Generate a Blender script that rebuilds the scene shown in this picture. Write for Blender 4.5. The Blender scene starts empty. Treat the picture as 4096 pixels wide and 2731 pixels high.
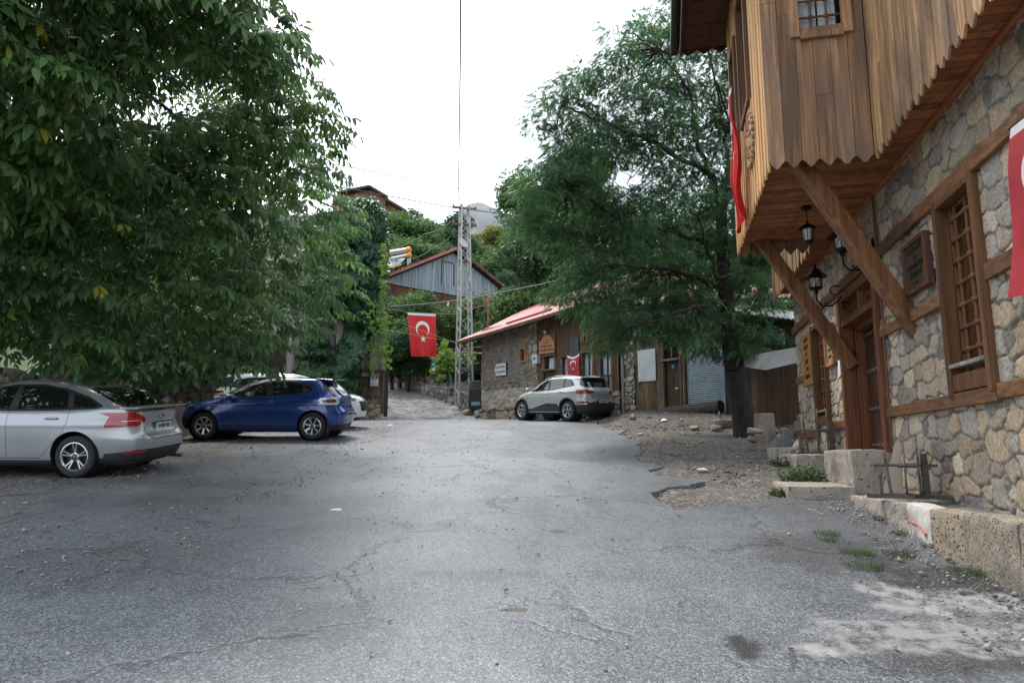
import bpy, bmesh, math, random
import numpy as np
from mathutils import Vector, Matrix
random.seed(11); R = np.random.default_rng(11)
SC = bpy.context.scene
COL = SC.collection
FPX = 2800.0; TH = math.atan(436/2800.0); CT, ST = math.cos(TH), math.sin(TH)
def ray(x, y):
    a = (x-2048)/FPX; b = (1365.5-y)/FPX
    return np.array((a, CT-b*ST, ST+b*CT))
def at(x, y, d):                       # world point seen at (x,y), d metres ahead
    r = ray(x, y); t = d/r[1]
    return np.array((r[0]*t, d, 1.6+r[2]*t))
def base_z(Y):
    Y = np.asarray(Y, float)
    return np.where(Y < 25, .104*Y, np.where(Y < 33, 2.6+.059*(Y-25), 3.07+.2*(Y-33)))
# facade frames: origin, direction along, inward normal
class Fr:
    def __init__(s, o, d):
        l = math.hypot(*d); s.o = np.array(o, float); s.d = np.array(d, float)/l
        s.n = np.array((s.d[1], -s.d[0]))
        if s.n@s.o < 0: s.n = -s.n        # inward = away from the viewer's side
    def P(s, a, o, z):                 # a along, o outward from the wall, z height
        p = s.o+s.d*a-s.n*o
        return np.array((p[0], p[1], z))
    def px(s, x, y, o=0):
        r = ray(x, y); t = ((s.o@s.n)-o)/(r[:2]@s.n); p = r[:2]*t
        return (p-s.o)@s.d, 1.6+r[2]*t
FR = Fr((5.54, 11.5), (.2135, .97694))
FS = Fr((3.65, 27.2), (-.67, .7424))
# ---------- numpy value noise
def _h(ix, iy, iz, seed):
    n = (ix.astype(np.int64)*374761393+iy.astype(np.int64)*668265263+iz.astype(np.int64)*2147483647+seed*974634777) & 0xffffffff
    n = ((n ^ (n >> 13))*1274126177) & 0xffffffff
    n = (n ^ (n >> 16)) & 0xffffff
    return n/float(0xffffff)
def vnoise(p, seed=0):
    p = np.asarray(p, float)
    if p.shape[-1] == 2: p = np.concatenate([p, np.zeros(p.shape[:-1]+(1,))], -1)
    i = np.floor(p); f = p-i; f = f*f*(3-2*f); r = 0
    for dx in (0, 1):
        for dy in (0, 1):
            for dz in (0, 1):
                w = (f[..., 0] if dx else 1-f[..., 0])*(f[..., 1] if dy else 1-f[..., 1])*(f[..., 2] if dz else 1-f[..., 2])
                r = r+w*_h(i[..., 0]+dx, i[..., 1]+dy, i[..., 2]+dz, seed)
    return r
def fbm(p, oct=4, seed=0):
    r = 0; a = .5; p = np.asarray(p, float)
    for k in range(oct):
        r = r+a*vnoise(p, seed+k); p = p*2.03; a *= .5
    return r/(1-.5**oct)
def sst(a, b, x): t = np.clip((x-a)/(b-a), 0, 1); return t*t*(3-2*t)
# ---------- object bookkeeping
WL = {}
def root(name, label, cat, loc, group=None, rot=None):
    o = bpy.data.objects.new(name, None); COL.objects.link(o); o.empty_display_size = .2
    o.location = [float(v) for v in loc]; o['label'] = label; o['category'] = cat
    if group: o['group'] = group
    if rot is not None: o.rotation_euler = rot
    WL[o.name] = np.array(loc, float) if rot is None else np.zeros(3)
    return o
def tag(o, label=None, cat=None, group=None, kind=None):
    if label: o['label'] = label
    if cat: o['category'] = cat
    if group: o['group'] = group
    if kind: o['kind'] = kind
    return o
def link(name, me, mats, parent=None):
    o = bpy.data.objects.new(name, me); COL.objects.link(o)
    for m in (mats if isinstance(mats, (list, tuple)) else [mats]): me.materials.append(m)
    if parent is not None:
        o.parent = parent; WL[o.name] = WL[parent.name]
    else: WL[o.name] = np.zeros(3)
    return o
def off(parent): return WL[parent.name] if parent is not None else np.zeros(3)
def bulk(name, V, F, mats, parent=None, tint=None, smooth=False, vcol=None, mi=None, org=None):
    """V (n,3), F (m,k) arrays -> one mesh object; org = own origin for a top-level mesh"""
    V = np.asarray(V, float); F = np.asarray(F)
    o_ = off(parent) if org is None else np.asarray(org, float)
    me = bpy.data.meshes.new(name)
    k = F.shape[1]; nf = len(F)
    me.vertices.add(len(V)); me.vertices.foreach_set('co', (V-o_).astype(np.float32).ravel())
    me.loops.add(nf*k); me.loops.foreach_set('vertex_index', F.astype(np.int32).ravel())
    me.polygons.add(nf); me.polygons.foreach_set('loop_start', np.arange(0, nf*k, k, dtype=np.int32))
    me.polygons.foreach_set('loop_total', np.full(nf, k, np.int32))
    if smooth: me.polygons.foreach_set('use_smooth', np.ones(nf, bool))
    if mi is not None: me.polygons.foreach_set('material_index', np.asarray(mi, np.int32))
    if tint is not None:
        a = me.attributes.new('tint', 'FLOAT', 'FACE'); a.data.foreach_set('value', np.asarray(tint, np.float32))
    if vcol is not None:
        a = me.attributes.new('vc', 'FLOAT_COLOR', 'POINT')
        a.data.foreach_set('color', np.concatenate([vcol, np.ones((len(V), 1))], 1).astype(np.float32).ravel())
    me.update(calc_edges=True)
    ob = link(name, me, mats, parent)
    if org is not None: ob.location = [float(v) for v in org]; WL[ob.name] = np.asarray(org, float)
    return ob
class MB:
    def __init__(s): s.v = []; s.f = []; s.t = []; s.m = []
    def add(s, V, F, tint=None, mi=0):
        b = len(s.v); s.v.extend([tuple(map(float, p)) for p in V])
        t = random.random() if tint is None else tint
        for f in F: s.f.append(tuple(b+i for i in f)); s.t.append(t); s.m.append(mi)
    def hexa(s, c, tint=None, mi=0):   # 8 corners: bottom 4, top 4
        s.add(c, [(3, 2, 1, 0), (4, 5, 6, 7), (0, 1, 5, 4), (1, 2, 6, 5), (2, 3, 7, 6), (3, 0, 4, 7)], tint, mi)
    def box(s, fr, a0, a1, o0, o1, z0, z1, tint=None, mi=0):
        P = fr.P
        s.hexa([P(a0, o0, z0), P(a1, o0, z0), P(a1, o1, z0), P(a0, o1, z0), P(a0, o0, z1), P(a1, o0, z1), P(a1, o1, z1), P(a0, o1, z1)], tint, mi)
    def wbox(s, x0, x1, y0, y1, z0, z1, tint=None, mi=0):
        s.hexa([(x0, y0, z0), (x1, y0, z0), (x1, y1, z0), (x0, y1, z0), (x0, y0, z1), (x1, y0, z1), (x1, y1, z1), (x0, y1, z1)], tint, mi)
    def beam(s, p, q, w, h, up=(0, 0, 1), tint=None, mi=0, taper=1):
        p = Vector(p); q = Vector(q); d = (q-p).normalized(); u = Vector(up)
        x = d.cross(u)
        if x.length < 1e-3: x = d.cross(Vector((0, 1, 0)))
        x.normalize(); u = x.cross(d)
        c = []
        for e, k in ((p, 1), (q, taper)):
            c += [e-x*w/2*k-u*h/2*k, e+x*w/2*k-u*h/2*k, e+x*w/2*k+u*h/2*k, e-x*w/2*k+u*h/2*k]
        s.hexa(c, tint, mi)
    def tube(s, pts, rad, n=8, tint=None, mi=0, cap=True):
        pts = [Vector(p) for p in pts]
        if not isinstance(rad, (list, tuple, np.ndarray)): rad = [rad]*len(pts)
        V = []; px = None
        for i, p in enumerate(pts):
            d = (pts[min(i+1, len(pts)-1)]-pts[max(i-1, 0)]).normalized()
            if px is None:
                px = d.cross(Vector((0, 0, 1)))
                if px.length < .05: px = d.cross(Vector((0, 1, 0)))
            px = (px-d*px.dot(d)).normalized(); py = d.cross(px)
            for k in range(n):
                a = 2*math.pi*k/n; V.append(p+(px*math.cos(a)+py*math.sin(a))*rad[i])
        F = [(i*n+k, i*n+(k+1) % n, (i+1)*n+(k+1) % n, (i+1)*n+k) for i in range(len(pts)-1) for k in range(n)]
        if cap: F += [tuple(range(n))[::-1], tuple((len(pts)-1)*n+k for k in range(n))]
        s.add(V, F, tint, mi)
    def lathe(s, c, prof, n=16, axis=(0, 0, 1), tint=None, mi=0):   # prof: (r, h)
        ax = Vector(axis).normalized(); c = Vector(c)
        u = ax.cross(Vector((1, 0, 0)))
        if u.length < .1: u = ax.cross(Vector((0, 1, 0)))
        u.normalize(); w = ax.cross(u); V = []
        for r, h in prof:
            for k in range(n):
                a = 2*math.pi*k/n; V.append(c+ax*h+(u*math.cos(a)+w*math.sin(a))*max(r, 1e-4))
        F = [(i*n+k, i*n+(k+1) % n, (i+1)*n+(k+1) % n, (i+1)*n+k) for i in range(len(prof)-1) for k in range(n)]
        s.add(V, F, tint, mi)
    def prism(s, pts, vec, tint=None, mi=0):   # polygon (3D list) extruded by vec
        n = len(pts); v = Vector(vec); P = [Vector(p) for p in pts]
        s.add(P+[p+v for p in P], [tuple(range(n))[::-1], tuple(range(n, 2*n))]+[(i, (i+1) % n, n+(i+1) % n, n+i) for i in range(n)], tint, mi)
    def build(s, name, mats, parent=None, smooth=False, bevel=0, org=None, sharp=None):
        o_ = off(parent) if org is None else np.asarray(org, float)
        me = bpy.data.meshes.new(name)
        me.from_pydata((np.array(s.v)-o_).tolist(), [], s.f)
        a = me.attributes.new('tint', 'FLOAT', 'FACE'); a.data.foreach_set('value', np.array(s.t, np.float32))
        me.polygons.foreach_set('material_index', np.array(s.m, np.int32))
        bm = bmesh.new(); bm.from_mesh(me); bmesh.ops.recalc_face_normals(bm, faces=bm.faces); bm.to_mesh(me); bm.free()
        if smooth:
            me.polygons.foreach_set('use_smooth', np.ones(len(me.polygons), bool))
            me.set_sharp_from_angle(angle=math.radians(sharp or 40))
        ob = link(name, me, mats, parent)
        if org is not None: ob.location = [float(v) for v in org]; WL[ob.name] = np.asarray(org, float)
        if bevel:
            b = ob.modifiers.new('b', 'BEVEL'); b.width = bevel; b.segments = 2; b.limit_method = 'ANGLE'
        return ob
# ---------- materials
class NT:
    def __init__(s, name):
        s.m = bpy.data.materials.new(name); s.m.use_nodes = True; s.t = s.m.node_tree; s.n = s.t.nodes; s.n.clear()
        s.out = s.n.new('ShaderNodeOutputMaterial')
    def N(s, typ, ins=None, **kw):
        n = s.n.new('ShaderNode'+typ)
        for k, v in kw.items(): setattr(n, k, v)
        for k, v in (ins or {}).items():
            i = n.inputs[k]
            if isinstance(v, bpy.types.NodeSocket): s.t.links.new(v, i)
            else: i.default_value = v
        return n
    def mix(s, f, a, b, typ='MIX'):
        n = s.N('Mix', data_type='RGBA', blend_type=typ)
        for k, v in ((0, f), (6, a), (7, b)):
            i = n.inputs[k]
            if isinstance(v, bpy.types.NodeSocket): s.t.links.new(v, i)
            else: i.default_value = v if k == 0 else tuple(v)+((1,) if len(v) == 3 else ())
        return n.outputs[2]
    def math(s, op, a, b=0.0, c=0.0, clamp=False):
        n = s.N('Math', operation=op, use_clamp=clamp)
        for k, v in enumerate((a, b, c)):
            if isinstance(v, bpy.types.NodeSocket): s.t.links.new(v, n.inputs[k])
            else: n.inputs[k].default_value = v
        return n.outputs[0]
    def ramp(s, f, lo, hi):
        n = s.N('MapRange', {'Value': f, 'From Min': lo, 'From Max': hi}); n.clamp = True
        return n.outputs[0]
    def coord(s, sc=(1, 1, 1), kind='Object'):
        tc = s.N('TexCoord')
        return s.N('Mapping', {'Vector': tc.outputs[kind], 'Scale': sc}).outputs[0]
    def noise(s, vec, scale=5, detail=4, rough=.55, dist=0, out='Fac'):
        return s.N('TexNoise', {'Vector': vec, 'Scale': scale, 'Detail': detail, 'Roughness': rough, 'Distortion': dist}).outputs[out]
    def attr(s, name='tint', out='Fac'): return s.N('Attribute', attribute_name=name).outputs[out]
    def bump(s, h, st, dist=.02, nrm=None):
        d = {'Height': h, 'Strength': st, 'Distance': dist}
        if nrm is not None: d['Normal'] = nrm
        return s.N('Bump', d).outputs[0]
    def bsdf(s, col, rough=.7, metal=0, nrm=None, spec=.5, coat=0, **kw):
        d = {'Roughness': rough, 'Metallic': metal, 'Specular IOR Level': spec, 'Coat Weight': coat}
        d['Base Color'] = col if isinstance(col, bpy.types.NodeSocket) else tuple(col)+(1,)
        if nrm is not None: d['Normal'] = nrm
        d.update(kw)
        return s.N('BsdfPrincipled', d)
    def done(s, b):
        s.t.links.new(b.outputs[0], s.out.inputs[0]); return s.m
def MAT(name, col, rough=.6, metal=0, col2=None, vs=4, st=(1, 1, 1), lo=.35, hi=.65, tint=0, bump=0, bs=40, bst=None, spec=.5, coat=0, dirt=None, ds=1.2, dl=(.45, .7)):
    t = NT(name); v = t.coord(st)
    c = t.mix(t.ramp(t.noise(v, vs, 6, .6), lo, hi), col, col2 or tuple(x*.75 for x in col))
    if dirt is not None: c = t.mix(t.ramp(t.noise(t.coord(), ds, 5, .6), dl[0], dl[1]), c, dirt)
    if tint:
        k = t.math('MULTIPLY_ADD', t.attr(), 2*tint, 1-tint)
        c = t.mix(1.0, c, t.N('CombineColor', {0: k, 1: k, 2: k}).outputs[0], 'MULTIPLY')
    nr = t.bump(t.noise(t.coord(bst or st), bs, 5, .65), bump, .01) if bump else None
    return t.done(t.bsdf(c, rough, metal, nr, spec, coat))
def flat(name, col, rough=.5, metal=0, spec=.5, coat=0): 
    t = NT(name); return t.done(t.bsdf(col, rough, metal, None, spec, coat))
def WOOD(name, a, b, axis='z', rough=.7, tint=.25, grain=1.0, weather=None, wl=(.4, .65), bump=.4, spec=.3):
    """board wood: grain streaks along axis, darker knots, optional grey weathering"""
    g = {'z': (22, 22, 1.1), 'x': (1.1, 22, 22), 'y': (22, 1.1, 22), 'r': (12, 2.2, 22), 's': (5, 4.5, 22)}[axis]
    t = NT(name); g = tuple(k*grain for k in g); v = t.coord(g)
    off_ = t.N('VectorMath', {0: v}, operation='ADD'); a_ = t.math('MULTIPLY', t.attr(), 37.0)
    t.t.links.new(t.N('CombineXYZ', {0: a_, 1: a_, 2: a_}).outputs[0], off_.inputs[1]); v = off_.outputs[0]
    n1 = t.noise(v, 1.0, 7, .62, .6); n2 = t.noise(v, .28, 4, .5, 1.2)
    c = t.mix(t.ramp(n1, .36, .66), a, b)
    c = t.mix(t.ramp(n2, .56, .72), c, tuple(x*.42 for x in a))
    if weather is not None: c = t.mix(t.ramp(t.noise(t.coord((1.6, 1.6, .5)), 1.1, 5, .65), *wl), c, weather)
    k = t.math('MULTIPLY_ADD', t.attr(), 2*tint, 1-tint)
    c = t.mix(1.0, c, t.N('CombineColor', {0: k, 1: k, 2: k}).outputs[0], 'MULTIPLY')
    return t.done(t.bsdf(c, rough, 0, t.bump(n1, bump, .006), spec))
def text(s, size, P, x, n, mat, parent, name='lettering', space=1.0, ext=.002, align='CENTER', bold=0, sx=1.0):
    """P centre, x reading direction, n facing out"""
    cu = bpy.data.curves.new(name, 'FONT'); cu.body = s; cu.size = size; cu.align_x = align; cu.align_y = 'CENTER'
    cu.extrude = ext; cu.space_line = space; cu.offset = bold*size; cu.resolution_u = 3
    t_ = bpy.data.objects.new(name, cu); COL.objects.link(t_)
    me = bpy.data.meshes.new_from_object(t_.evaluated_get(bpy.context.evaluated_depsgraph_get())); bpy.data.objects.remove(t_); me.materials.clear()
    x = Vector(x).normalized(); n = Vector(n).normalized(); y = n.cross(x)
    m = Matrix((x, y, n)).transposed().to_4x4() @ Matrix.Diagonal((sx, 1, 1, 1))
    m.translation = Vector(np.asarray(P, float)-off(parent)+np.array(n)*.003)
    me.transform(m); me.name = name; return link(name, me, mat, parent)
# flag pieces in 2D: crescent and star, unit = flag width G, origin at flag top (hoist), y down
def flag_marks():
    G = 1.0; n = 40
    c0, r0 = (.5, .5), .25; c1, r1 = (.5+.0625*1, .5), .2
    return c0, r0, c1, r1
def G_(X, Y):
    """ground height"""
    X = np.asarray(X, float); Y = np.asarray(Y, float)
    z = base_z(Y)
    z = z+.09*np.exp(-((X+6)**2+(Y-17)**2)/14)
    z = z+.03*np.exp(-((X-4)**2+(Y-12)**2)/3)
    # dirt bank in front of the sheds (right)
    fs = (X-3.65)*FS.n[0]+(Y-27.2)*FS.n[1]; fa = (X-3.65)*FS.d[0]+(Y-27.2)*FS.d[1]
    z = z+.42*sst(-3.2, -.6, fs)*sst(-.2, -2.2, fa)*(Y > 15)
    # flatten under the stone building corner
    z = np.where((fa < 9) & (fs > -1.5), np.minimum(z, 3.07+.1*np.clip(Y-33, 0, 9)+.42*(fa < -.2)), z)
    # far terrain: hillside
    z = np.where(Y > 56, base_z(56)+.26*(Y-56), z)
    z = z+sst(-15, -60, X)*18*sst(5, 60, Y)+sst(14, 70, X)*16*sst(15, 80, Y)
    return z
# ---------- shared materials
def leafmat(name, c1, c2, tr=.3, rough=.45, yel=None, scale=.6):
    t = NT(name)
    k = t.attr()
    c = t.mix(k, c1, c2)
    c = t.mix(t.ramp(t.noise(t.coord(), scale, 3, .6), .4, .65), c, tuple(x*.6 for x in c1))
    if yel: c = t.mix(t.ramp(k, .955, .97), c, yel)
    b = t.bsdf(c, rough, 0, None, .35)
    cb = t.mix(.35, c, tuple(min(1, x*2.1) for x in c2))
    tl = t.N('BsdfTranslucent', {'Color': cb})
    m = t.N('MixShader', {0: tr}); t.t.links.new(b.outputs[0], m.inputs[1]); t.t.links.new(tl.outputs[0], m.inputs[2])
    return t.done(m)
def asphalt():
    t = NT('asphalt'); v = t.coord()
    wv = t.N('VectorMath', {0: v}, operation='ADD')
    t.t.links.new(t.N('VectorMath', {0: t.noise(v, 30, 2, .5, 0, 'Color'), 1: (.012, .012, .012)}, operation='MULTIPLY').outputs[0], wv.inputs[1])
    vo = t.N('TexVoronoi', {'Vector': wv.outputs[0], 'Scale': 85.0}); vo2 = t.N('TexVoronoi', {'Vector': v, 'Scale': 26.0})
    sep = t.N('SeparateColor', {0: vo.outputs['Color']}); sp2 = t.N('SeparateColor', {0: vo2.outputs['Color']})
    grav = t.N('SeparateColor', {0: t.attr('vc', 'Color')})
    g = grav.outputs[0]; wet = grav.outputs[1]; crust = grav.outputs[2]
    big = t.noise(v, .35, 5, .6); mid = t.noise(v, 2.2, 5, .6)
    base = t.mix(t.ramp(big, .35, .65), (.132, .145, .16), (.085, .094, .105))
    base = t.mix(t.ramp(mid, .45, .75), base, (.075, .081, .09))
    wear_sheen = t.attr()
    base = t.mix(wear_sheen, base, (.215, .236, .25))  # worn wheel path, with the sky sheen of the far road painted in
    cellb = t.N('TexVoronoi', {'Vector': wv.outputs[0], 'Scale': .33})
    base = t.mix(t.math('MULTIPLY', t.ramp(t.N('SeparateColor', {0: cellb.outputs['Color']}).outputs[0], .6, .7), .35), base, (.07, .075, .083))
    chip = t.mix(t.math('MULTIPLY', t.ramp(sep.outputs[0], .6, 1.0), .6), base, (.33, .345, .355))
    chip = t.mix(t.math('MULTIPLY', t.ramp(sep.outputs[1], .65, .9), .75), chip, (.042, .045, .052))
    # gravelly, browner worn surface
    gb = t.mix(t.ramp(mid, .35, .7), (.118, .108, .10), (.055, .05, .047))
    gc = t.mix(t.ramp(sp2.outputs[0], .7, .98), gb, (.25, .235, .22))
    gc = t.mix(t.ramp(sp2.outputs[1], .6, .85), gc, (.03, .028, .027))
    gc = t.mix(t.ramp(sep.outputs[2], .6, .9), gc, (.21, .20, .19))
    c = t.mix(g, chip, gc)
    # cracks
    cv = t.N('VectorMath', {0: v}, operation='ADD')
    t.t.links.new(t.N('VectorMath', {0: t.noise(v, .9, 5, .65, 0, 'Color'), 1: (1.6, 1.6, .2)}, operation='MULTIPLY').outputs[0], cv.inputs[1])
    ck = t.N('TexVoronoi', {'Vector': cv.outputs[0], 'Scale': .55}, feature='DISTANCE_TO_EDGE')
    cm = t.math('MULTIPLY', t.ramp(ck.outputs['Distance'], .026, .006), t.ramp(t.noise(v, .55, 3), .42, .54))
    cm = t.math('MULTIPLY', cm, t.math('MULTIPLY_ADD', g, .6, .4))
    c = t.mix(cm, c, (.018, .018, .02))
    c = t.mix(t.math('MULTIPLY', wet, .88), c, (.022, .019, .017))
    c = t.mix(t.math('MULTIPLY', crust, t.ramp(t.noise(v, 5.5, 6, .7), .40, .56)), c, (.30, .30, .295))
    hh = t.math('ADD', t.math('MULTIPLY', t.ramp(vo.outputs['Distance'], .55, .0), .6), t.math('MULTIPLY', t.math('MULTIPLY', t.ramp(vo2.outputs['Distance'], .5, 0), g), 1.6))
    hh = t.math('ADD', hh, t.math('MULTIPLY', cm, -6.0))
    hh = t.math('ADD', hh, t.math('MULTIPLY', mid, 1.5))
    nr = t.bump(hh, .6, .005)
    ro = t.math('MULTIPLY_ADD', g, .35, .42)
    return t.done(t.bsdf(c, ro, 0, nr, .42))
def dirtmat():
    t = NT('dirt'); v = t.coord()
    vo = t.N('TexVoronoi', {'Vector': v, 'Scale': 24.0}); sp = t.N('SeparateColor', {0: vo.outputs['Color']})
    vo2 = t.N('TexVoronoi', {'Vector': v, 'Scale': 60.0}); sp2 = t.N('SeparateColor', {0: vo2.outputs['Color']})
    a = t.mix(t.ramp(t.noise(v, .8, 5, .6), .35, .65), (.135, .125, .114), (.088, .081, .073))
    a = t.mix(t.ramp(t.noise(v, 4, 5, .65), .5, .72), a, (.19, .175, .155))
    a = t.mix(t.ramp(sp.outputs[0], .72, .95), a, (.30, .275, .25))
    a = t.mix(t.ramp(sp2.outputs[1], .6, .9), a, (.05, .044, .038))
    gr = t.ramp(t.noise(v, .5, 5, .7), .60, .68)
    a = t.mix(t.math('MULTIPLY', gr, .55), a, (.07, .085, .035))
    pos = t.N('SeparateXYZ', {0: t.N('NewGeometry').outputs['Position']})
    far = t.math('MAXIMUM', t.ramp(pos.outputs[1], 52, 62), t.math('MAXIMUM', t.ramp(pos.outputs[0], 13, 18), t.ramp(pos.outputs[0], -15, -19)))
    a = t.mix(far, a, t.mix(t.ramp(t.noise(v, .4, 5, .7), .35, .65), (.05, .085, .03), (.085, .09, .045)))
    h = t.math('ADD', t.math('MULTIPLY', t.ramp(vo.outputs['Distance'], .5, 0), t.ramp(sp.outputs[1], .4, .8)), t.math('MULTIPLY', t.noise(v, 9, 6, .7), 1.2))
    return t.done(t.bsdf(a, .9, 0, t.bump(h, .9, .02), .2))
def stonemat(name, nscale=34, amt=.42, bump=.9, rough=.9):
    t = NT(name); v = t.coord()
    c = t.attr('vc', 'Color')
    n = t.noise(v, nscale, 6, .7); n2 = t.noise(v, 5, 4, .6)
    k = t.math('ADD', t.math('MULTIPLY', t.ramp(n, .3, .7), 2*amt), t.math('ADD', t.math('MULTIPLY', n2, .5), .75-amt))
    c = t.mix(1.0, c, t.N('CombineColor', {0: k, 1: k, 2: k}).outputs[0], 'MULTIPLY')
    p = t.N('TexVoronoi', {'Vector': v, 'Scale': nscale*1.2})
    c = t.mix(t.math('MULTIPLY', t.ramp(p.outputs['Distance'], .16, .05), .65), c, (.06, .05, .04))
    return t.done(t.bsdf(c, rough, 0, t.bump(n, bump, .012), .25))
def treadmat():
    t = NT('cobble'); v = t.coord((1, 1, 1))
    br = t.N('TexBrick', {'Vector': v, 'Scale': 3.2, 'Mortar Size': .035, 'Mortar Smooth': .4, 'Bias': 0.0, 'Color1': (.22, .215, .20, 1), 'Color2': (.115, .115, .11, 1), 'Mortar': (.05, .052, .045, 1)})
    c = t.mix(t.ramp(t.noise(v, 1.2, 5, .6), .4, .65), br.outputs['Color'], (.10, .10, .095))
    h = t.math('ADD', t.math('MULTIPLY', br.outputs['Fac'], -1.0), t.math('MULTIPLY', t.noise(v, 6, 5), .9))
    return t.done(t.bsdf(c, .7, 0, t.bump(h, 1.0, .04), .4))
def corr(name, c1, c2, axis, freq, rust=(.25, .12, .06), rough=.45, metal=.2, lo=.55, hi=.75, amt=.5):
    """corrugated sheet colours; the corrugation itself is in the mesh"""
    t = NT(name); v = t.coord()
    c = t.mix(t.ramp(t.noise(t.coord((1.2, 1.2, .35)), 2.5, 6, .65), .35, .65), c1, c2)
    c = t.mix(t.math('MULTIPLY', t.ramp(t.noise(v, 1.7, 6, .7), lo, hi), amt), c, rust)
    return t.done(t.bsdf(c, rough, metal, t.bump(t.noise(v, 9, 3), .1, .01), .4))
m_asph = asphalt(); m_dirt = dirtmat(); m_stone = stonemat('masonry'); m_stone_f = stonemat('fine_stone', 45, .25, .4); m_cobble = treadmat()
m_beam = WOOD('timber', (.23, .115, .055), (.115, .05, .022), 's', .6, .25, 1, None, (.4, .65), .5)
m_beamv = WOOD('timber_upright', (.20, .095, .042), (.10, .042, .018), 'z', .55, .2, .8, None, (.4, .65), .4)
m_board = WOOD('weathered_boards', (.60, .37, .19), (.26, .13, .06), 'z', .75, .32, .9, (.20, .13, .085), (.46, .60), .6)
m_boardB = WOOD('grey_weathered_boards', (.46, .27, .145), (.17, .085, .045), 'z', .8, .40, .9, (.21, .145, .105), (.45, .62), .6)
m_boardA = WOOD('lit_front_boards', (.74, .44, .20), (.44, .22, .08), 'z', .65, .15, .9, None, (.4, .6), .4)  # bay front boards brighter and more orange, light on that face painted in
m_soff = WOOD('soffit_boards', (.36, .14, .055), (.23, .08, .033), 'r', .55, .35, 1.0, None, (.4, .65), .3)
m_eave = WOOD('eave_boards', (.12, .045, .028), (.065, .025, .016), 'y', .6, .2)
m_strut = WOOD('strut_timber', (.31, .15, .07), (.14, .055, .024), 'z', .55, .15, .7)
m_greyw = WOOD('silvered_wood', (.30, .28, .26), (.14, .13, .12), 'z', .85, .25, 1, (.42, .40, .38), (.5, .65), .7)
m_oldw = WOOD('old_brown_wood', (.13, .075, .042), (.05, .028, .017), 'z', .8, .3, .9, (.16, .13, .105), (.5, .68), .6)
m_clad = WOOD('fine_cladding', (.155, .09, .05), (.075, .04, .022), 'z', .7, .25, 1.3, None, (.4, .6), .4)
m_shed = WOOD('shed_boards', (.27, .18, .10), (.11, .065, .035), 'z', .8, .3, .8, (.07, .065, .065), (.42, .6), .6)
m_gable = WOOD('grey_gable_boards', (.36, .41, .45), (.24, .28, .31), 'z', .8, .15, .5, None, (.4, .6), .3)
m_orw = WOOD('orange_house_boards', (.16, .07, .035), (.07, .032, .018), 'z', .8, .2, .5)
m_sign = WOOD('sign_wood', (.52, .24, .11), (.40, .17, .075), 's', .6, .1, .6, None, (.4, .6), .1)
m_notice = WOOD('notice_wood', (.50, .24, .075), (.33, .14, .045), 's', .6, .1, .6, None, (.4, .6), .1)
m_iron = flat('black_iron', (.012, .012, .013), .45, .6)
m_dark = flat('dark_void', (.012, .010, .009), .9)
m_black = flat('black_plastic', (.012, .013, .015), .5)
m_rub = MAT('tyre_rubber', (.018, .018, .02), .85, 0, (.03, .03, .032), 8)
m_white = MAT('white_paint', (.72, .72, .70), .5, 0, (.62, .62, .6), 3)
m_offw = MAT('offwhite_plate', (.62, .64, .62), .5, 0, (.5, .52, .5), 3)
m_ink = flat('ink', (.01, .01, .012), .6)
m_lantern = flat('lantern_glass', (.42, .42, .38), .15, 0, .6)
m_chrome = flat('chrome', (.7, .7, .7), .15, 1)
m_alloy = flat('alloy', (.52, .53, .54), .28, .85)
m_alloyd = flat('dark_alloy', (.16, .17, .175), .35, .8)
m_glass = flat('tinted_glass', (.006, .008, .009), .04, 0, .8, .3)
m_wglass = flat('window_glass', (.02, .025, .03), .06, 0, .7)
m_curt = MAT('lace_curtain', (.55, .62, .68), .8, 0, (.36, .42, .47), 9, (3, 3, .4))
m_red = MAT('flag_red', (.62, .012, .016), .6, 0, (.50, .008, .012), 3, lo=.3, hi=.7)
m_redd = MAT('flag_red_faded', (.48, .035, .045), .65, 0, (.38, .02, .03), 3, lo=.3, hi=.7)
m_flagw = flat('flag_white', (.78, .76, .75), .7)
m_paper = flat('paper', (.68, .70, .72), .7)
m_brass = MAT('brass_plate', (.20, .15, .095), .35, .7, (.15, .115, .075), 4)
m_plfr = WOOD('plaque_frame', (.15, .055, .038), (.08, .03, .022), 'z', .5, .1)
m_bark = MAT('bark', (.034, .027, .022), .95, 0, (.013, .010, .009), 6, (3, 3, .6), bump=1.0, bs=14, bst=(3, 3, .5))
m_barkg = MAT('grey_bark', (.10, .088, .075), .95, 0, (.04, .034, .03), 6, (3, 3, .6), bump=1.0, bs=14, bst=(3, 3, .5))
m_roofr = corr('red_roof_sheet', (.42, .16, .15), (.33, .115, .105), 0, 1, (.47, .25, .23), .5, .0)
m_roofd = corr('dark_roof_sheet', (.10, .05, .045), (.05, .03, .03), 0, 1, (.2, .1, .07), .5, .2)
m_roofw = corr('pale_roof_sheet', (.52, .56, .56), (.38, .42, .43), 0, 1, (.3, .28, .25), .4, .2)
m_tin = corr('shutter_tin', (.36, .42, .46), (.26, .32, .36), 0, 1, (.12, .13, .14), .4, .35, .5, .75, .5)
m_pyl = MAT('pylon_paint', (.42, .44, .41), .55, .1, (.34, .35, .33), 3, dirt=(.30, .14, .07), ds=5, dl=(.66, .76))
m_cable = flat('cable', (.012, .012, .014), .5)
m_cablel = flat('light_cable', (.28, .29, .28), .6)
m_cordy = flat('green_cord', (.30, .42, .08), .6)
m_walnut = leafmat('walnut_leaf', (.055, .132, .064), (.14, .25, .068), .38, .42, (.30, .32, .04), .35)
m_walnutn = leafmat('walnut_leaf_young', (.05, .12, .02), (.12, .20, .03), .42, .45)
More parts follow.
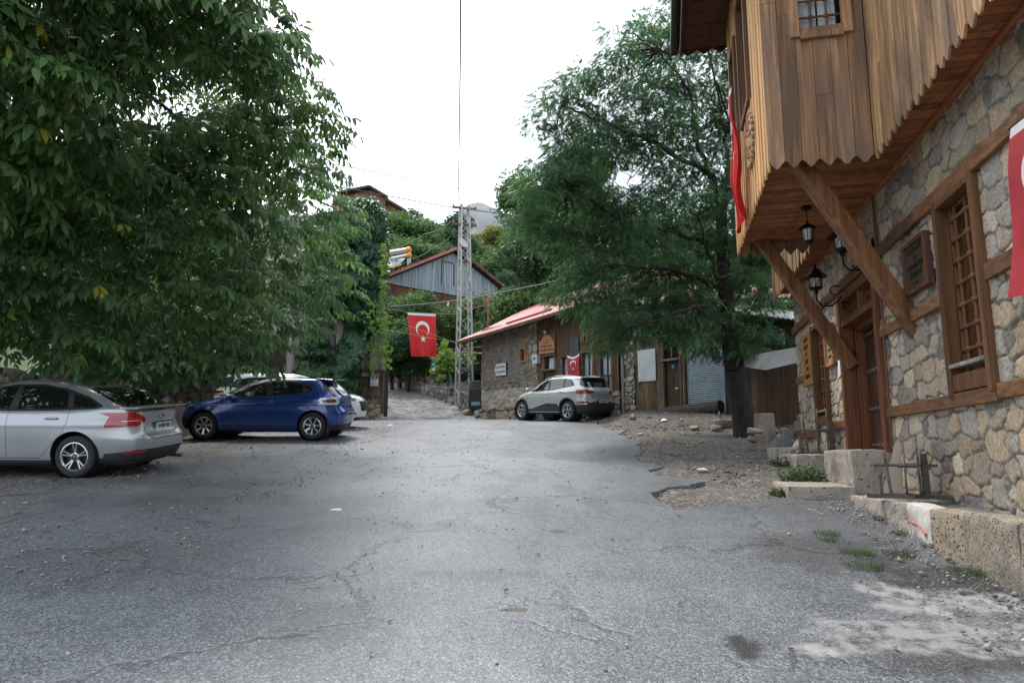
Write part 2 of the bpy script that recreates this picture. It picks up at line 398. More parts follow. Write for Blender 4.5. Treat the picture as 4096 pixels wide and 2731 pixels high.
m_locust = leafmat('locust_leaf', (.040, .112, .056), (.095, .20, .065), .42, .4, (.22, .30, .03), .4)
m_ivy = leafmat('ivy_leaf', (.028, .088, .042), (.055, .145, .048), .25, .35)
m_ivyy = leafmat('vine_leaf', (.10, .20, .02), (.22, .34, .04), .42, .5)
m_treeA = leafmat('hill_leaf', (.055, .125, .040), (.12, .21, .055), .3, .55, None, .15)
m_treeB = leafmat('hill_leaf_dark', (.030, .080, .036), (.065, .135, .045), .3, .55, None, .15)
m_treeC = leafmat('hill_leaf_sunlit', (.10, .14, .03), (.26, .27, .05), .35, .6, None, .15)  # sun on the ridge crowns is painted into this golden leaf colour
m_grass = leafmat('grass_blade', (.035, .075, .018), (.085, .13, .03), .3, .6)
def PIT(name, c1, c2, sc=26, dens=.5, dark=(.07, .06, .05), dirt=(.15, .135, .12), bump=.9):
    t = NT(name); v = t.coord(); n1 = t.noise(v, 4.5, 7, .7); n2 = t.noise(v, 30, 5, .7)
    c = t.mix(t.ramp(n1, .35, .65), c1, c2); c = t.mix(t.ramp(n2, .52, .72), c, tuple(x*.6 for x in c2)); c = t.mix(t.math('MULTIPLY', t.ramp(t.noise(v, 1.6, 5, .7), .48, .68), .75), c, dirt)
    p = t.N('TexVoronoi', {'Vector': v, 'Scale': float(sc)}); cc = t.N('SeparateColor', {0: p.outputs['Color']}); pit = t.math('MULTIPLY', t.ramp(p.outputs['Distance'], .34, .16), t.ramp(cc.outputs[0], 1-dens, 1.08-dens))
    c = t.mix(t.math('MULTIPLY', pit, .8), c, dark); h = t.math('ADD', t.math('MULTIPLY', pit, -1.5), t.math('ADD', t.math('MULTIPLY', n1, 1.2), n2))
    return t.done(t.bsdf(c, .92, 0, t.bump(h, bump, .018), .2))
m_block = PIT('pale_block_stone', (.44, .375, .31), (.30, .275, .25), 24, .35)
m_block_old = MAT('pale_block_stone', (.46, .38, .30), .85, 0, (.27, .25, .235), 3.5, bump=.9, bs=22, dirt=(.17, .15, .135), ds=2.2, dl=(.48, .7))
m_blockd = MAT('rough_block_stone', (.21, .16, .125), .92, 0, (.13, .10, .082), 5, bump=1.0, bs=26, dirt=(.09, .075, .065), ds=2.5, dl=(.5, .7))
m_concrete = MAT('concrete_top', (.24, .235, .225), .9, 0, (.15, .145, .14), 3, bump=.6, bs=25)
m_cloth = MAT('canvas', (.46, .45, .44), .85, 0, (.36, .35, .345), 2.5)
def vor(a, z, cell, seed, warp=.25, jit=.8):
    """irregular coursed stones: returns edge distance measure and 4 random numbers per stone"""
    sh = a.shape
    p = np.stack([a/cell[0], z/cell[1]], -1)
    p = p+(np.stack([fbm(p*1.1, 3, seed), fbm(p*1.1+31, 3, seed+5)], -1)-.5)*warp*2
    iz = np.floor(p[..., 1]); F1 = np.full(sh, 9.); F2 = np.full(sh, 9.); bi = np.zeros(sh); bj = np.zeros(sh)
    zz = np.zeros(sh)
    for dj in (-1, 0, 1):
        j = iz+dj
        shift = _h(j, zz, zz, seed+17)*1.0
        ia = np.floor(p[..., 0]+shift)
        for di in (-2, -1, 0, 1, 2):
            i = ia+di
            cx = i+.5+(_h(i, j, zz, seed)-.5)*jit-shift; cy = j+.5+(_h(i, j, zz+1, seed)-.5)*jit*.7
            w = _h(i, j, zz+2, seed)*.32
            dx = np.abs(p[..., 0]-cx); dy = np.abs(p[..., 1]-cy)
            d = (dx**4.0+dy**4.0)**(1/4.0)-w
            c = d < F1
            F2 = np.where(c, F1, np.minimum(F2, d)); bi = np.where(c, i, bi); bj = np.where(c, j, bj); F1 = np.where(c, d, F1)
    r = [_h(bi, bj, zz+k, seed+3) for k in (3, 4, 5, 6)]
    return F2-F1, r
PAL_R = [(.47, .37, .26), (.44, .35, .26), (.47, .41, .33), (.36, .325, .28), (.31, .285, .25), (.50, .42, .32), (.41, .31, .225), (.40, .36, .31), (.36, .305, .245), (.44, .35, .255)]
PAL_G = [(.30, .25, .19), (.22, .20, .18), (.34, .28, .21), (.17, .16, .15), (.27, .25, .23)]
def masonry(name, Pf, nrm, a0, a1, z0, z1, res, cell, relief=.03, pal=PAL_R, mortar=(.15, .145, .138), holes=(), seed=1, parent=None, gap=(.05, .20), mat=None, chips=.16, org=None, topj=0, warp=.25):
    na = max(2, int((a1-a0)/res)); nz = max(2, int((z1-z0)/res))
    A, Z = np.meshgrid(np.linspace(a0, a1, na+1), np.linspace(z0, z1, nz+1), indexing='ij')
    e, r = vor(A, Z, cell, seed, warp)
    m = sst(gap[0], gap[1], e)
    m = np.where(r[3] < chips, m*.25, m)
    pal_ = np.array(pal)*(np.array((1.0, .975, .945)) if pal is PAL_R else 1); k = np.minimum((r[0]*len(pal)).astype(int), len(pal)-1)
    c = pal_[k]*(.78+.4*r[1][..., None])
    # small chinking stones in the mortar
    e2, r2 = vor(A, Z, (.075, .055), seed+50, .35)
    m2 = sst(.08, .3, e2)*(r2[0] > .45)*(1-m)
    mor = np.array(mortar)*(.8+.4*fbm(np.stack([A, Z], -1)*6, 3, seed)[..., None])
    c2 = pal_[np.minimum((r2[1]*len(pal)).astype(int), len(pal)-1)]*.7
    col = mor*(1-m2[..., None]*.8)+c2*m2[..., None]*.8
    col = col*(1-m[..., None])+c*m[..., None]
    h = relief*(m*(.65+.6*r[2])+.35*m2)+relief*.9*(fbm(np.stack([A, Z], -1)*9, 4, seed+9)-.5)*m+relief*.5*(fbm(np.stack([A, Z], -1)*30, 2, seed+2)-.5)
    P0 = Pf(A, Z); V = P0+h[..., None]*np.asarray(nrm)
    if topj:   # ragged top: lower top rows by stone random
        V[..., 2] -= (sst(z1-.45, z1, Z)*topj*(vnoise(np.stack([A*2.6, A*0], -1), seed)))
    idx = np.arange((na+1)*(nz+1)).reshape(na+1, nz+1)
    F = np.stack([idx[:-1, :-1], idx[1:, :-1], idx[1:, 1:], idx[:-1, 1:]], -1).reshape(-1, 4)
    ca = (A[:-1, :-1]+A[1:, 1:])/2; cz = (Z[:-1, :-1]+Z[1:, 1:])/2; keep = np.ones(ca.shape, bool)
    for h0, h1, g0, g1 in holes: keep &= ~((ca > h0) & (ca < h1) & (cz > g0) & (cz < g1))
    F = F[keep.ravel()]
    n = np.cross(P0[1, 0]-P0[0, 0], P0[0, 1]-P0[0, 0])
    if n@np.asarray(nrm) < 0: F = F[:, ::-1]
    return bulk(name, V.reshape(-1, 3), F, mat or m_stone, parent, vcol=col.reshape(-1, 3), smooth=True, org=org)
def frP(fr, o=0):
    def f(A, Z):
        xy = fr.o+A[..., None]*fr.d-fr.n*o
        return np.concatenate([xy, Z[..., None]], -1)
    return f
def lineP(p, q):
    p = np.array(p[:2], float); q = np.array(q[:2], float); d = (q-p)/np.linalg.norm(q-p)
    def f(A, Z): return np.concatenate([p+A[..., None]*d, Z[..., None]], -1)
    return f, np.linalg.norm(q-p), d
# ---------- the ground: one sheet to the horizon
def axis(parts):
    out = []
    for a, b, s in parts: out.append(np.arange(a, b, s))
    return np.concatenate(out)
xs = axis([(-1500, -200, 100), (-200, -40, 12), (-40, -14, 2), (-14, 12, .16), (12, 40, 2), (40, 200, 12), (200, 1501, 100)])
ys = axis([(-300, -20, 40), (-20, 0, 4), (0, 30, .16), (30, 60, .5), (60, 200, 10), (200, 1000, 50), (1000, 2401, 200)])
X_, Y_ = np.meshgrid(xs, ys, indexing='ij')
Z_ = G_(X_, Y_)
near = (Y_ < 60) & (np.abs(X_) < 15)
dirt_h = (fbm(np.stack([X_*2.2, Y_*2.2], -1), 4, 3)-.5)*.09*near
Zs = Z_+np.where(near, dirt_h-.012, 0)+np.where(~near, (fbm(np.stack([X_*.05, Y_*.05], -1), 4, 8)-.5)*4*(np.hypot(X_, Y_-20) > 60), 0)
idx = np.arange(X_.size).reshape(X_.shape)
Fg = np.stack([idx[:-1, :-1], idx[1:, :-1], idx[1:, 1:], idx[:-1, 1:]], -1).reshape(-1, 4)
g = bulk('ground', np.stack([X_, Y_, Zs], -1).reshape(-1, 3), Fg, m_dirt, smooth=True); tag(g, kind='structure')
# ---------- asphalt road and car park surface
def gz(x, y):                        # ground point under pixel
    r = ray(x, y); t = 2.0
    for i in range(600):
        t = 2+i*.1
        if 1.6+r[2]*t < float(G_(r[0]*t, r[1]*t)): break
    a, b = t-.1, t
    for i in range(12):
        c = (a+b)/2
        if 1.6+r[2]*c < float(G_(r[0]*c, r[1]*c)): b = c
        else: a = c
    return np.array((r[0]*b, r[1]*b, 1.6+r[2]*b))
redge = [gz(*p)[:2] for p in [(3400, 1990), (3250, 2000), (3130, 1992), (3000, 2000), (2900, 2018), (2790, 2040), (2690, 2052), (2650, 2020), (2600, 1985), (2640, 1968), (2760, 1955), (2845, 1934), (2800, 1922), (2700, 1918), (2640, 1905), (2610, 1890),
    (2640, 1878), (2630, 1858), (2570, 1846), (2550, 1825), (2590, 1812), (2560, 1790), (2575, 1775), (2520, 1755), (2480, 1738), (2510, 1728), (2420, 1712)]]
outline = [(6.2, -3), (6.2, 8.6), (5.2, 9.2)]+[tuple(p) for p in redge]+[(3.0, 25.8), (2.0, 26.8), (.6, 28.2), (-1.3, 30.0), (-3.2, 30.2), (-5, 28.6), (-6.5, 26.8), (-13.5, 26), (-13.5, -3)]
def inside(X, Y, poly):
    c = np.zeros(X.shape, bool); n = len(poly)
    for i in range(n):
        x0, y0 = poly[i]; x1, y1 = poly[(i+1) % n]
        if y0 == y1: continue
        t = ((y0 > Y) != (y1 > Y)) & (X < (x1-x0)*(Y-y0)/(y1-y0)+x0); c ^= t
    return c
ax_ = axis([(-14, -5, .12), (-5, 6.3, .06)]); ay_ = axis([(-3, 2.4, .5), (2.4, 16, .06), (16, 30, .1)])
RX, RY = np.meshgrid(ax_, ay_, indexing='ij')
jx = RX+(vnoise(np.stack([RX*3, RY*3], -1), 4)-.5)*.22; jy = RY+(vnoise(np.stack([RX*3, RY*3], -1), 9)-.5)*.3
ins = inside(jx, jy, outline)
big = (fbm(np.stack([RX*.5, RY*.5], -1), 3, 21)-.5)*.07
lc = -3.05+.012*(RY-4)**2*0+np.interp(RY, [3.9, 5.5, 7.5, 9.5, 12, 15, 19, 23.5, 28], [-1.6, -2.6, -2.9, -2.7, -2.75, -3.0, -3.3, -3.2, -4.2])
nz1 = fbm(np.stack([RX*1.1, RY*1.1], -1), 4, 33)
grav = sst(.7, -1.0, RX-lc+(nz1-.5)*2.6)
rough = (fbm(np.stack([RX*2.6, RY*2.6], -1), 4, 40)-.5)
RZ = G_(RX, RY)+.030+big+rough*.07*grav*(RX < -1)
def blob(px, py, rx, ry, seed, k=.5):
    p = gz(px, py); q = np.hypot((RX-p[0])/rx, (RY-p[1])/ry)
    return sst(1.15, .85, q+(fbm(np.stack([RX*6, RY*6], -1), 3, seed)-.5)*k)
wet = np.maximum(blob(2975, 2605, .085, .20, 3, .7), .0)
for b in [(2235, 2140, .09, .10, .6), (1300, 2520, .3, .35, .35), (2700, 1985, .1, .25, .3), (420, 2270, 1.1, .8, .2), (3900, 2330, .75, .42, .75), (3330, 2230, .7, .7, .4), (3800, 2620, .5, .35, .6), (1900, 2310, .5, .14, .25), (900, 1935, 1.0, .45, .25), (650, 2010, 1.6, .4, .2)]:
    wet = np.maximum(wet, blob(b[0], b[1], b[2], b[3], int(b[0]), .9)*b[4])
crust = np.maximum.reduce([blob(3800, 2420, .55, .3, 5, 1.1), blob(3510, 2370, .16, .14, 6, .8), blob(3650, 2560, .55, .3, 7, 1.3)*.8, blob(3270, 2625, .16, .10, 8, .6), blob(4040, 2560, .35, .3, 9, 1.2)*.8])
# repair patch lip bottom centre and tongue edges are real steps
lip = blob(2600, 2660, .95, .42, 77, .25)
RZ = RZ+.012*lip
mask = ins
idx = np.arange(RX.size).reshape(RX.shape)
Fr_ = np.stack([idx[:-1, :-1], idx[1:, :-1], idx[1:, 1:], idx[:-1, 1:]], -1)
keep = mask[:-1, :-1] & mask[1:, 1:] & mask[1:, :-1] & mask[:-1, 1:]
F = Fr_[keep].reshape(-1, 4)
V = np.stack([RX, RY, RZ], -1).reshape(-1, 3)
# skirt on the boundary so the slab has a thickness
ed = {}
for f in F:
    for a, b in ((f[0], f[1]), (f[1], f[2]), (f[2], f[3]), (f[3], f[0])):
        if (b, a) in ed: del ed[(b, a)]
        else: ed[(a, b)] = 1
bv = sorted({i for e in ed for i in e}); mp = {v: len(V)+k for k, v in enumerate(bv)}
V2 = V[bv].copy(); V2[:, 2] -= .12
Fs = np.array([(b, a, mp[a], mp[b]) for a, b in ed])
vc = np.stack([grav, wet, crust], -1).reshape(-1, 3)
pc = np.interp(RY, [3, 5, 8, 12, 16, 20, 25, 30], [-.35, -.2, -.1, 0, .1, .3, -.4, -1.4]); pw = np.interp(RY, [3, 8, 15, 25], [1.5, 1.9, 2.3, 3.2])
wear_sheen = np.exp(-((RX-pc)/pw)**2)*(.22+.78*sst(3.8, 13, RY))*(.55+.9*fbm(np.stack([RX*.9, RY*.45], -1), 4, 61)); wear_sheen = np.clip(wear_sheen*(1-.5*(fbm(np.stack([RX*3, RY*1.2], -1), 4, 62) > .56)), 0, 1)  # pale worn path, stronger with distance where sky sheen is painted in
wf = wear_sheen.ravel()[np.concatenate([F, Fs[:, :1].repeat(4, 1)])[:, 0]]
rd = bulk('road', np.concatenate([V, V2]), np.concatenate([F, Fs]), m_asph, tint=wf, vcol=np.concatenate([vc, vc[bv]]), smooth=True); tag(rd, kind='structure')
rd.data.set_sharp_from_angle(angle=math.radians(50))
# ---------- cobbled lane
cl = [(-1.5, 29.0), (-3.4, 28.9), (-5.4, 27.6), (-6.0, 31.5), (-6.3, 35), (-7.6, 41), (-9.6, 46.5), (-8.0, 50), (-5.4, 46), (-4.9, 42.5), (-3.6, 38.5), (-2.1, 34.5), (-1.3, 31)]
cx = np.arange(-11, 0, .12); cy = np.arange(27.5, 51, .15); CX, CY = np.meshgrid(cx, cy, indexing='ij')
ci = inside(CX+(vnoise(np.stack([CX, CY], -1)*2, 4)-.5)*.4, CY, cl)
e, r = vor(CX, CY, (.34, .22), 12, .3)
CZ = G_(CX, CY)-.03+.10*sst(28.6, 30.6, CY)+.04*sst(.02, .25, e)*(.5+r[0])+(fbm(np.stack([CX, CY], -1)*1.2, 3, 2)-.5)*.10
cc = np.array([(.16, .16, .155)])*(1+0*CX[..., None])*(.6+.8*r[1][..., None]); cc = cc*(.45+.55*sst(.02, .2, e))[..., None]
idx = np.arange(CX.size).reshape(CX.shape)
Fc = np.stack([idx[:-1, :-1], idx[1:, :-1], idx[1:, 1:], idx[:-1, 1:]], -1)[ci[:-1, :-1] & ci[1:, 1:]].reshape(-1, 4)
lane = bulk('cobbled_lane', np.stack([CX, CY, CZ], -1).reshape(-1, 3), Fc, m_stone_f, vcol=cc.reshape(-1, 3)); tag(lane, kind='structure')
# ---------- loose stones as one mass each
OCT_V = np.array([(1, 0, 0), (-1, 0, 0), (0, 1, 0), (0, -1, 0), (0, 0, 1), (0, 0, -1)], float)
OCT_F = np.array([(0, 2, 4), (2, 1, 4), (1, 3, 4), (3, 0, 4), (2, 0, 5), (1, 2, 5), (3, 1, 5), (0, 3, 5)])
def pebbles(name, pts, size, mat, kind='stuff'):
    n = len(pts); sc = size*np.exp(R.normal(0, .45, n))[:, None, None]*np.stack([R.uniform(.7, 1.4, n), R.uniform(.7, 1.3, n), R.uniform(.35, .75, n)], -1)[:, None, :]
    a = R.uniform(0, 6.28, n); c, s = np.cos(a), np.sin(a); M = np.zeros((n, 3, 3)); M[:, 0, 0] = c; M[:, 0, 1] = -s; M[:, 1, 0] = s; M[:, 1, 1] = c; M[:, 2, 2] = 1
    base = OCT_V[None]+R.normal(0, .22, (n, 6, 3))
    V = np.einsum('nij,nkj->nki', M, base*sc)+pts[:, None, :]
    F = (OCT_F[None]+6*np.arange(n)[:, None, None]).reshape(-1, 3)
    o = bulk(name, V.reshape(-1, 3), F, mat, tint=np.repeat(R.random(n), 8)); tag(o, kind=kind); return o
m_peb = MAT('pebble', (.30, .27, .245), .9, 0, (.13, .12, .115), 1.5, tint=.5, bump=.4, bs=30)
def scatter(n, poly, dens=None, lift=.0):
    P = np.array(poly); q = []
    while len(q) < n:
        x = R.uniform(P[:, 0].min(), P[:, 0].max(), n); y = R.uniform(P[:, 1].min(), P[:, 1].max(), n)
        k = inside(x, y, poly)
        if dens is not None: k &= R.random(n) < dens(x, y)
        q += list(zip(x[k], y[k]))
    q = np.array(q[:n]); return np.column_stack([q, G_(q[:, 0], q[:, 1])+lift])
dp = [(2.6, 13), (3.2, 10.4), (5.2, 10.5), (6.4, 14), (7.6, 18), (7.8, 22), (5.4, 24.2), (3.4, 24.4), (2.3, 21), (2.4, 17), (3.0, 15)]
pebbles('rubble', scatter(2000, dp, lambda x, y: .25+.75*(fbm(np.stack([x, y], -1)*.9, 2, 5) > .5), -.005), .022, m_peb)
lp = [(-2.4, 3.6), (-2.9, 8), (-3, 14), (-3.3, 24), (-11, 24), (-9, 10), (-5, 3.6)]
pebbles('loose_gravel', scatter(9000, lp, lambda x, y: .15+.85*(fbm(np.stack([x, y], -1)*.8, 3, 15) > .5), .045), .0085, m_peb)
pebbles('road_grit', scatter(3500, [(-2.5, 3.2), (-2.8, 20), (2.2, 20), (4.3, 9), (4.0, 6), (3.5, 3.2)], None, .045), .0065, m_peb)
pebbles('edge_grit', scatter(1000, [(4.6, 9.4), (4.0, 9.6), (3.2, 6), (2.6, 4.2), (3.2, 4), (4.2, 6.6), (4.35, 8)], None, .045), .010, m_peb)
def zp(x, y, z):
    r = ray(x, y); t = (z-1.6)/r[2]; return np.array((r[0]*t, r[1]*t, z))
def rbox(name, P0, ax, ay, az, mat, parent=None, n=10, amp=.012, rnd=.02, seed=0, nz=4, org=None, tagd=None):
    """rough stone block: corner P0 and three edge vectors"""
    P0, ax, ay, az = [np.asarray(v, float) for v in (P0, ax, ay, az)]
    L = [np.linalg.norm(v) for v in (ax, ay, az)]; N = [max(2, min(60, int(l/.03))) for l in L]
    V = []; F = []
    def face(o, u, v, nu, nv):
        b = len(V)
        for i in range(nu+1):
            for j in range(nv+1): V.append(o+u*i/nu+v*j/nv)
        for i in range(nu):
            for j in range(nv):
                a = b+i*(nv+1)+j; F.append((a, a+nv+1, a+nv+2, a+1))
    z3 = np.zeros(3); X = np.array((1., 0, 0)); Y = np.array((0, 1., 0)); Z = np.array((0, 0, 1.))
    face(z3, Y, X, N[1], N[0]); face(Z, X, Y, N[0], N[1]); face(z3, X, Z, N[0], N[2]); face(Y, Z, X, N[2], N[0]); face(z3, Z, Y, N[2], N[1]); face(X, Y, Z, N[1], N[2])
    U = np.array(V); Q = (U-.5)*2*np.array(L)/2           # metres from centre
    H = np.array(L)/2; inn = np.clip(Q, -(H-rnd), H-rnd); dlt = Q-inn; ln = np.linalg.norm(dlt, axis=1, keepdims=True)
    Q = inn+np.where(ln > 0, dlt/np.maximum(ln, 1e-9)*np.minimum(ln, rnd), 0)
    nr = dlt/np.maximum(ln, 1e-9)
    d = (fbm(Q*7+seed*3.1, 4, seed)-.5)*2*amp+(vnoise(Q*2.2+seed, seed+4)-.5)*amp*2
    Q = Q+nr*d[:, None]
    e = [ax/L[0], ay/L[1], az/L[2]]
    W = P0+(ax+ay+az)/2+Q[:, :1]*e[0]+Q[:, 1:2]*e[1]+Q[:, 2:]*e[2]
    F = np.array(F)
    if np.dot(np.cross(ax, ay), az) < 0: F = F[:, ::-1]
    return bulk(name, W, F, mat, parent, smooth=True, org=org)
def scalboards(mb, fr, a0, a1, o, z0, z1, w=.2, th=.025, amp=.045, sgn=1, holes=(), split=True):
    n = max(1, round((a1-a0)/w)); w = (a1-a0)/n
    for i in range(n):
        p = a0+i*w; q = p+w-.004
        t = random.random()
        oo = o+random.uniform(-.003, .003)+(.012 if i % 2 else 0)
        zj = random.uniform(-.014, .014); lows = [(p+(q-p)*k/10, z0+zj+amp*random.uniform(.93, 1.07)*math.cos(2*math.pi*k/10)) for k in range(11)]
        segs = [(lows, z1)]
        for (h0, h1, g0, g1) in holes:
            if q > h0+.01 and p < h1-.01:
                segs = [(lows, g0), ([(p, g1), (q, g1)], z1)]; break
        out = []
        for lo, top in segs:
            m = max(l[1] for l in lo)
            if split and top-m > 1.4 and random.random() < .6:
                c = random.uniform(m+.5, top-.6); out += [(lo, c-.003, t), ([(p, c), (q, c)], top, (t+random.uniform(-.3, .3)) % 1)]
            else: out.append((lo, top, t))
        for lo, top, tt in out:
            poly = [fr.P(a, oo, z) for a, z in lo]+[fr.P(q, oo, top), fr.P(p, oo, top)]
            nv = fr.P(0, th*sgn, 0)-fr.P(0, 0, 0)
            mb.prism(poly, nv, tt)
def cloth(name, Pf, n, G, L, mat, parent, marks=True, nu=24, nv=40, two=True, hoist=.035, org=None, mw=m_flagw, mk=1.0):
    """flag hanging from its hoist: Pf(u,v) -> point, u across 0..1, v down 0..1"""
    U, Vv = np.meshgrid(np.linspace(0, 1, nu+1), np.linspace(0, 1, nv+1), indexing='ij')
    P = Pf(U, Vv); idx = np.arange(U.size).reshape(U.shape)
    F = np.stack([idx[:-1, :-1], idx[1:, :-1], idx[1:, 1:], idx[:-1, 1:]], -1).reshape(-1, 4)
    k0 = (np.arange(nv)[None, :]*np.ones((nu, 1)) < hoist*nv).ravel().astype(int)
    f = bulk('field', P.reshape(-1, 3), F, [mat, mw], parent, smooth=True, mi=k0)
    if not marks: return f
    def S(u, v, s): 
        p = Pf(np.array(u), np.array(v)); return p+np.asarray(n)*.006*s
    a = np.linspace(0, 2*np.pi, 49)
    # outer circle centre .5 G down, inner circle shifted .0625 G down (towards the star)
    r0, r1, dv = .25*mk, .2*mk, .0625*mk
    def polar(c, r, an): return .5+r*np.sin(an), (c-r*np.cos(an))*G/L
    y = (r0*r0-r1*r1+dv*dv)/(2*dv); am = math.acos(max(-1, min(1, -y/r0)))  # angle from top where circles meet
    an = np.linspace(-am, am, 41)
    V = []; 
    for t in an:
        u, v = .5+r0*math.sin(t), .5-r0*math.cos(t)
        cx, cy = .5, .5+dv; dx, dy = u-cx, v-cy; l = math.hypot(dx, dy)
        V.append((u, v)); V.append((cx+dx/l*r1, cy+dy/l*r1))
    sides = (1, -1) if two else (1,)
    for s in sides:
        W = [S(u, v*G/L, s) for u, v in V]
        bulk('crescent', np.array(W), np.array([(2*i, 2*i+2, 2*i+3, 2*i+1) for i in range(40)]), mw, parent, smooth=True)
        cs = .5+.3208*mk; V2 = [(.5, cs)]
        for k in range(10):
            r = (.125 if k % 2 == 0 else .0478)*mk; t = math.pi*k/5; V2.append((.5+r*math.sin(t), cs-r*math.cos(t)))
        W = [S(u, v*G/L, s) for u, v in V2]
        bulk('star', np.array(W), np.array([(0, 1+k, 1+(k+1) % 10) for k in range(10)]), mw, parent)
    return f
# ================= the stone house on the right
hs = root('stone_house', 'stone and timber house with a projecting weathered board bay on slanted struts', 'house', FR.P(-1, 0, 1.5))
n_out = np.append(-FR.n, 0); dv = np.append(FR.d, 0); nin = -n_out
win1 = (-5.38, -4.38, 2.19, 4.2); win2 = (1.2, 2.35, 2.08, 4.0); door = (-2.12, 0.03, 1.4, 4.15)
holes = [(win1[0]+.05, win1[1]-.05, win1[2]+.05, win1[3]), (win2[0]+.05, win2[1]-.05, win2[2]+.05, win2[3]), (door[0]+.05, door[1]-.05, door[2], door[3])]
masonry('stone_wall', frP(FR), n_out, -9.0, 4.3, .3, 5.25, .0165, (.33, .22), .026, holes=holes, seed=4, parent=hs, gap=(.045, .13), chips=.08, warp=.28)
mb = MB()      # solid core behind the masonry, with the window and door recesses left open
for a0, a1, z0, z1 in ((-9, -5.33, .2, 5.2), (-4.43, -2.07, .2, 5.2), (-.02, 1.25, .2, 5.2), (2.3, 4.3, .2, 5.2)): mb.box(FR, a0, a1, -.5, -.06, z0, z1)
for a0, a1, z0, z1 in ((-5.33, -4.43, .2, 2.24), (-5.33, -4.43, 4.15, 5.2), (-2.07, -.02, .2, 1.58), (-2.07, -.02, 4.1, 5.2), (1.25, 2.3, .2, 2.13), (1.25, 2.3, 3.95, 5.2)): mb.box(FR, a0, a1, -.5, -.06, z0, z1)
mb.box(FR, -9, 4.25, -3.5, -.55, .2, 5.2)
mb.build('wall_core', m_blockd, hs)
E2 = Fr(FR.P(4.3, 0, 0)[:2], FR.n)
masonry('gable_wall', lambda A, Z: frP(E2)(A, Z), np.append(FR.d, 0), 0, 3.5, .8, 5.2, .04, (.27, .2), .03, seed=9, parent=hs)
def bm_(name, a0, a1, z0, z1, o1=.035, o0=-.05):
    o1 += .035
    mb = MB(); a = a0
    while a < a1-.01:
        b = min(a1, a+random.uniform(2.2, 3.4)); mb.box(FR, a, b-.004, o0, o1, z0+random.uniform(-.006, .006), z1+random.uniform(-.006, .006)); a = b
    return mb.build(name, m_beam, hs, bevel=.008)
bm_('tie_beam', -9, win1[0]-.02, 2.05, 2.19); bm_('tie_beam', win1[0], door[0]-.03, 2.04, 2.175, .04); bm_('tie_beam', .05, win2[0], 1.97, 2.1); bm_('tie_beam', win2[1], 4.3, 1.86, 1.99)
bm_('tie_beam', -9, win1[0]-.02, 3.14, 3.29); bm_('tie_beam', win1[1]+.01, door[0]-.03, 3.11, 3.25, .04); bm_('tie_beam', .05, win2[0]-.01, 3.08, 3.22); bm_('tie_beam', win2[1]+.01, 4.3, 3.06, 3.2)
bm_('tie_beam', -9, 4.3, 4.2, 4.35, .05)
def window(nm, w, sill=True):
    a0, a1, z0, z1 = w; mb = MB(); c = .09
    mb.box(FR, a0, a0+c, -.04, .095, z0-.06, z1+.03); mb.box(FR, a1-c, a1, -.04, .095, z0-.06, z1+.03)
    mb.box(FR, a0+c+.002, a1-c-.002, -.04, .09, z1-.07, z1+.0)
    mb.box(FR, a0+c+.002, a1-c-.002, -.04, .07, z0, z0+.17)
    i0, i1 = a0+c, a1-c
    mb.box(FR, i0-.03, i0-.002, -.46, -.045, z0+.1, z1-.05); mb.box(FR, i1+.002, i1+.03, -.46, -.045, z0+.1, z1-.05)
    mb.box(FR, i0, i1, -.46, -.045, z1-.1, z1-.072); mb.box(FR, i0, i1, -.46, -.045, z0+.14, z0+.168)
    mb.box(FR, i0, i0+.05, -.36, -.31, z0+.17, z1-.1); mb.box(FR, i1-.05, i1, -.36, -.31, z0+.17, z1-.1); mb.box(FR, (i0+i1)/2-.03, (i0+i1)/2+.03, -.36, -.31, z0+.17, z1-.1)
    f = mb.build('window', m_beamv, hs, bevel=.006)
    g = MB(); g.box(FR, i0+.02, i1-.02, -.345, -.335, z0+.17, z1-.1); g.build('pane', m_glass, f)
    if sill:
        s = MB(); s.box(FR, i0+.0, i1+.0, -.03, .10, z0+.235, z0+.275); s.build('sill', m_greyw, f, bevel=.005)
    gr = MB(); nvb = 3
    for k in range(nvb):
        a = i0+(i1-i0)*(k+.5)/nvb; gr.tube([FR.P(a, -.05, z0+.2), FR.P(a, -.05, z1-.08)], .020, 8)
    z = z0+.42
    while z < z1-.2:
        gr.tube([FR.P(i0-.01, -.05, z), FR.P(i1+.01, -.05, z)], .021, 8)
        for k in range(nvb):
            a = i0+(i1-i0)*(k+.5)/nvb; gr.tube([FR.P(a-.04, -.05, z), FR.P(a-.02, -.05, z), FR.P(a+.02, -.05, z), FR.P(a+.04, -.05, z)], [.021, .036, .036, .021], 8)
        z += .23
    gr.build('grille', m_beamv, f, smooth=True)
    return f
window('window', win1); window('window', win2)
# door
mb = MB(); a0, a1, z0, z1 = door
mb.box(FR, a0, a0+.13, -.12, .10, 1.58, z1); mb.box(FR, a1-.13, a1, -.12, .10, 1.58, z1); mb.box(FR, a0+.132, a1-.132, -.12, .065, z1-.12, z1+.02); mb.box(FR, a0+.132, a1-.132, -.2, .075, 3.60, 3.70)
mb.box(FR, (a0+a1)/2-.035, (a0+a1)/2+.035, -.1, .03, 3.70, z1-.12)
mb.box(FR, a0+.13, a0+.17, -.42, -.02, 1.58, 3.6); mb.box(FR, a1-.19, a1-.13, -.42, -.12, 1.58, 3.6); mb.box(FR, a0+.13, a1-.13, -.42, -.12, 3.52, 3.6)
dr = mb.build('door_frame', WOOD('door_frame_wood', (.19, .072, .032), (.10, .036, .017), 'z', .5, .12, .8), hs, bevel=.01)
m_stud = flat('stud_metal', (.3, .3, .3), .3, .9)
m_door = WOOD('door_wood', (.075, .032, .02), (.04, .017, .011), 'z', .5, .2, .8)
